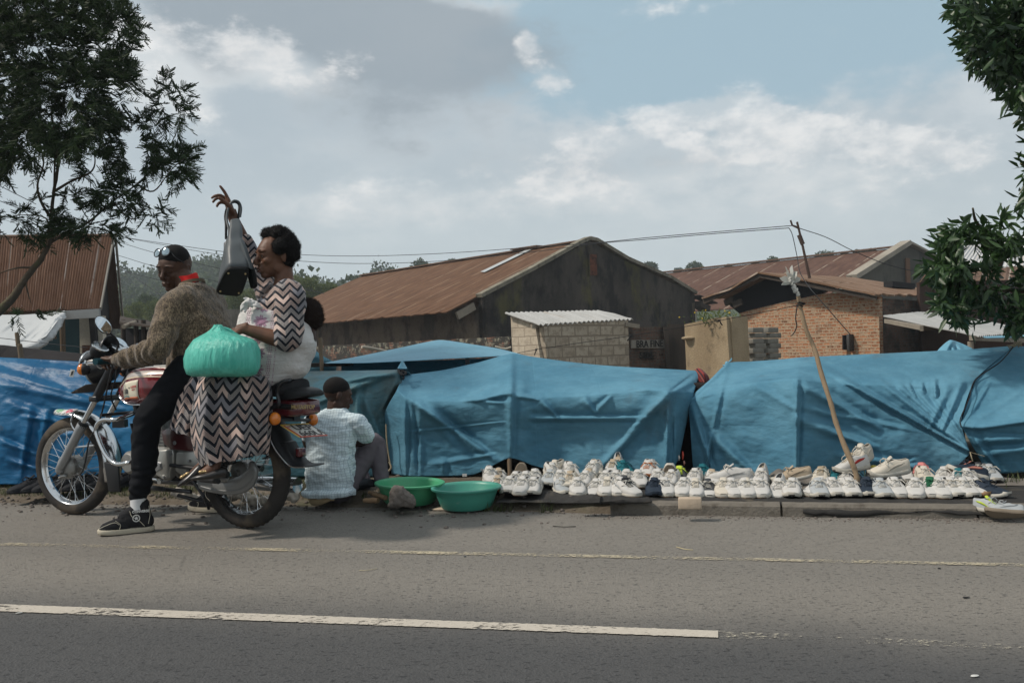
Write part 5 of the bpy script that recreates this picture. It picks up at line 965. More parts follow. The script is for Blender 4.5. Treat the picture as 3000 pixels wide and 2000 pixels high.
mb = MB(); mb.tube(catmull([tankp(.42,R_(150),1.01)+BY*.01,tankp(.6,R_(148),1.01)+BY*.01,tankp(.78,R_(144),1.01)+BY*.01,tankp(.86,R_(128),1.01)+BY*.008,tankp(.89,R_(105),1.01)],6), .005, 8); mb.build('tank_seam', CHROME, tk)
mb = MB(); g = [tankp(x,R_(t_),1.014) for x,t_ in ((.79,78),(.65,72),(.655,117),(.775,120))]
n_ = (g[1]-g[0]).cross(g[3]-g[0]).normalized(); n_ = n_ if n_.dot(BY) > 0 else -n_
n_k = 6; grid = [[tankp(.79-.155*i/n_k, R_(78-5*i/n_k+ (40)*j/n_k), 1.016) for i in range(n_k+1)] for j in range(n_k+1)]; mb.loft(grid, closed=False); stc = mb.build('sticker', M('sticker_cream',(.62,.58,.46),.5), tk, solid=.0006, angle=180)
cc = tankp(.74,R_(97),1.02)+BY*.003; xr = (tankp(.65,R_(95),1.0)-tankp(.78,R_(98),1.0)).normalized(); ur = BZ*1.0
mb = MB(); mb.text('10', cc+xr*-.012+BZ*.010, xr, ur, .040, .0006, .0012); mb.text('TH', cc+xr*.022+BZ*.028, xr, ur, .012, .0006); mb.build('lettering', M('ink_dark',(.03,.04,.05),.6), stc)
mb = MB(); mb.text('I LISTEN', cc+xr*.07+BZ*.030, xr, ur, .017, .0006, .0003); mb.text('SPIRIT OF', cc+xr*.07+BZ*.014, xr, ur, .009, .0006); mb.build('lettering', M('ink_red',(.45,.05,.05),.6), stc)
mb = MB(); mb.box(cc+xr*.0-BZ*.022,(.035,.004,.004)); mb.box(cc+xr*.0-BZ*.015,(.028,.004,.003)); mb.build('logo', M('ink_teal',(.05,.22,.25),.6), stc)
mb = MB(); mb.loft([[tankp(.785-.14*i/6, R_(110-2.5*i/6+ 7*j/2), 1.018) for i in range(7)] for j in range(3)], closed=False); mb.build('sticker_band', M('sticker_orange',(.55,.14,.05),.5), stc, solid=.0006, angle=180)
mb = MB(); mb.loft([[L2W(x,y,z) for x,y,z in ((.62,.05,.886),(.45,.055,.882),(.45,-.05,.882),(.62,-.05,.886))],[L2W(x,y,z) for x,y,z in ((.62,.05,.894),(.45,.055,.890),(.45,-.05,.890),(.62,-.05,.894))]]); mb.build('paper', M('note_white',(.55,.55,.53),.6), tk)
# seat, frame, side panel
mb = MB(); mb.loft([[L2W(x, hw*math.copysign(abs(math.sin(2*math.pi*k/20))**.6,math.sin(2*math.pi*k/20)), zc+.05*math.copysign(abs(math.cos(2*math.pi*k/20))**.6,math.cos(2*math.pi*k/20))) for k in range(20)] for x,hw,zc in ((.48,.06,.80),(.42,.10,.79),(.2,.12,.772),(0,.13,.765),(-.2,.13,.765),(-.36,.12,.755),(-.40,.07,.75))]); mb.build('seat', M('seat_vinyl',(.010,.010,.012),.6,spec=.25,bmp=.2,bs=90), mc)
def bx3(mb, x,y,z, sx,sy,sz): return mb.box(L2W(x,y,z),(sx,sy,sz), Matrix((BX,BY,BZ)).transposed())
for s_ in (1,-1):
    mb = MB(); mb.tube([L2W(.86,s_*.02,.86),L2W(.74,s_*.03,.45),L2W(.62,s_*.05,.24),L2W(.3,s_*.08,.25)], .018, 10); mb.tube([L2W(.82,s_*.03,.70),L2W(.4,s_*.09,.70),L2W(-.1,s_*.10,.68),L2W(-.42,s_*.09,.66)],.014,10); mb.tube([L2W(.3,s_*.08,.68),L2W(.28,s_*.08,.30)],.016,10); mb.build('frame', BLK, mc)
    mb = MB(); mb.tube([L2W(.28,s_*.11,.32),L2W(.1,s_*.13,.31),L2W(0,s_*.13,.306)], [.022,.02,.018], 10); mb.build('swingarm', BLK, mc)
    mb = MB(); mb.tube([L2W(-.02,s_*.14,.33),L2W(-.12,s_*.13,.62)], .012, 10); mb.build('shock_absorber', CHROME, mc)
    mb = MB(); q_ = [L2W(-.03-.09*i/60,s_*.14,.36+.22*i/60)+ (BX*math.cos(i*.9)+BY*math.sin(i*.9))*.026 for i in range(61)]; mb.tube(q_, .005, 6); mb.build('spring', BLK, mc)
mb = MB(); pts = [Q(*p,.13) for p in ((470,1262),(520,1240),(560,1245),(590,1300),(560,1322),(500,1318),(478,1300))]; mb.prism(pts, -BY*.03); mb.build('side_panel', M('maroon_panel',(.045,.006,.008),.3,coat=.6), mc, bevel=.008); mb = MB(); mb.lathe([(.001,.004),(.010,.004),(.012,0)], Q(512,1297,.135), BY, 14); mb.build('panel_bolt', STEEL, mc)
# engine
mb = MB(); bx3(mb,.50,0,.36,.30,.20,.16); bx3(mb,.62,0,.33,.14,.18,.13); bx3(mb,.36,0,.34,.14,.19,.15); eng = mb.build('engine', ALU, mc, bevel=.02)
mb = MB(); pts = [Q(*p,.135) for p in ((455,1318),(506,1316),(508,1352),(497,1378),(494,1400),(482,1410),(466,1398),(452,1388),(448,1360))]; mb.prism(pts, -BY*.05); mb.build('engine_cover', M('pale_alloy',(.36,.36,.34),.42,.7,var=.12,dirt=(.1,.085,.07),ds=10,dth=.55), eng, bevel=.008)
mb = MB(); pts = [Q(*p,.13) for p in ((515,1325),(570,1320),(585,1350),(570,1385),(530,1392),(512,1378))]; mb.prism(pts, -BY*.05); mb.build('engine_cover', MATS['pale_alloy'], eng, bevel=.008)
mb = MB(); mb.prism([Q(*p,.139) for p in ((452,1350),(472,1355),(474,1372),(455,1384),(448,1372))], -BY*.01); mb.build('cover_recess', STEEL, eng, bevel=.003)
for p in ((468,1361),(553,1350),(500,1330),(478,1398),(545,1380)): mb = MB(); mb.lathe([(.001,.004),(.007,.004),(.008,0),(.008,-.01)], Q(*p,.14), BY, 8); mb.build('bolt', STEEL, eng)
mb = MB(); mb.lathe([(.001,.06),(.05,.06),(.065,.04),(.068,0)], Q(398,1352,.08), BY, 24); mb.build('clutch_cover', ALU, eng, angle=40)
mb = MB()
for k in range(9): z = .45+.018*k; bx3(mb,.60+.012*k*.2,0,z,.14,.15,.006)
bx3(mb,.60,0,.52,.10,.11,.17); mb.build('cylinder', ALU, eng, smooth=False)
mb = MB(); q_ = [Q(491-2*(i%2),1288+1.2*i,.08) for i in range(30)]; mb.tube([Q(490,1285,.07),Q(490,1320,.07)],.016,10); mb.build('carburettor', BPL, eng)
for p0,p1,r in (((378,1354),(376,1382),.010),((420,1420),(330+20,1400),.010)): pass
mb = MB(); mb.tube(catmull([L2W(.66,-.03,.50),L2W(.78,-.06,.44),L2W(.76,-.12,.24),L2W(.5,-.16,.20),L2W(.2,-.18,.205),L2W(.05,-.185,.215)],6),.020,12); mb.build('exhaust_pipe', CHROME, mc)
eq = Q(872,1421,-.19); el = W2L(eq); mb = MB(); e0q = L2W(.12,-.185,.215); mb.tube([e0q, e0q.lerp(eq,.12), e0q.lerp(eq,.9), eq, eq+(e0q-eq).normalized()*.01, eq+(e0q-eq).normalized()*.03], [.022,.040,.043,.043,.036,.034], 24); mb.build('muffler', CHROME, mc, angle=60)
mb = MB(); mb.lathe([(.001,0),(.035,0)], eq+(e0q-eq).normalized()*.012, eq-e0q, 20); mb.build('muffler_end', BPL, mc)
mb = MB(); pts = [Q(*p,.125) for p in ((573,1401),(600,1396),(640,1400),(655,1408),(668,1402),(700,1392),(725,1372),(728,1350),(738,1352),(749,1375),(748,1400),(738,1424),(715,1443),(685,1450),(640,1448),(600,1440),(580,1432)) ]; mb.prism(pts, -BY*.028); cc_ = mb.build('chain_case', M('chain_case_grey',(.17,.175,.175),.38,.3,var=.12,coat=.3,dirt=(.09,.08,.07),ds=9,dth=.6), mc, bevel=.010)
mb = MB(); mb.tube(catmull([Q(*p,.127) for p in ((588,1424),(640,1436),(700,1434),(735,1408),(743,1380))],6), .0035, 6); mb.build('case_rib', cc_.data.materials[0], cc_)
mb = MB(); mb.lathe([(.001,.004),(.008,.004),(.009,0)], Q(659,1408,.128), BY, 8); mb.box(Q(659,1405,.127),(.05,.01,.02)); mb.build('case_bracket', ALU, cc_, bevel=.002)
for (a,b_,r,mt,nm) in (((433,1428,.17),(560,1440,.12),.012,BLK,'footrest_bar'),((500,1362,.17),(575,1372,.17),.011,BPL,'kick_lever'),((430,1400,.15),(470,1406,.17),.008,CHROME,'gear_lever'),((462,1406,.17),(466,1412,.22),.010,CHROME,'gear_pedal'),((440,1428,.15),(478,1432,.22),.014,BPL,'footrest'),((560,1400,.12),(598,1455,.10),.009,BLK,'side_stand'),((598,1455,.10),(612,1490,.05),.008,BLK,'stand_foot'),((590,1405,.16),(640,1410,.22),.013,BPL,'passenger_footrest'),((520,1450,.10),(600,1470,.02),.010,BLK,'centre_stand')):
    mb = MB(); mb.tube([Q(*a),Q(*b_)], r, 9); mb.build(nm, mt, mc)
mb = MB(); mb.prism([Q(*p,.03) for p in ((309,1352),(350,1360),(356,1440),(322,1438))], BY*.012); mb.build('mud_flap', BPL, mc, bevel=.004)
mb = MB(); mb.prism([Q(*p,0) for p in ((630,1365),(700,1345),(745,1290),(700,1300),(650,1330))], BY*.02); mb.build('inner_guard', BPL, mc)
# rear mudguard
mb = MB(); path = [Q(*p,.05) for p in ((742,1190),(775,1225),(797,1272),(815,1310),(840,1343),(866,1364),(903,1366))]; path = catmull(path,6); rings = []
for p in path:
    x,y,z = W2L(p); c = L2W(x,0,z); rad = (c-RH).normalized(); rings.append([c + BY*(.078*b) + rad*(.04*(1-b*b)) for b in [-1+2*k/10 for k in range(11)]])
mb.loft(rings, closed=False); rm = mb.build('mudguard', BPL, mc, solid=.004, angle=180)
mb = MB(); mb.tube([L2W(W2L(p)[0],.079,W2L(p)[2]) for p in path[8:]], .0045, 8); mb.build('mudguard_trim', CHROME, rm)
mb = MB(); q = Q(872,1324,.0); mb.box(q+BX*-.02,(.03,.05,.045), Matrix((BX,BY,BZ)).transposed()); mb.build('reflector', REDL, rm, bevel=.004)
mb = MB(); mb.prism([Q(*p,-.04) for p in ((840,1285),(868,1290),(893,1340),(900,1362),(868,1364),(848,1320))], BY*.09); mb.build('plate_bracket', BPL, rm, bevel=.006)
# tail
mb = MB(); mb.tube(catmull([L2W(-.16,.135,.66),Q(812,1190,.13),Q(812,1150,.13),Q(822,1122,.13),Q(845,1114,.10),Q(860,1113,-.02),Q(880,1120,-.12),Q(888,1140,-.13),Q(886,1170,-.13)],7), .0095, 10); mb.build('grab_rail', BLK, mc)
mb = MB(); mb.loft([[L2W(x,hw*b,z) for b,z in ((-1,z0),(-1,z1),(-.6,z1+.012),(.6,z1+.012),(1,z1),(1,z0))] for x,hw,z0,z1 in ((-.33,.10,.695,.745),(-.42,.10,.70,.745),(-.47,.085,.708,.738),(-.505,.06,.715,.728))]); mb.build('tail_rack', BPL, mc, bevel=.006)
mb = MB(); mb.loft([[L2W(x,hw*b,z) for b,z in ((-1,z0+.01),(-.9,z1),(.9,z1),(1,z0+.01),(.6,z0),(-.6,z0))] for x,hw,z0,z1 in ((-.22,.10,.60,.70),(-.36,.095,.605,.70),(-.47,.075,.615,.69))]); tl_ = mb.build('tail_light', REDL, mc, bevel=.01)
mb = MB(); mb.text('MUTASITOP', Q(889,1192,.098)+BY*.004, -BX, BZ, .028, .001, .0008); mb.build('lettering', M('gold_letters',(.34,.25,.11),.5), tl_)
mb = MB(); bx3(mb,-.30,0,.60,.14,.05,.03); mb.tube([Q(812,1228,.15),Q(913,1230,-.15)],.009,8); mb.build('tail_stay', BLK, mc)
def indicator(c, ax, col=AMB, back=True):
    mb = MB(); mb.lathe([(.001,.026),(.017,.022),(.026,.013),(.029,0),(.029,-.008)], c, ax, 20, flat=1.15); o = mb.build('indicator', col, mc, angle=60)
    if back: mb = MB(); mb.lathe([(.029,-.004),(.031,-.008),(.028,-.028),(.016,-.042),(.001,-.05)], c, ax, 20, flat=1.15); mb.build('housing', BPL, o, angle=60)
indicator(Q(806,1226,.16), (-BX+BY*.5)); indicator(Q(917,1229,-.16), (-BX+BY*.1))
pa, pb, pc, pd = Q(822,1245,.10), Q(905,1241,-.10), Q(950,1277,-.10), Q(877,1280,.10); pc = pb+(pd-pa); n_ = (pb-pa).cross(pd-pa).normalized(); n_ = -n_ if n_.dot(CAM-pa) < 0 else n_
mb = MB(); mb.prism([pa,pb,pc,pd], -n_*.003); pl = mb.build('number_plate', M('plate_white',(.58,.57,.52),.45,dirt=(.35,.30,.22)), mc, smooth=False)
X_ = (pb-pa).normalized(); Yd = (pa-pd).normalized(); ctr = (pa+pb+pc+pd)/4
mb = MB(); mb.text('UEP', ctr+Yd*.030+X_*.018+n_*.002, X_, Yd, .080, .0008, .0008); mb.text('660U', ctr-Yd*.036+X_*.012+n_*.002, X_, Yd, .072, .0008, .0006); mb.build('lettering', M('plate_black',(.02,.02,.02),.5), pl)
def edge(a,b_,w_,mt,nm): mb = MB(); d = (b_-a).normalized(); s_ = d.cross(n_).normalized()*w_; mb.prism([a-s_*.5,a+s_*.5,b_+s_*.5,b_-s_*.5], n_*.002); mb.build(nm, mt, pl, smooth=False)
YEL = M('plate_yellow',(.60,.38,.03),.5); RDP = M('plate_red',(.42,.05,.02),.5)
edge(pa,pb,.008,YEL,'yellow_edge'); edge(pa,pd,.007,YEL,'yellow_edge'); edge(pa.lerp(pb,.07)+(pd-pa)*.07,pd.lerp(pc,.07),.010,RDP,'red_band'); edge(pd.lerp(pc,.02),pc,.010,RDP,'red_band'); edge(pb.lerp(pc,.02),pc,.004,MATS['plate_black'],'black_edge'); edge(pa.lerp(pb,.14)+(pd-pa)*.16,pa.lerp(pb,.22)+(pd-pa)*.17,.006,RDP,'flag_mark')
# front lights and bars
hl = F(-.235,0,.885); hv = (FWD*.97+BZ*-.1).normalized(); mb = MB(); mb.lathe([(.001,-.12),(.05,-.115),(.085,-.07),(.098,-.01),(.10,.02)], hl, hv, 28); mb.build('headlight', BLK, mc); mb = MB(); mb.lathe([(.102,.012),(.104,.024),(.096,.032),(.05,.045),(.001,.05)], hl, hv, 28); mb.build('headlight_glass', GAUGE, mc)
mb = MB(); rings = []
for i in range(12):
    f = i/11; ring = []
    for k in range(13):
        a = math.pi*(k/12) ; hwid = .090*(1-.2*f); p = F(-.17-.15*f, hwid*math.cos(a), .915+.015*f + (.080-.0*f)*math.sin(a)*(.75+.5*f) + (.05*f)); ring.append(p)
    rings.append(ring)
mb.loft(rings, closed=False); vz_ = mb.build('headlight_cowl', BLK, mc, solid=.006, angle=180)
mb = MB(); mb.loft([[F(-.165, .085*math.cos(a)*s_, .905+.085*math.sin(a)*s_) for a in [math.pi*k/14 for k in range(15)]] for s_ in (1.0,1.06)], closed=False); mb.build('cowl_trim', CHROME, vz_, solid=.018, angle=180)
for s_, px,py in ((1,300,1008),(-1,350,1010)):
    c = F(-.30, s_*.065, 1.005); ax = (BZ*.8-FWD*.6).normalized(); mb = MB(); mb.lathe([(.001,-.06),(.035,-.055),(.046,-.03),(.048,.01),(.044,.014)], c, ax, 24); g = mb.build('speedometer', BPL, mc, angle=50); mb = MB(); mb.lathe([(.049,.006),(.050,.014),(.043,.017)], c, ax, 24); mb.build('gauge_ring', CHROME, g); mb = MB(); mb.lathe([(.001,.013),(.043,.012)], c, ax, 24); mb.build('gauge_glass', GAUGE, g)
hg = Q(306,1058,.33); hx = W2L(hg); grip_l = hg; barc = qf(.80,0)
pL = [barc, barc+FSD*.06+BZ*.03, F(-.36,.17,1.02), F(-.40,.25,1.00), grip_l + (grip_l-F(-.36,.2,1.0)).normalized()*.05]
pR = [barc, barc-FSD*.06+BZ*.03, F(-.36,-.17,1.02), F(-.42,-.27,.99), F(-.47,-.36,.96)]
bdir = -BY*-1
mb = MB(); mb.tube(catmull([grip_l+BY*.06-BX*.02, grip_l-BY*.07+BX*.01, grip_l-BY*.14+BX*.03+BZ*.02, barc+FSD*.07+BZ*.02, barc-FSD*.07+BZ*.02]+pR[2:],6), .011, 10); mb.build('handlebar', CHROME, mc)
GRIP = M('teal_grip_rubber',(.010,.045,.058),.75); gL0,gL1 = grip_l-BY*.045+BX*.0, grip_l+BY*.075-BX*.022
mb = MB(); mb.tube([gL0,gL0.lerp(gL1,.5),gL1], [.018,.0165,.018], 14); mb.build('grip', GRIP, mc); mb = MB(); mb.tube([pR[3],pR[4]], .0175, 12); mb.build('grip', GRIP, mc)
mb = MB(); mb.tube(catmull([grip_l-BY*.06+BX*.03,grip_l+BX*.065-BZ*.01,grip_l+BY*.07+BX*.05-BZ*.012],5), [.007,.006,.008], 8); mb.build('clutch_lever', CHROME, mc)
mb = MB(); mb.box(grip_l-BY*.075+BX*.005,(.05,.05,.05), Matrix((BX,BY,BZ)).transposed()); mb.build('switch_box', BPL, mc, bevel=.01)
mb = MB(); mb.box(P(370,1022,5.15),(.03,.04,.03)); mb.build('brake_reservoir', CHROME, mc, bevel=.008)
def mirror(c, nrm, up, w_, h, stem):
    nrm = nrm.normalized(); mb = MB(); a, b_ = up.normalized(), None; b_ = nrm.cross(a).normalized(); a = b_.cross(nrm); rings = []
    for s_,d in ((.05,-.035),(.6,-.030),(.93,-.014),(1.0,0),(.97,.003)): rings.append([c + a*h*s_*math.cos(t_) + b_*w_*s_*math.sin(t_) + nrm*d for t_ in [2*math.pi*k/28 for k in range(28)]])
    mb.loft(rings); o = mb.build('mirror', BPL, mc, angle=70); mb = MB(); mb.loft([[c + a*h*s_*math.cos(t_) + b_*w_*s_*math.sin(t_) + nrm*d for t_ in [2*math.pi*k/28 for k in range(28)]] for s_,d in ((.93,.0032),(.9,.0045))]); mb.build('mirror_glass', GLS, o); mb = MB(); mb.tube(catmull(stem,6), .006, 8); mb.build('mirror_stem', BPL, o)
mc1 = P(303,952,5.08); mirror(mc1, (CAM-mc1).normalized()*.8-BX*.55+BZ*.25, BZ*.75+Vector((-.75,0,0)), .038, .060, [P(318,972,5.12),P(338,990,5.15),P(347,1008,5.16),P(340,1030,5.17)])
mc2 = P(352,1006,5.55); mirror(mc2, (CAM-mc2).normalized()*.7-BX*.5+BZ*.6, BZ*.3+Vector((-.9,0,.3)), .032, .055, [P(360,1018,5.56),P(375,1035,5.5),P(372,1050,5.45)])
indicator(P(240,1082,5.2), (FWD+FSD*.6-BX*0), AMB); indicator(F(-.22,-.20,.86), FWD, AMB)
mb = MB(); mb.tube([P(252,1086,5.22),F(-.24,.10,.86)],.009,8); mb.tube([F(-.22,-.19,.86),F(-.24,-.10,.86)],.009,8); mb.build('indicator_stalk', BPL, mc)
mb = MB(); pts = [F(-.115+.0,-.09,.70),F(-.115,.09,.70),F(.10,.075,.655),F(.14,.0,.645),F(.10,-.075,.655)]
mb.prism([P(205,1150,5.35),P(250,1126,5.3),P(296,1121,5.25),P(310,1140,5.3),P(285,1142,5.3),P(212,1153,5.35)], FSD*-.16); mb.build('beak', M('weathered_black',(.035,.030,.028),.7,dirt=(.14,.11,.085),ds=16,dth=.5), mc, bevel=.003)
def cable(pts, r=.0045): mb = MB(); mb.tube(catmull(pts,8), r, 7); mb.build('cable', BPL, mc)
cable([P(332,1060,5.1),P(318,1120,5.08),P(303,1190,5.12),P(288,1240,5.16),P(262,1290,5.2),P(250,1350,5.22),P(238,1385,5.22),P(215,1392,5.22)]); cable([P(345,1050,5.15),P(338,1110,5.15),P(325,1160,5.2),P(340,1200,5.25)]); cable([P(338,1040,5.3),P(330,1090,5.3),P(320,1140,5.3)]); cable([P(322,1060,5.1),P(300,1080,5.05),P(285,1070,5.1),P(300,1045,5.2)])
cable([P(385,1240,5.1),P(396,1290,5.1),P(386,1340,5.1),P(380,1400,5.1)], .009)
# ================================================================== people
def skin(name, col, lo_):
    m, t = newmat(name); n = t.noise(t.obj, 9, 5, .6); f = t.noise(t.obj, 120, 3, .6); c = t.mix(t.smooth(n,.3,.7), lo_, col); t.put(t.b.inputs['Base Color'], c); t.put(t.b.inputs['Roughness'], t.m('ADD',.43,t.m('MULTIPLY',n,.2)))
    t.b.inputs['Subsurface Weight'].default_value = .06; t.b.inputs['Subsurface Radius'].default_value = (.02,.008,.005); t.b.inputs['Specular IOR Level'].default_value = .30; bump(t, f, .12, .001); return m
SK1 = skin('skin_deep', (.085,.042,.026), (.050,.025,.016)); SK2 = skin('skin_brown', (.145,.068,.040), (.090,.042,.026)); SK3 = skin('skin_dark', (.060,.030,.020), (.038,.020,.014))
HAIR = M('black_hair', (.010,.009,.009), .8, var=.3, vs=60, bmp=.8, bs=260, bd=.004)
EYEW = M('eye_white', (.42,.39,.35), .25); IRIS = M('iris', (.012,.008,.006), .1)
def axes(fwd, up):
    f = Vector(fwd).normalized(); l = Vector(up).cross(f).normalized(); u = f.cross(l); return Matrix((f,l,u)).transposed()
def head(mb, c, fwd, up, s=1.0, lips=1.0, jaw=1.0, fem=0):
    A = axes(fwd, up); T_ = lambda x,y,z: c + A @ (Vector((x,y,z))*s); E = lambda p, r, M2=None: mb.ell(T_(*p), tuple(k*s for k in r), A @ M2 if M2 else A, 20, 14)
    E((-.012,0,.030),(.097,.076,.088)); E((.022,0,.020),(.072,.066,.072)); E((.020,0,-.030),(.066,.058,.066)); E((.034,0,-.060),(.052,.044*jaw,.046)); E((.058,0,-.094),(.026,.026*jaw,.018))
    for y in (-1,1):
        E((.052,y*.036,-.022),(.030,.024,.024)); E((.076,y*.026,.030),(.018,.028,.008), Matrix.Rotation(y*-.12,3,'X')); E((.00,y*.050,-.060),(.034,.014,.030)); E((.084,y*.015,-.036),(.011,.0085,.008))
        mb.ell(T_(-.012,y*.077,-.008), (.017*s,.006*s,.031*s), A @ Matrix.Rotation(.2,3,'Y') @ Matrix.Rotation(y*.35,3,'Z'), 14, 12); mb.ell(T_(-.020,y*.080,-.004), (.008*s,.007*s,.026*s), A @ Matrix.Rotation(y*.5,3,'Z'), 12, 10)
        E((.068,y*.031,.010),(.018,.018,.010)); E((.071,y*.031,.001),(.013,.016,.008))
    mb.tube([T_(.084,0,.018),T_(.096,0,-.005),T_(.110,0,-.026)], [.009*s,.010*s,.013*s], 10); E((.104,0,-.032),(.015,.013,.011)); E((.080,0,-.050),(.014,.026,.016))
    E((.090,0,-.059),(.0125*lips,.025,.0072)); E((.088,0,-.072),(.0125*lips,.022,.0080)); return T_, A
def eyes(T_, A, parent, s=1.0, closed=False):
    for y in (-1,1):
        if closed: continue
        mb = MB(); mb.ell(T_(.0730,y*.031,.004), .0115*s, A, 14, 10); o = mb.build('eye', EYEW, parent); mb = MB(); mb.ell(T_(.0825,y*.0315,.0035), (.0035*s,.0055*s,.0055*s), A, 10, 8); mb.build('iris', IRIS, o)
def hand(mb, wrist, fd, pn, s=1.0, curls=(.5,.6,.7,.8), thumb=1, spread=.08, tcurl=.4, straight=None, tdir=None):
    """fd finger direction, pn palm facing; thumb=+1 thumb on the side fd x pn"""
    fd = Vector(fd).normalized(); pn = Vector(pn); pn = (pn-fd*pn.dot(fd)).normalized(); sd = fd.cross(pn)*thumb; A = Matrix((fd,sd,pn)).transposed()
    T_ = lambda a,b,c: wrist + (fd*a+sd*b+pn*c)*s
    mb.ell(T_(.045,0,0),(.052*s,.040*s,.016*s),A,14,10); mb.ell(T_(.075,.012,0),(.022*s,.030*s,.013*s),A,12,8); mb.ell(T_(.03,.026,.008),(.034*s,.016*s,.015*s),A,12,8); mb.tube([wrist-fd*.03*s,wrist+fd*.03*s],[.026*s,.027*s],12)
    for k in range(4):
        b = .031-.0205*k; L = (.072,.080,.075,.058)[k]*s; c = curls[k]; p = T_(.084-(.006 if k in (0,3) else 0)-.004*(k==3), b, 0); a = .15*c; pts = [p-fd*.02*s, p]; sp_ = (1.2-k)*spread
        for seg,fr in ((0,.45),(1,.31),(2,.24)):
            a += c*(1.0,1.15,.7)[seg]; d = (fd*math.cos(a)+pn*math.sin(a)+sd*sp_*math.cos(a)).normalized(); p = p + d*L*fr; pts.append(p)
        r = .0088*s; mb.tube(catmull(pts,3),[r*1.05,r,r*.95,r*.92,r*.85,r*.75],10); mb.ell(pts[-1], r*.78, n=8, m=6); mb.ell(pts[2], r*1.02, n=8, m=6); mb.ell(pts[1], r*1.12, n=8, m=6)
    p = T_(.018,.034,.006); td = (fd*.75+sd*.62+pn*.30).normalized() if tdir is None else Vector(tdir).normalized(); td2 = (td*.8+fd*.25+pn*tcurl*.8-sd*.25*tcurl).normalized(); p1 = p+td*.036*s; p2 = p1+td2*.030*s; p3 = p2+(td2+pn*tcurl*.4).normalized()*.024*s
    mb.tube(catmull([T_(.005,.016,.004),p,p1,p2,p3],3),[.014*s,.0145*s,.011*s,.010*s,.0085*s],10); mb.ell(p3,.0082*s,n=8,m=6)
def ringP(c, ax, ay, a, b, n=28, pw=1.0):
    out = []
    for k in range(n):
        t_ = 2*math.pi*k/n; cs_, sn = math.cos(t_), math.sin(t_); out.append(c + ax*a*math.copysign(abs(cs_)**pw,cs_) + ay*b*math.copysign(abs(sn)**pw,sn))
    return out
def torso(mb, secs, n=28): return mb.loft([ringP(Vector(c),Vector(ax).normalized(),Vector(ay).normalized(),a,b,n,.85) for c,ax,ay,a,b in secs])
def folds(amp, sc_, seed=0, aniso=(1,1,1)):
    def f(c, n):
        q = Vector((c.x*aniso[0],c.y*aniso[1],c.z*aniso[2]))*sc_ + Vector((seed,seed,seed)); return amp*(1.6*(.28-abs(noise.noise(q))) + .5*noise.noise(q*2.3))
    return f
Zv = Vector((0,0,1))
# ---------------------------------------------------------------- the rider
def Bq(px,py,yl): return B(px,py,yl)
mb = MB(); hc = P(512,787,5.05); cv = (CAM-hc); cv.z = 0; cv.normalize(); lf = Vector((cv.y,-cv.x,0)); lf = lf if lf.x < 0 else -lf
ff = (cv*math.cos(R_(40))+lf*math.sin(R_(40))+Zv*-.30).normalized(); uu = (Zv*.96+ff*.0+lf*-.10).normalized()
HT, HA = head(mb, hc, ff, uu, 1.06)
nb = Bq(560,850,0); pel = Bq(590,1080,0); chest = Bq(582,935,0); up_ = Bq(572,880,0); wa = Bq(588,1015,0)
mb.limb([nb-Zv*.03, nb.lerp(hc,.5)+BX*-.01, hc+HA@Vector((-.03,0,-.04))], [.062,.056,.058])
LAT = (BY*.97+BX*-.22).normalized(); SAG = Vector((-LAT.y,LAT.x,0)); 
torso(mb, [(pel,LAT,SAG,.145,.11),(wa,LAT,SAG,.13,.10),(chest,LAT,SAG,.165,.115),(up_,LAT,SAG,.16,.085),(nb,LAT,SAG,.08,.06)])
shL = Bq(508,892,.17); shR = shL-LAT*.37+Zv*.0; elL = Bq(462,1022,.30); wrL = Bq(345,1054,.33); hgp = grip_l
mb.limb([shL,elL],[.055,.042]); mb.limb([elL,wrL],[.042,.029])
elR = shR+BX*.18-BY*.06-Zv*.24; gR = F(-.445,-.31,.975); wrR = gR-BX*.10+Zv*.02; mb.limb([shR,elR],[.055,.042]); mb.limb([elR,wrR],[.042,.029])
hand(mb, wrL+BX*.015, (hgp+Zv*.030-wrL).normalized()*1+BX*.6, -Zv*.8+BX*.15, .98, (.80,.85,.95,1.0), thumb=-1 if ((hgp-wrL).cross(-Zv)).dot(BY) > 0 else 1, tcurl=.8)
hand(mb, wrR, (gR+Zv*.025-wrR), -Zv, .98, (.9,.95,1.0,1.0), thumb=1, tcurl=.8)
hpL = Bq(560,1085,.11); knL = Bq(432,1238,.24); fgL = G(372,1552); anL = Bq(404,1455,.27); anL = Vector((anL.x,anL.y,.165)); hpR = hpL-LAT*.22; fgR = L2W(.62,-.34,0); knR = L2W(.60,-.26,.56); anR = L2W(.56,-.33,.12)
mb.limb([hpL,knL],[.085,.055]); mb.limb([knL,anL],[.052,.034]); mb.limb([hpR,knR],[.085,.055]); mb.limb([knR,anR],[.052,.034])
rider = mb.build('person', SK1, base=True, remesh=.0042, relax=3); tag(rider, 'man in a brown knitted sweater and black trousers sitting at the handlebars of the motorcycle', 'person')
eyes(HT, HA, rider, 1.06, True)
mb = MB(); 
for y in (-1,1): mb.tube([HT(.0905,y*.018,.002),HT(.0925,y*.031,-.0035),HT(.083,y*.045,.000)],.0014,5)
mb.build('eyelash', HAIR, rider)
mb = MB()
for y in (-1,1): mb.tube(catmull([HT(.094,y*.014,.026),HT(.095,y*.030,.033),HT(.082,y*.046,.029)],4),[.002,.0035,.0015],6,flat=.6)
mb.build('eyebrow', HAIR, rider)
mb = MB(); A = HA; mb.ell(HT(-.010,0,.047),(.0965,.0785,.0845),A,28,20); mb.build('hair', HAIR, rider, disp=lambda c,n: .0015*noise.noise(c*200))
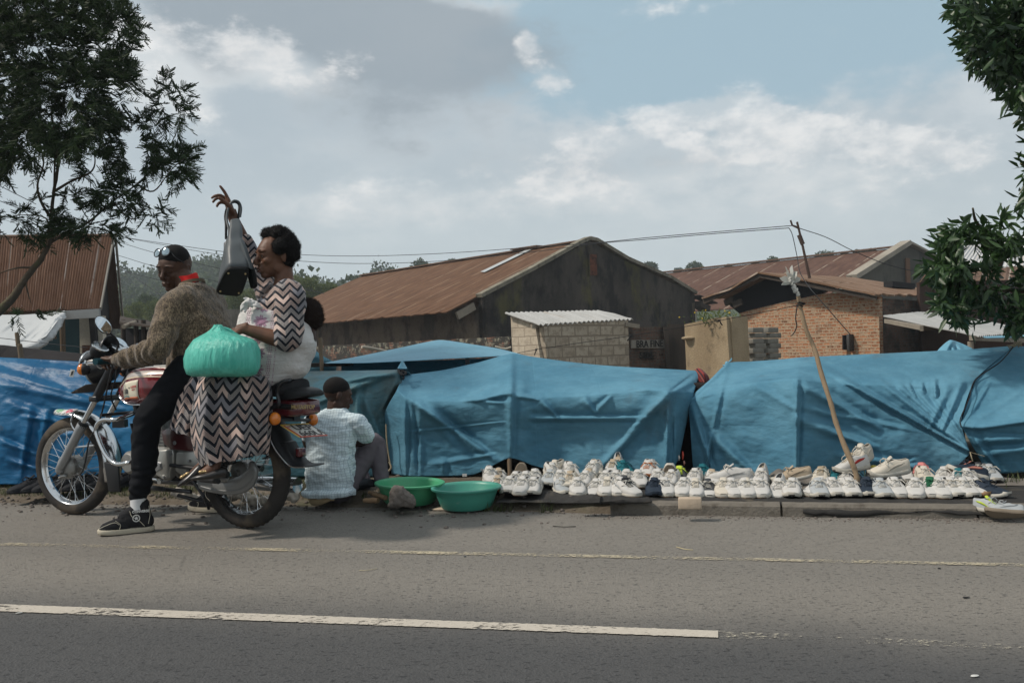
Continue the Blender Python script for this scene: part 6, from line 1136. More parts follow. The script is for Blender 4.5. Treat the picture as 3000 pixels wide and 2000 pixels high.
m, t = newmat('marled_knit'); o_ = t.obj; n1 = t.noise(t.vm('MULTIPLY', o_, (1,1,.45)), 150, 3, .8); n2 = t.noise(t.vm('MULTIPLY', o_, (1,1,.5)), 48, 4, .7); x,y,z = t.sep(o_)
c = t.mix(t.smooth(n1,.36,.62), (.030,.022,.016), (.235,.178,.118)); c = t.mix(t.smooth(n2,.42,.68), c, (.062,.047,.034)); t.put(t.b.inputs['Base Color'], c); t.b.inputs['Roughness'].default_value = .95; t.b.inputs['Sheen Weight'].default_value = .3; t.b.inputs['Specular IOR Level'].default_value = .1
bump(t, addn(t, t.m('MULTIPLY',n1,1.0), t.m('MULTIPLY',n2,.6)), .7, .005); KNIT = m
mb = MB(); torso(mb, [(Bq(578,1092,0),LAT,SAG,.150,.115),(Bq(582,1070,0),LAT,SAG,.185,.15),(Bq(592,1010,0),LAT,SAG,.185,.150),(Bq(588,960,0),LAT,SAG,.195,.150),(chest,LAT,SAG,.198,.145),(Bq(574,890,0),LAT,SAG,.185,.115),(Bq(570,858,0),LAT,SAG,.130,.085),(Bq(566,836,0),LAT,SAG,.078,.066),(Bq(563,828,0),LAT,SAG,.066,.058)])
mb.limb([up_+LAT*.10-Zv*.01, shL-Zv*.015, shL.lerp(elL,.5)+BX*.005, elL+Zv*.008, elL.lerp(wrL,.35)-Zv*.010, elL.lerp(wrL,.75)-Zv*.005, wrL-(wrL-elL).normalized()*.005],[.085,.084,.078,.068,.062,.050,.036], 18)
mb.limb([up_-LAT*.10, shR, shR.lerp(elR,.5), elR, elR.lerp(wrR,.6), wrR],[.085,.080,.068,.060,.052,.040],18)
d_ = (wrL-elL).normalized()
def swd(c, n):
    f = 1.0 if (c-shL).length > .1 else .4; v = folds(.010, 7.5, 3, (1,1,1.2))(c,n)*f; d = (c-elL).dot(d_)
    if d > -.02 and (c-wrL).length < .40 and c.z < elL.z+.06 and (c-elL).dot(BY) > -.12: v += .0055*math.sin(d*95+4*noise.noise(c*9))*(1 if d < .22 else max(0,1-(d-.22)/.05))
    return v
sw = mb.build('sweater', KNIT, rider, remesh=.0065, relax=4, disp=swd)
mb = MB(); mb.tube([wrL-d_*.055,wrL-d_*.03,wrL+d_*.006],[.044,.039,.037],24); mb.build('cuff', M('ribbed_knit',(.115,.09,.062),.95,var=.35,vs=90,bmp=.6,bs=120,stretch=(1,1,.3)), sw)
mb = MB(); mb.ringsolid([(.062,-.008),(.071,-.010),(.069,.008),(.060,.008)], Bq(563,830,0), (Zv+BX*.25), 30); mb.build('neckband', MATS['ribbed_knit'], sw)
mb = MB(); ncc = Bq(550,820,0); rings = []
for k,(r,h) in enumerate(((.057,-.03),(.055,0.0),(.053,.022),(.058,.018),(.061,-.012))): rings.append([ncc+(Matrix.Rotation(.25,3,BY)@Vector((r*math.cos(a)*1.0,r*math.sin(a),h+.010*math.sin(a*2+1)))) for a in [2*math.pi*q_/28 for q_ in range(28)]])
mb.loft(rings, caps=False); mb.build('collar', M('red_cloth',(.62,.025,.022),.75,var=.1,bmp=.3,bs=150), rider)
TRB = M('black_trousers', (.0055,.0065,.009), .9, var=.25, vs=15, bmp=.35, bs=60, bd=.004)
mb = MB(); mb.limb([pel+LAT*.04,hpL-Zv*.0,hpL.lerp(knL,.55),knL+Zv*.0,knL.lerp(anL,.45)+BX*-.012,knL.lerp(anL,.85),anL+Zv*.045],[.13,.112,.094,.074,.066,.052,.047],20); mb.limb([pel-LAT*.04,hpR,hpR.lerp(knR,.5),knR,knR.lerp(anR,.5),anR+Zv*.05],[.13,.11,.088,.070,.060,.048],20)
tr_ = mb.build('trousers', TRB, rider, remesh=.008, relax=3, disp=lambda c,n: folds(.008,11,5,(1,1,1.5))(c,n) + (.004*math.sin(c.z*150+3*noise.noise(c*8)) if c.z < .36 else 0))
def hitop(par, ank, toe_dir, label=None, s=1.0, tread=M('shoe_cream',(.42,.38,.30),.8,dirt=(.2,.16,.12),ds=20)):
    BKC = M('black_canvas',(.018,.018,.020),.85,var=.2,bmp=.3,bs=200,bd=.001,dirt=(.07,.065,.06),ds=14,dth=.62); f = Vector((toe_dir.x,toe_dir.y,0)).normalized(); l = Zv.cross(f); T_ = lambda x,y,z: Vector((ank.x,ank.y,0)) + (f*x+l*y)*s + Zv*z*s
    out = [(-.085,.030),(-.07,.040),(-.02,.042),(.05,.046),(.11,.054),(.16,.054),(.195,.042),(.215,.022)]
    def outline(z, k=1.0, lift=0): L = [T_(x,w_*k,z+lift*max(0,x-.12)) for x,w_ in out]; R2 = [T_(x,-w_*k,z+lift*max(0,x-.12)) for x,w_ in out[::-1]]; return L+R2
    mb = MB(); mb.loft([outline(.002,.95,.08),outline(.006,1,.08),outline(.030,1.0,.08),outline(.032,.96,.08)]); o = mb.build('shoe', tread, par, angle=50, sub=1); 
    mb = MB(); secs = [(.205,.018,.040),(.19,.036,.064),(.16,.045,.076),(.12,.046,.088),(.08,.042,.100),(.045,.038,.122)]
    rings = []
    for x,hw,top in secs: rings.append([T_(x, hw*math.copysign(abs(math.cos(a))**.7,math.cos(a)), .026+(top-.026)*max(0,math.sin(a))**.7 + (.006 if math.sin(a) < 0 else 0)) for a in [2*math.pi*k/20 for k in range(20)]])
    mb.loft(rings); mb.limb([T_(-.03,0,.055),T_(-.025,0,.09),T_(-.018,0,.125),T_(-.015,0,.155)],[.048*s,.046*s,.045*s,.046*s],18); mb.limb([T_(-.04,0,.06),T_(.05,0,.075)],[.044*s,.046*s],16); mb.limb([T_(.0,0,.13),T_(.07,0,.095)],[.040*s,.036*s],14)
    mb.build('upper', BKC, o, remesh=.005, relax=4); mb = MB()
    for k in range(5): x = .06+.022*k; z = .122-.013*k; mb.tube([T_(x,-.022,z),T_(x+.004,0,z+.006),T_(x,.022,z)],.0025,5)
    mb.build('laces', BPL, o)
    mb = MB()
    for pts in ([(.205,.028,.045),(.17,.046,.062),(.125,.050,.075),(.10,.048,.06)],[(.10,.050,.035),(.095,.049,.06),(.12,.048,.085)],[(-.03,.049,.04),(0,.049,.075),(.035,.046,.10),(.045,.040,.13)],[(-.05,.046,.05),(-.06,.040,.10),(-.055,.040,.15)]): mb.tube(catmull([T_(*p) for p in pts],5),.0012,5)
    mb.build('stitching', MATS['sticker_cream'], o); return o, T_, f, l
sh, ST, sf, sl_ = hitop(rider, Vector((anL.x,anL.y,0)), (G(292,1560)-G(440,1545)), s=.95)
WHT = M('print_white',(.62,.62,.60),.7); yside = 1 if sl_.dot(CAM-anL) > 0 else -1
mb = MB(); cb_ = ST(.012,yside*.0515,.088); mb.ringsolid([(.015,-.002),(.019,-.002),(.019,.003),(.015,.003)], cb_, sl_*yside, 24); 
star = []
for k in range(10): r = .0125 if k%2 == 0 else .0055; a = math.pi/2+k*math.pi/5; star.append(cb_ + sf*r*math.cos(a) + Zv*r*math.sin(a))
mb.prism(star, sl_*yside*.0025); mb.build('badge', WHT, sh, smooth=False)
mb = MB(); mb.text('CONVERSE', ST(-.012,yside*.0525,.122), -sf*yside if False else (sf*-1 if yside > 0 and (sf.cross(Zv)).dot(CAM-anL) < 0 else sf), Zv, .017, .001, .0006); 
tx = sf if sf.cross(Zv).dot(CAM-anL) > 0 else -sf
mb = MB(); mb.text('CONVERSE', ST(-.012,yside*.053,.124), tx, Zv-tx*.35, .017, .0012, .0007); mb.build('lettering', WHT, sh)
mb = MB(); mb.tube([Vector((anL.x,anL.y,.125))-sf*.004,Vector((anL.x,anL.y,.182))-sf*.002],[.043,.042],20); mb.build('sock', M('white_sock',(.55,.56,.57),.9,bmp=.3,bs=150,stretch=(1,1,3)), rider)
hitop(rider, Vector((anR.x,anR.y,0)), BX)
# glasses pushed up on the head
mb = MB()
for c_ in ((485,738,4.965),(463,742,5.00)):
    pass
gl1 = P(485,737,4.955); gl2 = P(461,741,4.995); nf = (ff*.75+Zv*.45).normalized()
mb.ringsolid([(.024,-.002),(.028,-.002),(.028,.003),(.024,.003)], gl1, nf+cv*.4, 24); mb.ringsolid([(.022,-.002),(.026,-.002),(.026,.003),(.022,.003)], gl2, nf+lf*.3, 24); mb.tube([gl1,gl2],.003,6); mb.tube(catmull([gl1+lf*-.026,P(515,755,4.95),P(540,770,4.98)],5),.003,6)
gg = mb.build('glasses', BPL, rider); 
for g_,ax in ((gl1,nf+cv*.4),(gl2,nf+lf*.3)): mb = MB(); mb.lathe([(.001,.006),(.015,.004),(.0245,0),(.0245,-.001)], g_, ax, 22); mb.build('lens', M('pale_lens',(.33,.42,.47),.08,.55,coat=1.0,var=.25,vs=60), gg)
# ---------------------------------------------------------------- the woman
WF = Vector((-.955,-.29,0)).normalized(); WL = Vector((-WF.y,WF.x,0)); WL = WL if WL.y < 0 else -WL
mb = MB(); hw_ = P(806,752,4.74); cv2 = (CAM-hw_); cv2.z = 0; cv2.normalize(); lf2 = Vector((-abs(cv2.y),-abs(cv2.x),0)).normalized(); ff2 = (cv2*math.cos(R_(68))+lf2*math.sin(R_(68))+Zv*-.06).normalized()
HT2, HA2 = head(mb, hw_, ff2, Zv, 1.02, 1.15)
nk = P(838,842,4.74); wp_ = P(805,1100,4.72); wc = P(810,940,4.73); wu = P(815,875,4.73)
mb.limb([nk+WF*.01, P(832,815,4.74), hw_+HA2@Vector((-.035,0,-.045))],[.060,.050,.052])
torso(mb, [(wp_,WL,WF,.15,.12),(wc,WL,WF,.13,.12),(wu,WL,WF,.14,.10),(nk+WF*.03-Zv*.01,WL,WF,.08,.06)])
sn_ = P(846,866,4.58); sf_ = P(785,858,4.92); en = P(838,1000,4.52); wn = P(712,962,4.50); ef = P(733,745,4.97); wf_ = P(682,634,4.90)
mb.limb([sn_,en],[.052,.040]); mb.limb([en,en.lerp(wn,.4),wn],[.043,.040,.026]); mb.limb([sf_,ef],[.052,.040]); mb.limb([ef,wf_],[.040,.026])
imgR = Vector((abs(cv2.y),abs(cv2.x),0)).normalized()
hand(mb, wn, (P(655,978,4.50)-wn), (Zv*-.9-cv2*.2), .98, (.7,.8,.9,1.0), thumb=1 if True else -1, tcurl=.9)
fdh = (P(664,585,4.9)-wf_).normalized(); hand(mb, wf_, fdh, (-imgR*.9+cv2*.2), 1.12, (.12,.62,.72,.8), thumb=(1 if fdh.cross(-imgR).dot(cv2) > 0 else -1), tcurl=.5)
kn = P(640,1160,4.62); kf = P(572,1150,4.86); an1 = P(625,1372,4.53); an2 = P(604,1356,4.62)
mb.limb([wp_+WL*.03,kn],[.09,.06]); mb.limb([kn,P(640,1280,4.60),an1],[.055,.045,.032]); mb.limb([wp_-WL*.07,kf],[.09,.06]); mb.limb([kf,P(620,1260,4.72),an2],[.055,.045,.032])
mb.limb([an1,P(600,1385,4.53)],[.032,.026]); mb.limb([an2,P(560,1395,4.62)],[.032,.024])
wom = mb.build('person', SK2, base=True, remesh=.0042, relax=3); tag(wom, 'woman in a zigzag dress riding behind the man, raising a grey handbag', 'person')
eyes(HT2, HA2, wom, 1.02)
mb = MB()
for y in (-1,1): mb.tube(catmull([HT2(.094,y*.014,.027),HT2(.095,y*.030,.034),HT2(.082,y*.046,.030)],4),[.0012,.0022,.0008],6)
mb.build('eyebrow', HAIR, wom)
mb = MB()
for y in (-1,1): mb.tube([HT2(.090,y*.019,.0075),HT2(.0915,y*.031,.0105),HT2(.084,y*.044,.0075)],.0016,5)
mb.build('eyelash', HAIR, wom)
mb = MB()
for y in (-1,1): mb.ell(HT2(.004,y*.066,-.02),(.003,.003,.003))
LIP = M('lips_dark',(.10,.032,.028),.4)
mb = MB(); mb.ell(HT2(.0965,0,-.0595),(.0085,.021,.0052),HA2,16,10); mb.ell(HT2(.0945,0,-.0725),(.009,.019,.0062),HA2,16,10); mb.build('lips', LIP, wom, smooth=True)
mb = MB(); mb.ell(HT2(.1000,0,-.0660),(.004,.013,.0022),HA2,12,8); mb.build('teeth', M('teeth_white',(.5,.47,.42),.4), wom)
mb = MB()
for (px,py,r,Y) in ((822,692,.056,4.74),(836,712,.062,4.74),(842,740,.056,4.74),(797,684,.036,4.74),(822,690,.055,4.74),(856,745,.045,4.74),(848,722,.058,4.74),(785,686,.030,4.74),(796,692,.044,4.74),(832,714,.066,4.74),(808,688,.048,4.74),(846,733,.052,4.74),(844,766,.036,4.74),(788,689,.044,4.74),(781,684,.030,4.74),(820,722,.046,4.68),(820,722,.046,4.80),(806,700,.05,4.74),(818,690,.058,4.74),(838,706,.058,4.74)): mb.ell(P(px,py,Y),(r*.93,r*1.05,r*.93))
mb.ell(HT2(-.044,0,.042),(.092,.082,.088),HA2)
hr = mb.build('hair', HAIR, wom, remesh=.007, relax=3, disp=lambda c,n: .006*noise.noise(c*38)+.004*noise.noise(c*110))
nv = len(hr.data.vertices); co = np.empty(nv*3,dtype=np.float32); no = np.empty(nv*3,dtype=np.float32); hr.data.vertices.foreach_get('co',co); hr.data.vertex_normals.foreach_get('vector',no); co = co.reshape(-1,3); no = no.reshape(-1,3); rs = np.random.RandomState(2); ix = rs.randint(0,nv,7000); hz = np.array(P(800,740,4.74)); cw = co[ix]+np.array(wom.location)
leafmesh('hair_strands', cw-no[ix]*.002, unit(no[ix]+.6*rs.normal(size=(7000,3))), .012, .0013, HAIR, wom, shape='q', rs=rs)
# zigzag cloth
def zigzag(name, scale=1.0, usev='UV'):
    m, t = newmat(name); uv = t.node('ShaderNodeTexCoord').outputs['UV'] if usev == 'UV' else t.obj
    if usev != 'UV': x,y,z = t.sep(uv); u = t.m('ADD', t.m('MULTIPLY',x,.95), t.m('MULTIPLY',y,.32)); v = z
    else: u,v,_ = t.sep(uv)
    wob = t.noise(uv, 4, 3); u = t.m('ADD', t.m('MULTIPLY',u,1/scale), t.m('MULTIPLY',wob,.03)); v = t.m('MULTIPLY', v, 1/scale); per = .105; h = .058
    tri = t.m('ABSOLUTE', t.m('SUBTRACT', t.m('FRACT', t.m('DIVIDE', u, per)), .5)); vv = t.m('ADD', v, t.m('MULTIPLY', tri, .112)); r = t.m('DIVIDE', vv, h); band = t.m('FLOOR', r); fr = t.m('FRACT', r)
    cell = t.m('FLOOR', t.m('ADD', t.m('DIVIDE', u, per*.75), t.m('MULTIPLY', band, .63))); wn_ = t.node('ShaderNodeTexWhiteNoise', noise_dimensions='2D'); t.put(wn_.inputs['Vector'], t.comb(cell, band, 0)); k = wn_.outputs[0]
    navy = (.007,.010,.017); pink = (.50,.375,.33); grey = (.19,.185,.205)
    stripes = t.m('GREATER_THAN', t.m('FRACT', t.m('MULTIPLY', fr, 8)), .48); sc_ = t.mix(stripes, navy, t.mix(t.m('GREATER_THAN', k, .82), pink, (.40,.36,.345)))
    c = t.mix(t.m('GREATER_THAN', k, .22), pink, grey); c = t.mix(t.m('GREATER_THAN', k, .44), c, sc_); c = t.mix(t.m('LESS_THAN', fr, .40), c, navy)
    t.put(t.b.inputs['Base Color'], c); t.b.inputs['Roughness'].default_value = .85; t.b.inputs['Sheen Weight'].default_value = .15; t.b.inputs['Specular IOR Level'].default_value = .2; bump(t, t.noise(t.obj, 40, 4), .25, .006); return m
ZZ = zigzag('zigzag_print', .92); ZZO = zigzag('zigzag_print_top', .68, 'obj')
mb = MB(); torso(mb, [(P(812,960,4.73),WL,WF,.155,.135),(P(812,920,4.73),WL,WF,.160,.125),(P(818,885,4.73),WL,WF,.175,.115),(P(826,862,4.74),WL,WF,.150,.095),(P(838,858,4.75),WL,(WF-Zv*.75),.118,.086)])
mb.limb([P(826,875,4.68),sn_+WF*-.005,sn_.lerp(en,.5)+Vector((.01,0,0)),en+Zv*.02+Vector((.008,0,0))],[.075,.080,.078,.073],18); mb.limb([P(800,872,4.85),sf_,sf_.lerp(ef,.6),ef+(ef-sf_).normalized()*-.0,ef.lerp(wf_,.35)],[.075,.072,.062,.055,.048],18)
dr = mb.build('dress_top', ZZO, wom, remesh=.0075, relax=3, disp=folds(.009,11,8,(1,1,.8)))
mb = MB(); mb.ell(P(808,862,4.665),(.045,.02,.05)); 
# skirt
def lobe(levels, Y0, hd, seed, nf, name):
    mb = MB(); rings = []; uvs = []; n = 96; z0 = None; vacc = 0; prev = None
    LV = []; K = 5
    for i in range(len(levels)-1):
        for j in range(K): f = j/K; LV.append(tuple(levels[i][k]*(1-f)+levels[i+1][k]*f for k in range(5)))
    LV.append(levels[-1])
    for li,(py,l,r,hem,dd) in enumerate(LV):
        fr = li/(len(LV)-1); cx, hw = (l+r)/2, (r-l)/2; ring = []; 
        for k in range(n):
            a = 2*math.pi*k/n; ca, sa = math.cos(a), math.sin(a); fold = (fr**.6)*(.085*math.sin(a*nf+seed+fr*1.2+1.5*math.sin(a*2))+.045*math.sin(a*(nf*1.7)+seed*2-fr*2))+.03*noise.noise(Vector((a*1.5,fr*3,seed))); rr = 1+fold*1.7
            px = cx + hw*math.copysign(abs(ca)**.8,ca)*(1+fold*.25); Y = Y0 - hd*dd*math.copysign(abs(sa)**.8,sa)*rr; ring.append(P(px, py + hem*(px-cx)/hw + 3*fr*math.sin(a*nf), Y))
        rings.append(ring)
    acc = [0]
    for k in range(n): acc.append(acc[-1] + (rings[len(rings)//2][(k+1)%n]-rings[len(rings)//2][k]).length)
    # duplicate the seam column so that uv runs continuously
    vs = []; uv = []; fs = []; vv = 0
    for i,r in enumerate(rings):
        if i: vv += (rings[i][n//4]-rings[i-1][n//4]).length
        for k in range(n+1): vs.append(r[k%n]); uv.append((acc[k]+.01*i*0+.001, -vv))
    W_ = n+1
    for i in range(len(rings)-1):
        for k in range(n): fs.append((i*W_+k,i*W_+k+1,(i+1)*W_+k+1,(i+1)*W_+k))
    c0 = sum(rings[0],Vector())/n; vs.append(c0+Zv*.004); uv.append((acc[n//4],.08))
    for k in range(n): fs.append((k,k+1,len(vs)-1))
    mb.add(vs, fs, uv); return mb.build(name, ZZ, wom, angle=180)
lobe([(1094,640,770,0,.35),(1098,600,780,0,.75),(1106,588,790,0,.9),(1118,580,794,0,.97),(1135,574,797,0,1.0),(1175,566,798,0,1.0),(1225,557,796,-4,1.0),(1275,560,792,-9,.95),(1315,570,789,-14,.9),(1346,588,786,-20,.85)], 4.64, .20, .6, 9, 'skirt')
lobe([(1092,552,640,0,.5),(1102,540,640,0,.8),(1130,527,620,0,1),(1170,516,612,0,1),(1215,505,600,4,1),(1262,495,590,14,.9),(1276,500,586,16,.9)], 4.86, .13, 2.1, 7, 'skirt')
# wrap
m, t = newmat('wrap_cloth'); uv = t.node('ShaderNodeTexCoord').outputs['UV']; u,v,_ = t.sep(uv); base = t.mix(t.smooth(t.noise(t.obj,5,4),.35,.65),(.54,.53,.52),(.63,.615,.60)); base = t.mix(t.smooth(t.noise(t.obj,150,2,.5),.70,.74), base, (.30,.27,.25))
PUR = (.30,.12,.22)
def band(c0, w_): return t.m('LESS_THAN', t.m('ABSOLUTE', t.m('SUBTRACT', u, c0)), w_)
cu_ = t.m('SUBTRACT', t.m('FRACT', t.m('DIVIDE', t.m('ADD', u, .045), .10)), .5); cv_ = t.m('SUBTRACT', t.m('FRACT', t.m('DIVIDE', t.m('ADD', v, .02), .085)), .5); rad = t.m('SQRT', t.m('ADD', t.m('MULTIPLY',cu_,cu_), t.m('MULTIPLY',cv_,cv_))); ang = t.m('ARCTAN2', cv_, cu_)
star_ = t.m('MULTIPLY', t.m('LESS_THAN', rad, t.m('ADD', .20, t.m('MULTIPLY', t.m('ABSOLUTE', t.m('COSINE', t.m('MULTIPLY', ang, 4))), .22))), t.m('GREATER_THAN', t.m('ABSOLUTE', t.m('SINE', t.m('MULTIPLY', ang, 4))), .18))
zone = t.m('LESS_THAN', t.m('ABSOLUTE', t.m('SUBTRACT', u, .105)), .048)
lace = t.m('MULTIPLY', t.m('GREATER_THAN', t.m('SINE', t.m('MULTIPLY', v, 520)), -.1), t.m('GREATER_THAN', t.m('SINE', t.m('ADD', t.m('MULTIPLY', u, 620), t.m('MULTIPLY', t.m('SINE', t.m('MULTIPLY', v, 180)), 1.5))), -.2)); bd = t.m('MAXIMUM', t.m('MAXIMUM', band(.038,.013), band(.168,.013)), band(.198,.004)); msk = t.m('MAXIMUM', t.m('MULTIPLY', star_, zone), t.m('MULTIPLY', lace, bd))
c = t.mix(t.m('MULTIPLY', msk, .92), base, PUR); t.put(t.b.inputs['Base Color'], c); t.b.inputs['Roughness'].default_value = .9; t.b.inputs['Specular IOR Level'].default_value = .15
bump(t, addn(t, t.m('MULTIPLY', t.noise(t.vm('MULTIPLY', t.obj, (1,1,2.2)), 9, 5, .6, dist=.8), 1.5), t.m('MULTIPLY', t.noise(t.obj, 60, 3), .2)), .55, .03); WRAP = m
LVW = [(893,722,845,.75),(903,708,862,.95),(920,700,880,1.0),(945,694,905,1.05),(975,690,921,1.08),(1010,691,925,1.08),(1045,694,921,1.05),(1075,696,910,1.0),(1100,690,897,.95),(1118,684,882,.9),(1130,700,868,.8)]
rings = []; uvs = []; n = 80
LW = []
for i in range(len(LVW)-1):
    for j in range(4): f = j/4; LW.append(tuple(LVW[i][k]*(1-f)+LVW[i+1][k]*f for k in range(4)))
LW.append(LVW[-1])
for li,(py,l,r,dd) in enumerate(LW):
    cx,hw = (l+r)/2,(r-l)/2; ring = []; fr = li/(len(LW)-1)
    for k in range(n):
        a = 2*math.pi*k/n; ca,sa = math.cos(a),math.sin(a); fo = .012*math.sin(py*.075+a*2.2)*max(0,ca+.6)*1.5+.022*noise.noise(Vector((a*3,py*.05,7)))+.010*noise.noise(Vector((a*2,py*.03,1)))
        px = cx+hw*math.copysign(abs(ca)**.85,ca)*(1+fo); tilt = 26*(ca*.5+.3)*max(0,1-fr*2.2) if ca > -.2 else 0; tb = (px-790)*.16*max(0,fr-.7)/.3*(-1 if px > 790 else .55)
        ring.append(P(px, py+tilt+tb, 4.73-.175*dd*sa*(1+fo*2))); uvs.append(((px-700)/556 - (py-1000)/556*-.10, -(py-1000)/556))
    rings.append(ring)
mb = MB(); mb.loft(rings, caps=True, uvs=uvs); wr_ = mb.build('wrap', WRAP, wom, angle=180)
mb = MB(); rs = random.Random(5)
for (pts,rr_) in (([(706,912),(712,896),(722,884),(736,880),(748,886)],[.006,.011,.013,.011,.007]),([(716,914),(724,900),(728,886),(724,876),(714,874)],[.006,.010,.012,.009,.004]),([(742,900),(732,894),(724,892),(716,896),(710,906)],[.005,.010,.012,.009,.004]),([(760,894),(748,886),(738,888),(730,896)],[.008,.010,.010,.006]),([(768,902),(752,896),(740,894)],[.007,.008,.006])): mb.tube(catmull([P(x,y,4.555+.01*math.sin(x)) for x,y in pts],5), rr_, 8)
mb.build('wrap_knot', WRAP, wom, remesh=.0035, relax=1, disp=folds(.004,45,2))
# wrap fringe over the lap
# shoes
FLAT = M('black_patent',(.014,.012,.012),.35,var=.2,dirt=(.07,.05,.04),ds=14,dth=.62); GOLD = M('gold_trim',(.50,.36,.18),.4,.6)
def flat_shoe(heel, toe, ank):
    f = (toe-heel); L = f.length; f.normalize(); l = f.cross(Zv).normalized(); u = l.cross(f); mb = MB(); rings = []
    for x,hw,h0,h1 in ((0,.012,-.012,.030),(.06,.026,-.016,.034),(.25,.030,-.018,.030),(.5,.036,-.020,.016),(.7,.038,-.020,.014),(.88,.024,-.016,.006),(1.0,.006,-.012,-.004)): rings.append([heel+f*L*x + l*hw*math.copysign(abs(math.cos(a))**.8,math.cos(a)) + u*((h0+h1)/2+(h1-h0)/2*math.sin(a)) for a in [2*math.pi*k/18 for k in range(18)]])
    mb.loft(rings); o = mb.build('shoe', FLAT, wom, sub=1, angle=60); mb = MB(); b_ = heel+f*L*.62+u*.022
    for s_ in (-1,1): mb.ell(b_+f*s_*.014,(.014,.007,.008),Matrix((f,l,u)).transposed(),12,8)
    mb.ell(b_,(.006,.008,.008)); mb.build('bow', GOLD, o)
flat_shoe(P(668,1386,4.52), P(556,1398,4.50), an1); flat_shoe(P(600,1370,4.60), P(516,1422,4.56), an2)
# ---------------------------------------------------------------- baby on the back
mb = MB(); bh = P(902,917,4.74); mb.ell(bh+WF*.012-Zv*.012,(.066,.066,.072)); mb.limb([bh-Zv*.05,P(893,985,4.73),P(880,1050,4.73)],[.035,.062,.058]); mb.limb([P(893,985,4.73),P(850,1000,4.62)],[.03,.022])
baby = mb.build('person', SK3, base=True, remesh=.006, relax=2); tag(baby, 'baby with dark fuzzy hair tied in the white wrap on the back of the woman', 'person')
mb = MB(); mb.ell(bh,(.080,.076,.082)); mb.ell(bh+Vector((.01,0,-.02)),(.074,.072,.075)); hb = mb.build('hair', M('soft_dark_hair',(.018,.012,.010),.95,var=.3,vs=50,bmp=.8,bs=200,bd=.004), baby, remesh=.006, relax=1, disp=lambda c,n: .003*noise.noise(c*90))
ix = rs_.randint(0,len(hb.data.vertices),3500); co = np.array([v.co[:] for v in hb.data.vertices]); no = np.array([v.normal[:] for v in hb.data.vertices]); leafmesh('hair_strands', co[ix]+np.array(baby.location), unit(no[ix]+.6*rs_.normal(size=(3500,3))), .010, .0010, MATS['soft_dark_hair'], baby, shape='q', rs=rs_)
# ---------------------------------------------------------------- the bags
m, t = newmat('teal_plastic_bag'); x,y,z = t.sep(t.obj); n = t.noise(t.vm('MULTIPLY', t.obj, (3.2,3.2,.55)), 13, 5, .6, dist=.4); n2 = t.noise(t.obj, 30, 3); t.put(t.b.inputs['Base Color'], t.mix(t.smooth(n,.35,.7),(.075,.47,.375),(.13,.60,.485))); t.b.inputs['Roughness'].default_value = .30; t.b.inputs['Specular IOR Level'].default_value = .5; bump(t, addn(t, n, t.m('MULTIPLY',n2,.2)), .8, .018)
tr = t.node('ShaderNodeBsdfTranslucent'); tr.inputs[0].default_value = (.10,.55,.44,1); mx = t.node('ShaderNodeMixShader'); mx.inputs[0].default_value = .15; t.l.new(t.b.outputs[0], mx.inputs[1]); t.l.new(tr.outputs[0], mx.inputs[2]); t.l.new(mx.outputs[0], [q for q in t.n if q.type == 'OUTPUT_MATERIAL'][0].inputs[0]); TEAL = m
rings = []; n = 90
apx = P(642,955,4.45)
for (py,l,r,hd,cx2) in [(1102,600,700,.05,0),(1101,560,735,.11,0),(1095,546,752,.15,0),(1075,538,762,.165,0),(1050,537,764,.17,0),(1025,545,762,.165,0),(1002,562,752,.15,0),(994,568,740,.135,0),(985,584,714,.11,0),(976,602,682,.075,0),(968,614,664,.045,0),(960,622,656,.028,0),(952,627,650,.018,0)]:
    cx,hw = (l+r)/2,(r-l)/2; ring = []
    for k in range(n):
        a = 2*math.pi*k/n; ca,sa = math.cos(a),math.sin(a); f = 0
        hgt = (1102-py)/150; pl_ = .030*(math.sin(a*23+2*math.sin(a*5))*.6+math.sin(a*37+1)*.4)*hgt**1.2 + .02*noise.noise(Vector((ca*3,sa*3,py*.02)))
        ring.append(P(cx+hw*math.copysign(abs(ca)**.88,ca)*(1+pl_), py+2*math.sin(a*3), 4.40-hd*math.copysign(abs(sa)**.88,sa)*(1+pl_*1.5)))
    rings.append(ring)
mb = MB(); mb.loft(rings); mb.tube(catmull([P(640,958,4.42),P(655,962,4.42),P(672,968,4.43),P(690,982,4.44),P(712,990,4.45)],5),[.020,.016,.018,.022,.012],12,flat=.6); mb.loft([[P(622,966,4.42),P(634,950,4.40),P(650,955,4.42),P(660,972,4.44)],[P(620,968,4.36),P(636,949,4.38),P(652,957,4.38),P(664,974,4.38)]])
tag(mb.build('plastic_bag', TEAL, base=True, angle=70), 'full turquoise green plastic bag resting on the lap of the woman on the motorcycle', 'bag')
LEA = M('grey_leather', (.062,.072,.078), .48, var=.12, vs=25, bmp=.35, bs=140, bd=.001, spec=.45); LEB = M('black_leather', (.007,.008,.009), .6, bmp=.2, bs=200, bd=.001, spec=.2)
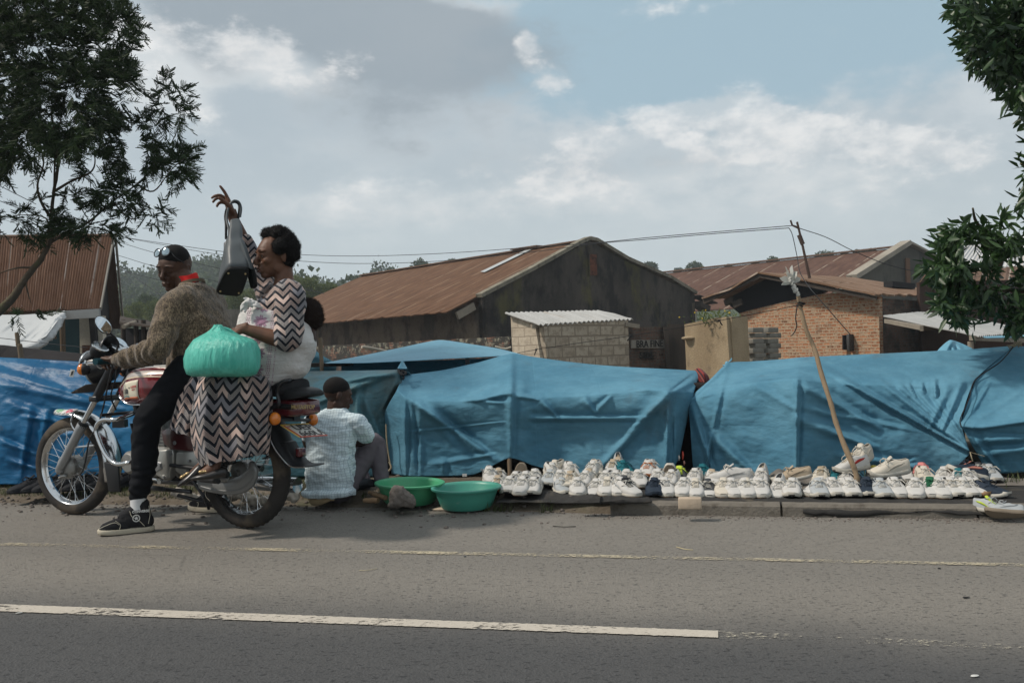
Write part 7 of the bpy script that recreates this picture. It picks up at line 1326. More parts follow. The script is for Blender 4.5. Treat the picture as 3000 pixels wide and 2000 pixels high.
# base quad nearest edge first
q0,q1,q2,q3 = P(664,786,4.56), P(732,787,4.60), P(706,866,4.76), P(630,858,4.70)
t0,t1,t2,t3 = P(674,640,4.80), P(702,636,4.82), P(701,641,4.85), P(675,644,4.84)
def rr(c4, k=.0, n=10):
    out = []; m4 = len(c4); c_ = sum(c4,Vector())/m4
    for i in range(m4):
        a,b_ = c4[i],c4[(i+1)%m4]
        for j in range(n): f = j/n; f2 = .06+.88*f; p = a.lerp(b_,f2); p = c_+(p-c_)*(1-.13*abs(2*f2-1)**5); out.append(p)
    return out
rings = []
for i in range(15):
    f = i/14; bulge = 1+.30*math.sin(f*math.pi)*(1-f)*(1-.4*f); g = f**.80; c4 = [a.lerp(b_,g) for a,b_ in zip((q0,q1,q2,q3),(t0,t1,t2,t3))]; cc_ = sum(c4,Vector())/4; c4 = [cc_+(p-cc_)*bulge for p in c4]
    if 0 < f < .5: c4[1] += Vector((.012,0,-.01))*math.sin(f*2*math.pi)
    rings.append([p+Vector((noise.noise(p*9+Vector((i*.1,0,0))),0,noise.noise(p*11)))*.016*math.sin(f*3.1) for p in rr(c4)])
mb = MB(); mb.loft(rings); hb_ = mb.build('handbag', LEA, base=True, angle=80, sub=1); tag(hb_, 'grey leather handbag with black base held up high in the raised hand of the woman', 'bag')
nb_ = (q1-q0).cross(q3-q0).normalized(); nb_ = nb_ if nb_.dot(CAM-q0) > 0 else -nb_
mb = MB(); c_ = (q0+q1+q2+q3)/4; mb.loft([[c_+(p-c_)*s_+nb_*d for p in rr([q0,q1,q2,q3])] for s_,d in ((1.035,-.010),(1.05,.0),(1.02,.006),(.6,.008))]); mb.build('base', LEB, hb_, angle=50)
for a,b_ in ((.14,.14),(.86,.14),(.86,.86),(.14,.86)): p = q0.lerp(q1,a).lerp(q3.lerp(q2,a),b_); mb = MB(); mb.ell(p+nb_*.009,(.0055,.0055,.0055),n=10,m=8); mb.build('stud', GOLD, hb_)
mb = MB(); mb.prism([P(728,772,4.66),P(738,800,4.67),P(742,836,4.70),P(734,846,4.72),P(722,800,4.70),P(720,780,4.68)], Vector((.01,.05,0))); mb.build('gusset', LEB, hb_, bevel=.004)
mb = MB(); mb.prism([P(704,700,4.66),P(716,730,4.64),P(731,775,4.62),P(733,788,4.62),P(724,780,4.62),P(706,735,4.66)], Vector((.012,.02,0))); mb.build('side_fold', LEA, hb_, bevel=.003)
for k,(pts) in enumerate(([P(668,730,4.74),P(671,680,4.78),P(664,640,4.82),P(671,605,4.84),P(684,589,4.85),P(699,592,4.86),P(706,610,4.87),P(703,636,4.86)],[P(662,700,4.78),P(662,660,4.80),P(660,630,4.86),P(668,604,4.90),P(685,592,4.92),P(700,600,4.93),P(700,625,4.90),P(698,640,4.88)])):
    mb = MB(); mb.tube(catmull(pts,7), .0065, 10); mb.build('handle', LEA if k == 0 else LEB, hb_)
mb = MB(); mb.prism([P(655,712,4.72),P(668,700,4.72),P(672,716,4.70),P(662,735,4.69),P(655,742,4.70)], Vector((0,.004,0))); mb.build('handle_tab', LEA, hb_, bevel=.002)
# ---------------------------------------------------------------- the seated man
YS = 5.42; mb = MB(); hs = P(990,1158,YS+.04); cv3 = (CAM-hs); cv3.z = 0; cv3.normalize(); rt3 = Vector((abs(cv3.y),abs(cv3.x),0)).normalized()
ff3 = (rt3*.95-cv3*.25-Zv*.25).normalized(); HT3,HA3 = head(mb, hs, ff3, Zv, .86)
SL = (rt3*.86+cv3*.42).normalized(); SS = (rt3*.42-cv3*.86).normalized()
secs3 = [(P(965,1428,YS),.135,.10),(P(968,1390,YS),.150,.115),(P(968,1330,YS),.142,.11),(P(975,1260,YS+.02),.158,.115),(P(978,1225,YS+.03),.150,.09),(P(982,1203,YS+.03),.080,.060)]
torso(mb, [(c_,SL,SS,a*.88,b_*.88) for c_,a,b_ in secs3]); mb.limb([P(980,1206,YS+.03),P(982,1180,YS+.04)],[.048,.048])
s3 = P(1046,1240,YS-.02); e3 = P(1078,1283,YS+.03); w3 = P(1035,1302,YS+.22); mb.limb([s3,e3],[.042,.034]); mb.limb([e3,w3],[.036,.022]); hand(mb, w3, (w3-e3), -Zv, .82, (.5,.6,.7,.7))
s3b = P(912,1240,YS+.04); mb.limb([s3b,P(905,1300,YS+.2),P(960,1330,YS+.35)],[.042,.036,.024])
h3 = P(1005,1425,YS+.05); k3 = P(1102,1292,YS+.20); a3 = P(1118,1412,YS+.12); mb.limb([h3,k3],[.065,.045]); mb.limb([k3,a3],[.042,.030]); h3b = P(960,1425,YS+.10); k3b = P(1030,1318,YS+.42); a3b = P(1068,1420,YS+.30); mb.limb([h3b,k3b],[.065,.045]); mb.limb([k3b,a3b],[.042,.030])
man = mb.build('person', SK3, base=True, remesh=.0045, relax=3); tag(man, 'man in a pale blue checked shirt sitting on the verge with his back turned', 'person')
mb = MB(); mb.ell(HT3(-.020,0,.044),(.0965*.86,.0785*.86,.0855*.86),HA3,28,20); mb.build('hair', HAIR, man, disp=lambda c,n: .0012*noise.noise(c*200))
m, t = newmat('checked_shirt'); x,y,z = t.sep(t.obj); u = t.m('ADD', t.m('MULTIPLY',x,.93), t.m('MULTIPLY',y,-.2)); wob = t.m('MULTIPLY', t.noise(t.obj,7,3), .05); gu = t.m('FRACT', t.m('MULTIPLY', t.m('ADD',u,wob), 62)); gv = t.m('FRACT', t.m('MULTIPLY', t.m('ADD',z,wob), 62)); g_ = t.m('MAXIMUM', t.m('LESS_THAN', gu, .14), t.m('LESS_THAN', gv, .14))
c = t.mix(t.m('MULTIPLY', g_, .6), (.60,.70,.74), (.16,.24,.32)); t.put(t.b.inputs['Base Color'], c); t.b.inputs['Roughness'].default_value = .9; t.b.inputs['Specular IOR Level'].default_value = .15; bump(t, t.noise(t.vm('MULTIPLY',t.obj,(1,1,1.6)), 14, 5, .6, dist=.6), .6, .02)
mb = MB(); torso(mb, [(P(965,1450,YS),SL,SS,.158,.13),(P(965,1436,YS),SL,SS,.165,.14)]+[(c_,SL,SS,a*1.02,b_*1.04) for c_,a,b_ in secs3]+[(P(983,1196,YS+.035),SL,SS,.064,.055)]); mb.limb([P(1015,1232,YS+.02),s3,s3.lerp(e3,.75)],[.060,.058,.056],18); mb.limb([P(940,1232,YS+.04),s3b,P(908,1275,YS+.12)],[.060,.056,.054],18)
mb.build('shirt', m, man, remesh=.006, relax=3, disp=lambda c,n: folds(.009,12,4,(1,1,1.5))(c,n)+.005*math.sin(c.z*60+5*noise.noise(c*6))*max(0,min(1,(.28-c.z)/.2)))
mb = MB(); mb.limb([P(985,1425,YS+.04),h3,h3.lerp(k3,.5),k3,k3.lerp(a3,.5),a3+Zv*.01],[.10,.086,.070,.056,.050,.046],18); mb.limb([h3b,h3b.lerp(k3b,.5),k3b,a3b+Zv*.01],[.085,.070,.056,.045],18); mb.build('trousers', M('mauve_grey_trousers',(.105,.092,.105),.85,var=.15,bmp=.2,bs=80), man, remesh=.006, relax=3, disp=folds(.006,14,6))
mb = MB()
for a_ in (P(1048,1432,YS+.05),P(1068,1434,YS+.10)): mb.limb([a_+Vector((-.04,.0,.02)),a_+Vector((.03,.03,.035)),a_+Vector((.05,.05,.03))],[.024,.026,.022])
mb.build('shoe', M('dark_canvas_shoe',(.03,.033,.038),.8,dirt=(.15,.13,.11)), man, remesh=.006, relax=2)
# ================================================================== sneakers for sale
def col(name, c, r=.75, **k): return M(name, c, r, var=.10, vs=30, bmp=.15, bs=220, bd=.001, **k)
C_ = {'white': col('sneaker_white',(.47,.46,.44),dirt=(.36,.33,.28),ds=16,dth=.58), 'cream': col('sneaker_cream',(.50,.46,.39),dirt=(.32,.27,.2),ds=16,dth=.56), 'grey': col('sneaker_grey',(.34,.36,.37),dirt=(.25,.24,.22),ds=16,dth=.6), 'tan': col('sneaker_tan',(.36,.29,.21)), 'navy': col('sneaker_navy',(.022,.032,.048)), 'dark': col('sneaker_dark',(.055,.058,.062)), 'teal': col('sneaker_teal',(.015,.115,.14)),
      'green': col('sneaker_green',(.02,.11,.055)), 'lime': col('sneaker_lime',(.42,.52,.06)), 'sky': col('sneaker_sky',(.16,.24,.36)), 'orange': col('sneaker_orange',(.48,.15,.04)), 'pink': col('sneaker_pink',(.55,.20,.19)), 'salmon': col('sneaker_salmon',(.50,.20,.15)), 'red': col('sneaker_red',(.38,.035,.03)), 'black': col('sneaker_black',(.014,.015,.018)), 'gum': col('sneaker_gum',(.26,.16,.09)), 'sole': col('sneaker_sole',(.44,.42,.37),dirt=(.28,.24,.19),ds=14,dth=.52), 'solebrown': col('sneaker_solebrown',(.20,.165,.125)), 'inner': M('shoe_lining',(.055,.05,.045),.95), 'insole': M('insole',(.33,.27,.19),.9), 'lace': col('lace_white',(.52,.50,.45)), 'yellow': col('sneaker_yellow',(.50,.42,.08))}
XS = [0,.012,.035,.07,.11,.15,.19,.23,.262,.28]; 
def swid(x): return float(np.interp(x, XS, [.014,.030,.042,.050,.051,.045,.039,.036,.030,.014]))
def stop_(x, hi): return float(np.interp(x, [0,.012,.035,.07,.10,.14,.18,.22,.262,.28], [.030,.044,.056,.066,.078,.096,.104,.092,.098,.088] if not hi else [.030,.042,.052,.060,.074,.105,.140,.150,.150,.140]))
def cshift(x): return .006*math.sin(x/.28*3.1)
def proto(kind):
    """toe at the origin pointing to -X; parts with their own meshes"""
    e = bpy.data.objects.new('sneaker', None); COL.objects.link(e); hi = kind == 'hitop'; th = {'runner':.026,'court':.022,'hitop':.022,'slim':.018}[kind]; spring = {'runner':.030,'court':.010,'hitop':.005,'slim':.010}[kind]
    lift = lambda x: spring*max(0,1-x/.09)**2 + (.006*max(0,(x-.24)/.04) if kind == 'runner' else 0)
    mb = MB(); xx = [0,.004,.012,.025,.045,.07,.10,.14,.18,.22,.25,.268,.278,.28]; out = [(x, swid(x)+.004) for x in xx]
    def ol(z, k=1.0, flare=0): L = [(x, cshift(x)+w_*k, z+lift(x)) for x,w_ in out]; R2 = [(x, cshift(x)-w_*k, z+lift(x)) for x,w_ in out[::-1]]; return [Vector(p) for p in L+R2]
    mb.loft([ol(0,.90),ol(.004,.97),ol(th*.5,1.02),ol(th,1.0),ol(th+.003,.93)]); mb.build('sole', C_['sole'], e, angle=50)
    if kind == 'runner': mb = MB(); mb.loft([ol(-.002,.88),ol(.010,1.0),ol(.011,.9)]); mb.build('outsole', C_['black'], e, angle=50)
    else: mb = MB(); mb.loft([ol(-.001,.88),ol(.005,.99),ol(.006,.9)]); mb.build('outsole', C_['gum'], e, angle=50)
    mb = MB(); rings = []; X2 = [.002,.008,.018,.035,.055,.08,.105,.13,.155,.18,.205,.23,.25,.265,.275,.279]; open0 = .135
    for x in X2:
        w_ = swid(x)*.98; t_ = stop_(x,hi); z0 = th-.002+lift(x); ring = []; dip = 0
        for k in range(25):
            a = math.pi*k/24; y = w_*math.copysign(abs(math.cos(a))**.62,math.cos(a)); z = z0+(t_-z0)*abs(math.sin(a))**(.62 if x < .09 else .5)
            if x > .10: pinch = min(1,(x-.10)/.05); y *= 1-.30*pinch*max(0,(z-z0)/(t_-z0))**2
            ring.append(Vector((x,cshift(x)+y,z)))
        rings.append(ring)
    # closed front, mouth left open behind the throat
    n_ = 25; vs = [p for r in rings for p in r]; fs = []
    for i in range(len(rings)-1):
        for k in range(n_-1):
            xm = (X2[i]+X2[i+1])/2
            if xm > open0+.02 and xm < .262 and 9 <= k <= 14: continue
            if xm > .085 and xm < open0+.02 and 10 <= k <= 13: continue
            fs.append((i*n_+k,i*n_+k+1,(i+1)*n_+k+1,(i+1)*n_+k))
    fs.append(tuple(range(n_))); fs.append(tuple((len(rings)-1)*n_+k for k in range(n_))[::-1]); mb.add(vs, fs); mb.build('upper', C_['white'], e, solid=.003, angle=60, disp=lambda c,n: .0022*noise.noise(c*45))
    mb = MB(); mb.loft([[Vector((x, cshift(x)+swid(x)*.80*math.cos(a), th+.004+(stop_(x,hi)*.82-th)*math.sin(a))) for a in [math.pi*k/10 for k in range(11)]] for x in (.09,.13,.17,.21,.25,.27)]); mb.build('lining', C_['inner'], e)
    mb = MB(); rings = []
    for f in (0,.25,.5,.75,1.0): x = .080+.075*f; t_ = stop_(x,hi)-.003+ (.030 if not hi else .022)*f*f; rings.append([Vector((x+.012*f*f,cshift(x)+.019*b,t_-.005*b*b)) for b in (-1,-.5,0,.5,1)])
    mb.loft(rings, closed=False); mb.build('tongue', C_['white'], e, solid=.005, angle=180)
    for k in range(5 if not hi else 6):
        x = .084+.0125*k; t_ = stop_(x,hi)+.004; w_ = swid(x)*.42; mb = MB(); mb.tube(catmull([Vector((x+.004,cshift(x)-w_,t_-.007)),Vector((x,cshift(x),t_+.003)),Vector((x+.004,cshift(x)+w_,t_-.007))],4),.0030,6,flat=.6); 
        if k == 0: mb0 = mb
        else: mb0.v, off_ = mb0.v, len(mb0.v); mb0.add(mb.v, mb.f)
    xt = .084+.0125*4; zt = stop_(xt,hi)+.01
    for s_ in (-1,1): mb0.tube(catmull([Vector((xt,0,zt)),Vector((xt-.02,s_*.022,zt+.008)),Vector((xt-.03,s_*.038,zt-.012)),Vector((xt-.01,s_*.050,zt-.03))],4),.0028,6); mb0.tube(catmull([Vector((xt,0,zt)),Vector((xt-.018,s_*.016,zt+.015)),Vector((xt+.004,s_*.030,zt+.006)),Vector((xt+.004,0,zt))],4),.0028,6)
    mb0.build('laces', C_['lace'], e)
    if kind in ('court','hitop'):
        mb = MB(); mb.loft([[Vector((x-.0015,cshift(x)+(swid(x)*.98+.0015)*math.copysign(abs(math.cos(a))**.62,math.cos(a)), th+lift(x)+(stop_(x,hi)*h-th)*abs(math.sin(a))**.62+.0012)) for a in [math.pi*k/18 for k in range(19)]] for x,h in ((.002,1),(.012,1),(.028,1),(.045,1),(.052,1))], closed=False); mb.build('toe_cap', C_['white'], e, angle=180)
    for s_ in (-1,1):
        mb = MB(); g = []
        for i in range(7):
            x = .095+.125*i/6; row_ = []
            for z_ in (0,1): zz = th+.012+.030*(i/6)+(.010+.014*math.sin(i/6*3.1))*z_; row_.append(Vector((x+.02*z_, cshift(x)+s_*(swid(x)*(1-.12*max(0,(zz-.04)/.06))+.0012), zz)))
            g.append(row_)
        mb.loft(g, closed=False); mb.build('side_stripe', C_['white'], e, solid=.0015, angle=180)
    return e
PROTO = {k: proto(k) for k in ('runner','court','hitop','slim')}
USED = set()
def shoe(kind, px, py, label, cols=None, yaw=0, pitch=8, roll=0, s=None, row=0, z=None, lift=0, group='second-hand sneakers laid out along the kerb', flip=False):
    base = PROTO[kind]; c = copy_tree(base) if kind in USED else base; USED.add(kind); s = (s or .80)*1.13
    p = GZ(px,py,lift+.006)
    yawr = math.atan2(-(CAM-p).y, -(CAM-p).x) ; yawr = yawr*.35 + math.atan2(NV.y,NV.x)*.65 + R_(yaw)
    Rm = Matrix.Rotation(yawr,4,'Z') @ Matrix.Rotation(R_(-pitch),4,'Y') @ Matrix.Rotation(R_(roll),4,'X')
    c.matrix_world = Matrix.Translation(p) @ Rm @ Matrix.Diagonal((s*.95, s*1.08, s*.76, 1)); c['label'] = label; c['category'] = 'shoe'; c['group'] = group
    for ch in c.children:
        nm = ch.name.split('.')[0]
        for sl in ch.material_slots:
            if cols and nm in cols: sl.link = 'OBJECT'; sl.material = C_[cols[nm]]
            else: sl.link = 'DATA'
    return c
W3 = dict(upper='white',tongue='white',toe_cap='white',side_stripe='white')
def cl(u, **k): d = dict(upper=u,tongue=u,toe_cap=u,side_stripe=u); d.update(k); return d
X1 = lambda zx: 1400+zx/2.94; X2_ = lambda zx: 2150+zx/2.767
front = [('runner',147,1449,'white sneaker with an orange toe sole, first in the front row by the basin',cl('white',sole='orange',tongue='tan')),('runner',245,1453,'white sneaker with black tipped sole, second in the front row from the basins',cl('white')),('court',350,1455,'plain white sneaker third in the front row from the basins, below the upturned beige sole',cl('white')),
 ('runner',452,1456,'white sneaker just left of the lime yellow one',cl('white',lining='black')),('runner',558,1456,'lime yellow and blue sneaker in the front row',cl('lime',side_stripe='sky',sole='sky',outsole='lime',laces='lime')),('runner',655,1454,'tan grey sneaker tipped to show its black sole, right of the lime yellow one',cl('grey',sole='black',laces='tan')),('runner',775,1456,'light grey sneaker with a thick pale sole lying a little sideways in the front row',cl('grey')),
 ('court',872,1457,'cream laced white sneaker right of the sideways light grey one',cl('white')),('court',983,1461,'white sneaker with three dark stripes on the toe and a red collar',cl('white',lining='red',side_stripe='dark')),('court',1097,1457,'white sneaker between the one with dark stripes and the one by the dark grey sneaker',cl('white',tongue='cream')),('court',1213,1457,'tidy white sneaker immediately left of the small dark grey sneaker',cl('white')),
 ('runner',1292,1452,'small dark grey sneaker in the front row',cl('dark',laces='dark',sole='grey')),('court',1388,1459,'off-white sneaker turned sideways with black eyelets, left of the navy one',cl('white',side_stripe='grey',tongue='black')),('runner',1530,1460,'navy black sneaker with a knit collar in the front row above the pale block',cl('navy',laces='navy',sole='navy')),('court',1645,1459,'white sneaker directly right of the navy black one',cl('white')),
 ('court',1760,1460,'rounded white sneaker straight above the pale block of the kerb',cl('white')),('court',1882,1463,'white sneaker with black side stripes and a black sole',cl('white',side_stripe='black',outsole='black',tongue='cream')),('court',1998,1464,'dark canvas sneaker with white toe and white laces',cl('dark',toe_cap='white')),('court',2117,1461,'cream white sneaker right of the dark canvas one',cl('cream')),('court',2230,1462,'white laced sneaker in front of the white shoe lying lengthwise',cl('white')),('court',2335,1463,'white sneaker below the twig coloured heap, left of the tallest white pair',cl('white'))]
sh_rows = []
YAW = {655:-22,775:24,1388:38,983:-8,1292:10,452:-4}
for kind,zx,py,lab,cols in front: shoe(kind, X1(zx), py, lab, cols, yaw=YAW.get(zx, ((zx*37)%13-6)*1.5), pitch=5, roll={655:-30,775:8}.get(zx,0))
front2 = [('court',130,1462,'white sneaker with a long cream tongue, three places left of the clean white high-top',cl('white',tongue='cream')),('court',240,1462,'white sneaker with a tall padded collar, leftmost behind the grey cloth hump',cl('white')),('hitop',352,1467,'clean white high-top sneaker standing in front of the grey ground cloth hump',cl('white')),('runner',470,1463,'white running sneaker with grey mesh panels and a blue lining',cl('white',side_stripe='grey',lining='teal')),
 ('court',585,1457,'white sneaker with a red side stripe, turned sideways',cl('white',side_stripe='red')),('runner',716,1464,'pale grey knit sneaker with a tan lining, right of the red striped one',cl('grey',lining='insole')),('runner',852,1462,'white running sneaker with black toe arch, below the teal shoe',cl('white',side_stripe='grey')),('runner',985,1463,'white running sneaker with black toe arch, left of the navy one',cl('white')),('runner',1115,1461,'navy sneaker with red lining and a white sole edge',cl('navy',lining='red',laces='navy')),
 ('runner',1246,1465,'smooth pale grey sneaker right of the navy one with red lining',cl('grey')),('court',1367,1462,'white sneaker with a gum sole below the green laced pair, left one',cl('white')),('court',1482,1464,'bulky white sneaker with padded tongue, between two slimmer ones below the green laces',cl('white')),('court',1611,1462,'white sneaker with dark green laces in the front row',cl('white',laces='green',tongue='green')),('court',1722,1464,'white sneaker immediately right of the green laced one in the front row',cl('white')),
 ('runner',1842,1464,'white sneaker below the salmon and navy shoe, left one',cl('white',laces='cream')),('runner',1962,1465,'white sneaker below the salmon and navy shoe, right one',cl('white')),('runner',2085,1461,'white sneaker with a gum sole turned sideways, left of the dark navy end shoe',cl('white',outsole='gum',sole='gum'))]
for kind,zx,py,lab,cols in front2: shoe(kind, X2_(zx), py, lab, cols, yaw={585:-42,2085:38,1842:12,1962:16,852:8}.get(zx, ((zx*29)%11-5)*1.6), pitch=5)
shoe('runner', 2958, 1462, 'dark navy sneaker at the right end of the front row', cl('navy',laces='navy'), yaw=52, pitch=4)
row2 = [(1468,1424,'runner','white sneaker with a brown tongue in the second row by the post',cl('white',tongue='tan')),(1500,1436,'court','large white sneaker in the second row right of the post',cl('white')),(1538,1436,'court','white sneaker in the second row above the third front one',cl('white')),(1566,1428,'court','rounded white sneaker with loose blue thread in the second row',cl('white')),(1602,1430,'runner','light grey sneaker with frayed laces in the second row',cl('grey')),(1640,1432,'court','white sneaker in the second row behind the sideways light grey one',cl('white')),(1664,1436,'runner','tan and cream sneaker wedged in the second row',cl('cream',tongue='tan')),
 (1700,1434,'court','laced white sneaker in the second row behind the cream laced one',cl('white')),(1730,1428,'runner','cream sneaker with tan tongue in the second row under the white pile',cl('cream',tongue='tan')),(1762,1434,'court','white sneaker in the second row above the one with dark stripes',cl('white')),(1800,1434,'court','white sneaker in the second row left of the small white pair',cl('white')),(1848,1430,'court','small white sneaker in the second row below the teal shoe',cl('white')),(1882,1432,'court','white sneaker in the second row below the orange soled one',cl('white')),(1920,1430,'court','white sneaker in the second row left of the navy black one',cl('white')),
 (1955,1432,'runner','cream laced white sneaker in the second row right of the navy black one',cl('white',laces='cream')),(1992,1420,'runner','lime laced sneaker with a pink collar in the second row',cl('dark',laces='lime',tongue='lime',lining='pink')),(2028,1428,'court','white sneaker with tangled laces left of the deep teal shoe',cl('white')),(2060,1414,'runner','deep teal shoe in the back row left of the white one lying lengthwise',cl('teal',laces='teal')),(2098,1432,'runner','white sneaker with a brown tongue in the second row before the one lying lengthwise',cl('white',tongue='tan')),(2186,1430,'court','cream white sneaker in the second row right of the one lying lengthwise',cl('white',laces='cream')),
 (2226,1432,'hitop','tall white sneaker with a tan collar before the grey cloth hump',cl('white',lining='insole')),(2402,1424,'runner','white sneaker with a big tan insole showing, second row',cl('cream',lining='insole',tongue='insole')),(2458,1424,'runner','bright teal shoe in the second row beside the stick foot',cl('teal',laces='teal')),(2490,1436,'court','white sneaker with a red lining in the second row',cl('white',lining='red')),(2522,1432,'runner','small dark blue shoe in the second row',cl('navy',laces='navy')),(2570,1422,'runner','dirty white sneaker lying with a yellow insole',cl('cream',lining='yellow',tongue='yellow')),(2606,1426,'court','white sneaker with long loose laces in the second row',cl('white')),
 (2660,1416,'court','white sneaker with green laces standing on the back row',cl('white',laces='green',tongue='green')),(2702,1412,'runner','pink and white child shoe in the back row',cl('pink',laces='pink')),(2732,1424,'runner','cream sneaker with tan insole in the second row right of the pink shoe',cl('cream',lining='insole')),(2765,1426,'court','white sneaker with a pink red lining in the second row',cl('white',lining='pink')),(2810,1432,'runner','white sneaker with a teal tongue in the second row below the salmon shoe',cl('white',tongue='teal')),(2862,1432,'court','white sneaker with an orange sole edge in the second row',cl('white',sole='orange')),(2896,1412,'runner','black and white sneaker with thick loose laces near the right end',cl('dark')),(2925,1418,'runner','grey sneaker at the back near the right end',cl('grey'))]
for px,py,kind,lab,cols in row2: shoe(kind, px, py, lab, cols, yaw=((px*31)%17-8)*1.6, pitch=7+((px*7)%7), lift=.010, s=.76)
row3 = [(1686,1398,'runner','white sneaker in the back row left of the pale blue shoe',cl('white'),10),(1720,1395,'slim','white sneaker with a pale blue lining at the back of the pile',cl('white',lining='sky'),-8),(1752,1392,'runner','cream sneaker with frayed collar on the back of the pile',cl('cream'),6),(1784,1390,'court','white sneaker with criss-cross laces on the back of the pile',cl('white',tongue='tan'),-6),(1818,1386,'hitop','grey beige high-top with a dark collar at the back of the pile',cl('grey',tongue='tan',lining='tan'),4),(1850,1392,'runner','dark teal laced shoe at the back of the pile',cl('teal',laces='teal',sole='teal'),14),
 (1888,1394,'runner','white and orange sneaker with red laces at the back of the pile',cl('white',side_stripe='orange',sole='orange',laces='orange'),-6),(1926,1392,'court','rounded white sneaker with a gum sole at the back of the pile',cl('white'),10),(1604,1392,'runner','pale sneaker with a frayed open throat at the back left of the pile',cl('cream'),-10),(1640,1400,'runner','white sneaker lying at the back left of the pile beside the frayed one',cl('white',side_stripe='tan'),14),(1444,1412,'court','white sneaker peeking out behind the right basin',cl('white'),8),(2262,1408,'runner','brown sneaker at the back beside the grey ground cloth hump',cl('tan',laces='tan'),-40)]
for px,py,kind,lab,cols,yw in row3: shoe(kind, px, py+10, lab, cols, yaw=yw*2, pitch=10, lift=.030, s=.76)
# shoes standing on their heels, soles to the viewer
def soleup(px, py, label, cols, yaw=0, tilt=-62, lift=.02, kind='runner', s=.78): return shoe(kind, px, py, label, cols, yaw=yaw, pitch=tilt, lift=lift, s=s)
def free(kind, px, py, Y, label, cols, ax, up, s=.80):
    base = PROTO[kind]; c = copy_tree(base); p = P(px,py,Y); x = -Vector(ax).normalized(); z = Vector(up); z = (z-x*z.dot(x)).normalized(); y = z.cross(x)
    c.matrix_world = Matrix.Translation(p) @ Matrix((x,y,z)).transposed().to_4x4() @ Matrix.Diagonal((s,s,s,1)); c['label'] = label; c['category'] = 'shoe'; c['group'] = 'second-hand sneakers laid out along the kerb'
    for ch in c.children:
        nm = ch.name.split('.')[0]
        for sl in ch.material_slots:
            if cols and nm in cols: sl.link = 'OBJECT'; sl.material = C_[cols[nm]]
            else: sl.link = 'DATA'
    return c
tc = -NV
free('runner', 1524, 1362, 5.55, 'shoe leaning back with its beige sole facing the road, left end of the pile', cl('grey',sole='solebrown',outsole='solebrown'), Zv*1.0+tc*.25, NV*.98-Zv*.1)
free('court', 1962, 1364, 5.35, 'white shoe leaning back with its dark sole facing the road, right of the pile', cl('white',outsole='solebrown'), Zv*1.0+tc*.55, NV*.9+Zv*.2)
free('court', 2076, 1410, 5.22, 'white shoe lying lengthwise on top of the back row', cl('white',lining='white',outsole='black'), RD*-1+Zv*.03+tc*.1, Zv, .85)
free('runner', 2774, 1384, 5.02, 'salmon and navy running shoe lying on top of the back row at the right', cl('navy',side_stripe='salmon',tongue='salmon',lining='salmon',outsole='solebrown',laces='navy'), RD*-.95+tc*.2-Zv*-.25, Zv*.85+NV*.4+RD*-.2, .82)
free('runner', 2446, 1392, 5.06, 'white shoe with a tan insole lying by the foot of the stick', cl('white',lining='insole',side_stripe='red',tongue='insole'), RD*-.8+tc*.5-Zv*.1, Zv+NV*.1, .84)
free('court', 2500, 1376, 5.1, 'second white shoe heaped against the foot of the stick', cl('cream',lining='insole'), RD*-.4+tc*.7-Zv*.15, Zv, .9)
free('runner', 2546, 1402, 5.0, 'cream shoe lying between the stick foot and the yellow insoled one', cl('cream'), RD*-.9+tc*.3-Zv*.1, Zv+RD*.2, .85)
pr_ = G(2888,1512,.03); free('runner', 2888, 1506, pr_.y, 'worn grey shoe lying on the road at the right edge with its tan sole showing', cl('grey',sole='solebrown',outsole='solebrown',laces='grey'), RD*-1+Zv*.02, Zv*.75+NV*.65, .62)
pr_ = G(2960,1508,.03); free('runner', 2950, 1506, pr_.y-.03, 'crushed grey and lime shoe lying on the road at the right edge of the frame', cl('grey',tongue='lime',laces='grey',side_stripe='lime'), tc*.8+RD*.7, Zv, .62)
# black shoes in front of the left tarpaulin
for i,(px,py) in enumerate([(-60,1452),(-18,1450),(22,1449),(58,1447),(92,1446),(128,1445),(205,1440),(238,1438),(268,1437),(300,1436),(180,1442)]):
    lab = ['','','black shoe at the left edge, nearest the frame border','black shoe second from the left edge below the deep blue tarpaulin','black shoe with a raised strap, third from the left edge','black shoe just left of the front tyre','black shoe seen through the lower spokes of the front wheel, left one','black shoe seen through the lower spokes of the front wheel, middle one','black shoe seen through the lower spokes of the front wheel, right one','black shoe showing just behind the front tyre on its right','black shoe mostly hidden by the left side of the front tyre'][i]
    if i < 2: continue
    shoe('slim', px, py, lab, dict(upper='black',tongue='black',side_stripe='black',sole='black',outsole='black',laces='black'), yaw=-48, pitch=3, s=.95, group='black shoes below the deep blue tarpaulin')
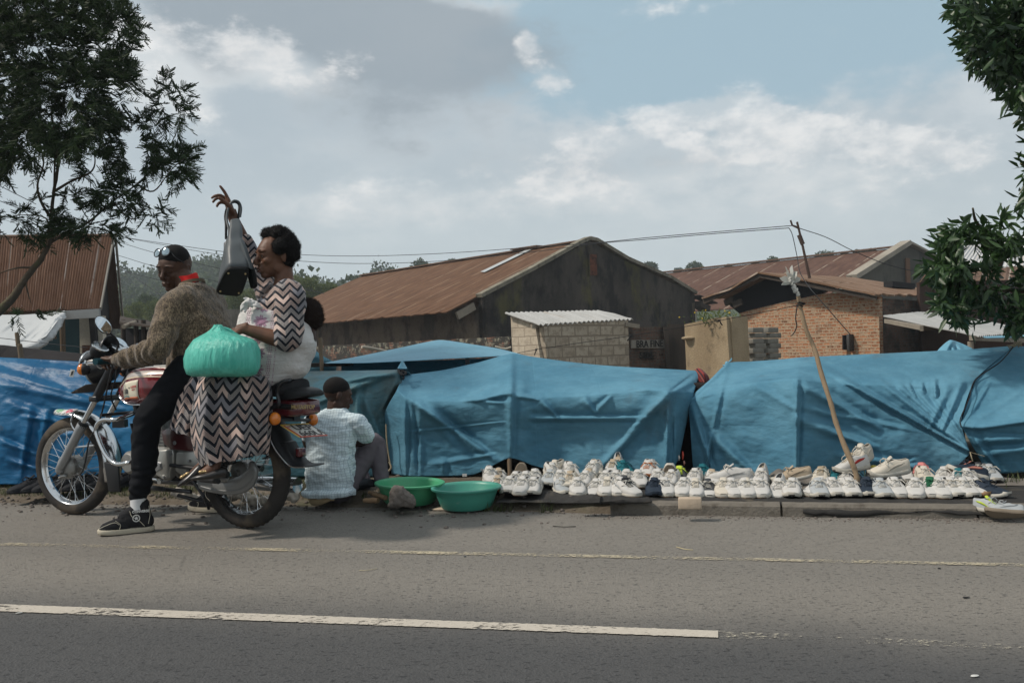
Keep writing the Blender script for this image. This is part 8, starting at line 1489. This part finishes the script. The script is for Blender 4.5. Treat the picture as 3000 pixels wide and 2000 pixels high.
# the ground cloths the sneakers stand on
CLOTH = M('black_ground_cloth', (.035,.034,.033), .9, var=.3, vs=10, bmp=.5, bs=60, bd=.006, dirt=(.11,.095,.075), ds=7, dth=.52)
def gcloth(pxa, pxb, ua, ub, label, mat=CLOTH, hang=True, seed=0, edge_=None):
    sa, sb = SU(GZ(pxa,1460))[0], SU(GZ(pxb,1460))[0]; mb = MB(); n, m_ = 150, 30; L = []
    for i in range(n+1):
        s = sa+(sb-sa)*i/n; row_ = []; h = .035+.030*noise.noise(Vector((s*2.3,seed,0)))+.012*noise.noise(Vector((s*9,seed,0)))
        for j in range(m_+1):
            f = j/m_; u = ua+(ub-ua)*f + .02*noise.noise(Vector((s*4,f*2,seed)));  g_ = vz(s,max(u,.02)); z = max(g_,.045)+.008+.006*noise.noise(Vector((s*14,u*14,seed)))
            if hang and u < .0: z -= min(h, abs(u)*1.1); u = -.012-.018*abs(noise.noise(Vector((s*8,seed,4)))) if u < -.01 else u
            row_.append(EP(s,u,z))
        L.append(row_)
    mb.loft(L, closed=False); return tag(mb.build('ground_cloth', mat, angle=180, solid=.003, base=True), label, 'cloth', 'dark cloths under the sneakers')
gcloth(1455, 1905, .035, .85, 'black cloth under the left half of the sneakers, rumpled along the dirt edge', seed=1, hang=False)
gcloth(1850, 2350, .03, .85, 'black cloth under the sneakers above the bare concrete kerb', seed=2, hang=False)
gcloth(2345, 3150, -.05, .85, 'dark grey cloth under the right sneakers, drooping over the kerb', seed=3)
A0 = GZ(1676,1476); mb = MB(); rings = []
for i in range(60):
    f = i/59; p = GZ(1675+235*f, 1478-3*f); r = .014*(math.sin(f*math.pi)**.4)*(1+.3*noise.noise(Vector((f*9,0,1))))+.003
    rings.append([p+NV*(r*2.6*math.cos(a)+.02)+Zv*(.006+r*(math.sin(a)+.6)*(1+.3*math.sin(a*3+f*9))) for a in [2*math.pi*k/16 for k in range(16)]])
mb.loft(rings); tag(mb.build('rolled_cloth', CLOTH, base=True), 'rolled black cloth lying along the dirt edge in front of the sneakers', 'cloth')
m_gr = M('grey_mat_cloth', (.15,.135,.12), .92, var=.25, vs=8, bmp=.5, bs=50, bd=.006)
hump = []
for i in range(40):
    f = i/39; px = 2255+185*f; row_ = []
    for j in range(18):
        g_ = j/17; base = GZ(px,1440-45*g_); row_.append(base+Zv*(.01+.055*math.sin(g_*math.pi)**.7*(.55+.7*math.exp(-((f-.15)/.12)**2))*(1 if 0<f<1 else .2)+.012*noise.noise(Vector((f*6,g_*4,2)))))
    hump.append(row_)
mb = MB(); mb.loft(hump, closed=False); tag(mb.build('ground_cloth', m_gr, angle=180, solid=.004, base=True), 'grey brown cloth hump behind the clean white high-top sneaker', 'cloth')
hump = [[GZ(2900+10*i,1428-1.5*j)+Zv*(.012+.03*math.sin(j/10*3.1)*(.6+.6*noise.noise(Vector((i*.3,j*.2,1))))) for j in range(11)] for i in range(20)]
mb = MB(); mb.loft(hump, closed=False); tag(mb.build('ground_cloth', m_gr, angle=180, solid=.004, base=True), 'grey brown cloth fold at the right edge behind the last sneakers', 'cloth')
# ================================================================== things on the verge
def basin(px, py, R1, H, mat_out, label, tilt=0):
    c = GZ(px,py); c = c + (NV*R1*.62); c.z = gz(c)+.012; ax = (Zv+RD*math.tan(R_(tilt))).normalized(); r0 = R1*.72
    prof = [(.001,.006),(r0*.7,.006),(r0,.000),(r0+.012,.012),(r0+(R1-r0)*.55,H*.5),(R1-.008,H-.014),(R1-.004,H-.006),(R1+.009,H-.010),(R1+.013,H-.004),(R1+.012,H+.003),(R1+.004,H+.006),(R1-.008,H+.002),(R1-.014,H-.012),(r0+(R1-r0)*.5,H*.48),(r0-.002,.016),(r0-.02,.010),(.001,.010)]
    mb = MB(); mb.lathe(prof, c, ax, 72); return tag(mb.build('basin', mat_out, base=True, angle=50), label, 'basin', 'plastic wash basins on the verge'), c
BG = M('basin_green', (.06,.31,.155), .38, var=.08, vs=8, bmp=.1, bs=60, dirt=(.05,.20,.11), ds=5, dth=.6); BT = M('basin_teal', (.055,.27,.205), .42, var=.10, vs=10, bmp=.15, bs=70, dirt=(.17,.28,.24), ds=14, dth=.6)
_, cbg = basin(1178, 1463, .197, .118, BG, 'bright green plastic basin, left one, behind the rough rock', 2.0); _, cbt = basin(1349, 1480, .192, .118, BT, 'dull teal green plastic basin, right one, in front of the middle stall')
def rock(px, py, r, mat, label, cat='rock', seed=1, flat=(1,.7,.85), name='rock', facets=1.0, up=0):
    c = GZ(px,py); c.z += r*flat[2]*.62+up; mb = MB(); mb.ell(c,(r*flat[0],r*flat[1],r*flat[2]),None,26,18)
    return tag(mb.build(name, mat, base=True, smooth=True, angle=28, disp=lambda p,n: r*(.42*noise.noise((p-c)/r*1.1+Vector((seed,)*3))+.16*noise.noise((p-c)/r*2.7+Vector((seed+4,)*3))+.06*noise.noise((p-c)/r*7))), label, cat)
# jagged rock by the green basin
pts2 = [(1135,1484),(1141,1450),(1140,1440),(1153,1424),(1178,1427),(1187,1440),(1203,1451),(1216,1468),(1219,1478),(1205,1486),(1180,1486),(1150,1487)]
c_ = GZ(1178,1486); Yr = 5.05; front_ = [P(x,y,Yr+.02) for x,y in pts2]; ctr = sum(front_,Vector())/len(front_); mb = MB(); mb.loft([[ctr+(p-ctr)*s_+Vector((.0,d,0)) for p in front_] for s_,d in ((.35,-.045),(.80,-.030),(1.0,.0),(1.0,.05),(.75,.09),(.3,.10))]); 
tag(mb.build('rock', STONE, base=True, remesh=.006, relax=1, disp=lambda p,n: .012*noise.noise(p*22)+.005*noise.noise(p*60)), 'rough dark angular rock standing in front of the bright green basin', 'rock')
def log(a, b_, r, mat, label, nm='log', cat='wood'):
    q_ = [Vector(a).lerp(Vector(b_),i/6)+Vector((0,0,.002*math.sin(i*2))) for i in range(7)]; mb = MB(); mb.tube(q_, [r*.85,r,r*1.05,r*1.1,r*1.05,r*1.12,r*1.1], 14); return tag(mb.build(nm, mat, base=True, angle=50, disp=lambda p,n: .003*noise.noise(p*40)), label, cat, 'short pieces of wood on the verge')
LOGM = M('split_wood', (.26,.17,.10), .8, var=.3, vs=12, bmp=.5, bs=60, dirt=(.08,.055,.04), ds=9, dth=.5)
a = GZ(1066,1473); b_ = GZ(1108,1472); log(a+Zv*.014,b_+Zv*.014,.015,LOGM,'thick short piece of split wood under the thinner one, left of the rock'); a = GZ(1082,1452); b_ = GZ(1130,1468); log(a+Zv*.020,b_+Zv*.022,.013,LOGM,'dark cut stick end pointing at the rock, upper of two')
a = GZ(910,1477); b_ = GZ(978,1470); mb = MB(); q_ = [a.lerp(b_,i/7)+Zv*.018 for i in range(8)]; mb.tube(q_, [.014,.026,.029,.028,.022,.014,.012,.010], 16); tag(mb.build('husk', M('dry_husk',(.40,.30,.18),.85,var=.25,vs=14,bmp=.8,bs=50,bd=.006), base=True, disp=lambda p,n: .005*noise.noise(Vector((p.x*30,p.y*30,p.z*8)))+.002*math.sin(p.x*160)), 'dry rolled banana leaf bundle on the dirt below the seated man', 'leaf bundle')
def slab(px, py, w_, d_, h, mat, label, nm, cat, rot=0, seed=1, up=0): 
    c = GZ(px,py); mb = MB(); mb.box((c.x,c.y,c.z+h/2+up),(w_,d_,h), Matrix.Rotation(math.atan2(RD.y,RD.x)+R_(rot),3,'Z')); return tag(mb.build(nm, mat, base=True, bevel=min(h,.01)*.6, sub=0, disp=lambda p,n: .002*noise.noise(p*50)), label, cat)
slab(2022,1489,.118,.06,.058,PALE,'pale broken block set against the kerb below the navy sneaker','block','block',2)
c_ = GZ(1316,1493); mb = MB(); mb.ell(c_+Zv*.006,(.105,.030,.012),Matrix.Rotation(-.1,3,'Z'),20,10); tag(mb.build('stone', PALE, base=True, angle=30, disp=lambda p,n: .006*noise.noise(p*25)), 'flat pinkish stone flake in front of the teal basin', 'stone')
c_ = G(2768,1506); mb = MB(); mb.ell(c_+Zv*.022,(.045,.02,.018),Matrix.Rotation(.6,3,'Y'),16,10); mb.ell(c_+Vector((.03,0,.012)),(.035,.018,.006),Matrix.Rotation(.35,3,'Y'),16,8); tag(mb.build('husk', M('pale_husk',(.44,.35,.25),.85,var=.2,vs=20,bmp=.6,bs=60), base=True, disp=lambda p,n: .004*noise.noise(p*50)), 'pale dry husk scrap at the foot of the kerb on the right', 'scrap')
c_ = G(2705,1512); mb = MB(); mb.box(c_+Zv*.008,(.085,.035,.010), Matrix.Rotation(.05,3,'Y')); tag(mb.build('wrapper', M('white_wrapper',(.58,.60,.60),.35,bmp=.5,bs=60), base=True, bevel=.003, disp=lambda p,n: .003*noise.noise(p*60)), 'crumpled white wrapper at the foot of the kerb on the right', 'wrapper')
c_ = GZ(760,1452); mb = MB(); rs = random.Random(8)
for k in range(26): px = 590+rs.random()*290; 
tag(MB().box((0,0,-5),(.01,.01,.01)).build('tmp', PALE), 'x'); bpy.data.objects.remove(bpy.data.objects['tmp'])
for (pa_,pb_,lab,sd) in ((520,600,'bunched dirty white cloth on the verge behind the gear lever',1),(665,862,'long dirty white cloth bundle on the verge seen through the rear wheel',2)):
    mb = MB(); q_ = [GZ(pa_+(pb_-pa_)*i/9,1474-10*math.sin(i)) + Zv*.03 for i in range(10)] if sd == 2 else [GZ(515+9*i,1452+3.2*i)+Zv*.025 for i in range(10)]
    mb.limb(q_, [.02+.012*abs(math.sin(i*1.7+sd)) for i in range(10)], 14, 3); tag(mb.build('cloth', M('dirty_white_cloth',(.46,.41,.35),.9,var=.25,vs=10,bmp=.6,bs=40,dirt=(.2,.16,.12),ds=8,dth=.55), base=True, remesh=.006, relax=1, disp=folds(.016,22,sd)), lab, 'cloth', 'dirty white cloths on the verge')
for (px,py,px2,py2,r,col_,lab) in ((1620,1540,1687,1541,.0022,(.03,.028,.025),'thin black twig on the asphalt below the sneakers'),(1982,1601,2030,1610,.0016,(.45,.38,.22),'straw on the asphalt beside the faded yellow line'),(1052,1670,1105,1664,.0014,(.36,.32,.22),'thin straw on the asphalt left of the centre')):
    mb = MB(); mb.tube(catmull([G(px,py,.004),G((px+px2)/2,(py+py2)/2+2,.006),G(px2,py2,.003)],4), r, 5); tag(mb.build('twig', M('twig_%d'%px,col_,.9), base=True), lab, 'twig')
for (px,py,w_,col_,lab) in ((2831,1748,.035,(.02,.02,.02),'dark leaf scrap lying on the right part of the road'),(2856,1978,.03,(.5,.5,.48),'white scrap at the bottom right corner of the road'),(55,1794,.028,(.36,.36,.34),'pale leaf below the white road line at the far left'),(2752,1663,.018,(.03,.03,.03),'dark scrap just under the faded yellow line on the right'),(1362,1629,.014,(.05,.06,.07),'dark pebble just under the faded yellow line in the middle')):
    w_ *= .45; c_ = G(px,py,.004); mb = MB(); mb.ell(c_,(w_,w_*.45,.002),Matrix.Rotation(.3,3,'Z'),12,6); tag(mb.build('scrap', M('scrap_%d'%px,col_,.8), base=True, disp=lambda p,n: .002*noise.noise(p*70)), lab, 'scrap')
mb = MB(); q = P(382,1330,6.9); mb.limb([q+Vector((-.05,0,.03)),q+Vector((0,0,-.05)),q+Vector((-.03,0,-.2))],[.05,.06,.05]); tag(mb.build('cloth', M('magenta_cloth',(.38,.015,.07),.8), base=True, disp=folds(.02,14,2)), 'magenta cloth hanging in the dark gap behind the crash bar', 'cloth')
mb = MB(); q = P(560,1330,6.9); mb.box((q.x,q.y,.45),(1.3,.3,.8)); tag(mb.build('gap_shade', MATS['dark_gap_fill'], base=True, bevel=.05, disp=lambda p,n: .03*noise.noise(p*5)), 'dark block standing in for the shaded gap behind the motorcycle engine', 'goods')  # dark colour stands in for the deep shade of the gap between the tarps
# ================================================================== the two near trees
FROND = mat_leaf('fern_leaf', (.006,.014,.007), (.042,.072,.022), .6, .22, .3, 1.6); BROAD = mat_leaf('broad_leaf', (.010,.028,.011), (.050,.105,.028), .42, .25, .5, 1.8)
rn = np.random.RandomState(11)
def fronds(name, cen, dirs, L, mat, parent, pairs=9, rs=rn):
    """feathery leaves: a rachis with narrow drooping leaflets"""
    N = len(cen); ref = unit(rs.normal(size=(N,3))*.6+np.array([0,0,1.0])); side = unit(np.cross(dirs, ref)); nor = np.cross(side, dirs); C1,D1 = [],[]; Ls = L*(.65+.7*rs.rand(N))
    for k in range(pairs):
        f = .12+.88*k/pairs; droop = -.28*f*f; pos = cen+dirs*(Ls*f)[:,None]+np.array([0,0,1.0])*(Ls*droop)[:,None]; 
        for s_ in (-1,1): d = unit(dirs*.75+side*s_*(.95-.35*f)+nor*.12+rs.normal(size=(N,3))*.10+np.array([0,0,-.18])); C1.append(pos); D1.append(d)
    C1.append(cen); D1.append(dirs)
    k = len(C1); cA = np.concatenate(C1); dA = np.concatenate(D1); return leafmesh(name, cA, dA, L*.42, L*.066, mat, parent, rs=rs, shape='q')
def fill(polys, Yc, Yd, n, thr=-.26):
    """random points inside pixel polygons given depth spread; returns centres and outward directions"""
    out = []; dr = []
    for poly, cnt in polys:
        poly = np.array(poly,float); lo_, hi_ = poly.min(0), poly.max(0); c = poly.mean(0); k = 0
        while k < int(cnt*n):
            q_ = lo_+(hi_-lo_)*rn.rand(2); x,y = q_; ins = False; j = len(poly)-1
            for i in range(len(poly)):
                if (poly[i][1] > y) != (poly[j][1] > y) and x < (poly[j][0]-poly[i][0])*(y-poly[i][1])/(poly[j][1]-poly[i][1])+poly[i][0]: ins = not ins
                j = i
            if not ins: continue
            g_ = noise.noise(Vector((x/60,y/60,1)))+.5*noise.noise(Vector((x/25,y/25,4)))
            if g_ < thr: continue
            Y = Yc+Yd*max(-1,min(1,rn.normal()*.5)); p = P(x,y,Y); v = np.array([(x-c[0]),0,-(y-c[1])]); v = v/(np.linalg.norm(v)+1)
            out.append(tuple(p)); dr.append(v*.7+np.array([0,rn.normal()*.5,-.05])+rn.normal(size=3)*.55); k += 1
    return np.array(out), unit(np.array(dr))
YT = 6.9
tb = Vector((P(-420,900,YT).x,YT,.05)); e = empty('tree', tb, 'tall feathery leaved tree leaning in from the left edge over the house', 'tree')
mb = MB(); mb.limb([tb, tb+Vector((.02,0,.5)), P(-230,1040,YT), P(-60,950,YT), P(30,880,YT), P(75,815,YT), P(120,760,YT)], [.10,.085,.06,.040,.030,.025,.021], 14); mb.limb([P(120,760,YT),P(146,705,YT),P(150,640,YT),P(158,560,YT),P(170,470,YT),P(150,330,YT)],[.021,.016,.013,.012,.010,.008],12)
mb.build('trunk', BARK, e, disp=lambda c,n: .006*noise.noise(c*30))
BR = [[(120,762),(95,782),(50,785),(0,800),(-60,830)],[(140,715),(200,680),(260,650),(330,590),(400,540),(470,470),(520,380),(530,300)],[(150,640),(120,590),(110,540),(128,470),(100,380),(60,280)],[(160,560),(210,530),(270,500),(275,440),(240,330)],[(175,690),(240,680),(300,610),(345,560)],[(140,700),(135,640),(60,630),(20,640)],[(75,830),(85,870),(92,890)],[(330,590),(380,640),(440,630)],[(400,540),(450,560),(500,500),(545,460)],[(158,560),(165,420),(200,250),(230,120)],[(130,500),(60,430),(0,360),(-80,250)],[(470,470),(445,420),(475,370)],[(165,745),(150,735),(172,738)]]
for i,b_ in enumerate(BR):
    mb = MB(); pts = [P(x,y,YT+(.25*math.sin(i*2.1)*k/len(b_))) for k,(x,y) in enumerate(b_)]; r0_ = .012 if i in (0,1,2,3) else .008; mb.tube(catmull(pts,5), [r0_, r0_*.7, r0_*.4, r0_*.25], 8); mb.build('branch', BARK, e)
main = [(-120,-120),(330,-120),(318,0),(372,20),(398,90),(372,150),(396,235),(360,262),(362,300),(322,345),(285,395),(230,430),(150,440),(90,470),(40,470),(25,520),(0,540),(-120,560)]
polys = [(main,1.0)]; c1,d1 = fill(polys,YT,1.0,3700)
polys = [([(440,300),(460,250),(500,225),(560,270),(555,320),(525,385),(490,365),(450,355)],.07),([(345,345),(425,340),(440,380),(455,440),(440,500),(400,510),(350,490),(335,430)],.13),([(460,440),(560,425),(568,470),(540,520),(510,555),(470,530)],.07),([(240,430),(310,430),(300,500),(250,520)],.04),([(270,560),(390,530),(380,590),(330,600),(280,610)],.07),([(200,620),(330,610),(370,670),(330,690),(280,660),(250,700),(200,705),(165,660)],.11),([(180,560),(230,560),(220,600),(180,610)],.02),([(420,600),(450,590),(485,610),(465,655),(430,660)],.02),([(30,615),(60,600),(110,580),(130,600),(170,640),(130,690),(60,710),(0,690),(-60,700),(-60,640)],.10),([(330,500),(420,560),(400,620),(330,580)],.03),([(20,925),(60,905),(110,905),(140,925),(80,935),(40,940)],.010),([(440,440),(560,450),(520,545),(450,520)],.04),([(100,440),(240,430),(260,480),(150,540),(120,500)],.02)]
c2,d2 = fill(polys,YT,.35,1050,-.10)
c3,d3 = fill([([(-330,-120),(-250,-260),(-40,-340),(160,-310),(290,-220),(330,-120),(-120,-120),(-120,560),(-260,480),(-340,300),(-380,80)],1.0)],YT,.9,1300)
fronds('crown', np.concatenate([c1,c2,c3]), np.concatenate([d1,d2,d3]), .105, FROND, e)
# right tree
YR = 5.6; tb = Vector((P(3330,900,YR).x,YR+.2,.05)); e = empty('tree', tb, 'glossy broad leaved tree reaching in from the right edge', 'tree')
mb = MB(); mb.limb([tb, tb+Vector((-.02,0,.6)), P(3260,800,YR+.2), P(3200,450,YR+.2), P(3120,150,YR+.2), P(3080,-150,YR+.2)], [.13,.11,.09,.08,.06,.05], 14); mb.build('trunk', BARK, e, disp=lambda c,n: .006*noise.noise(c*30))
for i,b_ in enumerate([[(3250,690),(3100,722),(3000,738),(2940,752),(2890,765),(2860,790)],[(2950,750),(2900,700),(2860,650),(2850,610)],[(3230,850),(3100,860),(2960,850),(2850,850)],[(3200,400),(3100,380),(3000,350)],[(3120,120),(2980,120),(2880,60)],[(3150,250),(3000,220),(2850,150)],[(3200,560),(3080,520),(2990,480)],[(2930,755),(2925,790),(2905,800)]]):
    mb = MB(); pts = [P(x,y,YR+.2-.3*k/len(b_)) for k,(x,y) in enumerate(b_)]; mb.tube(catmull(pts,5), [.028,.018,.010,.006], 8); mb.build('branch', BARK, e)
def leaves(polys, n, Yd, seed):
    c,d = fill(polys,YR,Yd,n//10,-.05 if seed == 2 else -.2); c = np.repeat(c,10,0); d = np.repeat(d,10,0); N = len(c); o_ = rn.normal(size=(N,3)); dd = unit(o_*.9+d*.55+np.array([0,0,-.45])); return c+dd*.012+rn.normal(size=(N,3))*.022, dd
pA = [([(2800,-60),(3150,-60),(3150,320),(3000,335),(2960,290),(2935,250),(2895,205),(2835,160),(2805,135),(2830,105),(2850,80),(2805,40)],1.0)]
cA,dA = leaves(pA, 5200, .5, 1)
cC,dC = leaves([([(3150,-60),(3250,-60),(3360,100),(3340,400),(3250,520),(3150,560)],1.0)], 2200, .5, 1)
pB = [([(3010,330),(3100,330),(3100,700),(3010,620),(2990,570),(2950,510),(2950,470),(2980,435),(3000,420)],.15),([(2720,755),(2745,700),(2800,670),(2840,615),(2865,610),(2890,650),(2950,640),(2935,700),(3000,690),(3010,740),(2930,740),(2880,770),(2850,830),(2800,830),(2770,800),(2740,830),(2720,800)],.32),([(2850,800),(2900,780),(2950,790),(3050,760),(3100,960),(2950,965),(2880,930),(2840,880),(2800,860)],.26),([(2715,890),(2760,870),(2800,880),(2860,880),(2870,930),(2815,945),(2780,910),(2740,925),(2705,915)],.07)]
cB,dB = leaves(pB, 3000, .25, 2)
leafmesh('crown', np.concatenate([cA,cB,cC]), np.concatenate([dA,dB,dC]), .086, .027, BROAD, e, rs=rn)
# ================================================================== haze
mb = MB(); mb.box((0,290,34), (900,640,71)); m = bpy.data.materials.new('haze_air'); m.use_nodes = True; t = NT(m.node_tree); t.n.clear(); o = t.node('ShaderNodeOutputMaterial'); v = t.node('ShaderNodeVolumePrincipled')
v.inputs['Color'].default_value = (.80,.88,.95,1); v.inputs['Density'].default_value = .0009; v.inputs['Anisotropy'].default_value = .2; t.l.new(v.outputs[0], o.inputs['Volume'])
tag(mb.build('haze', m, smooth=False), kind='stuff')
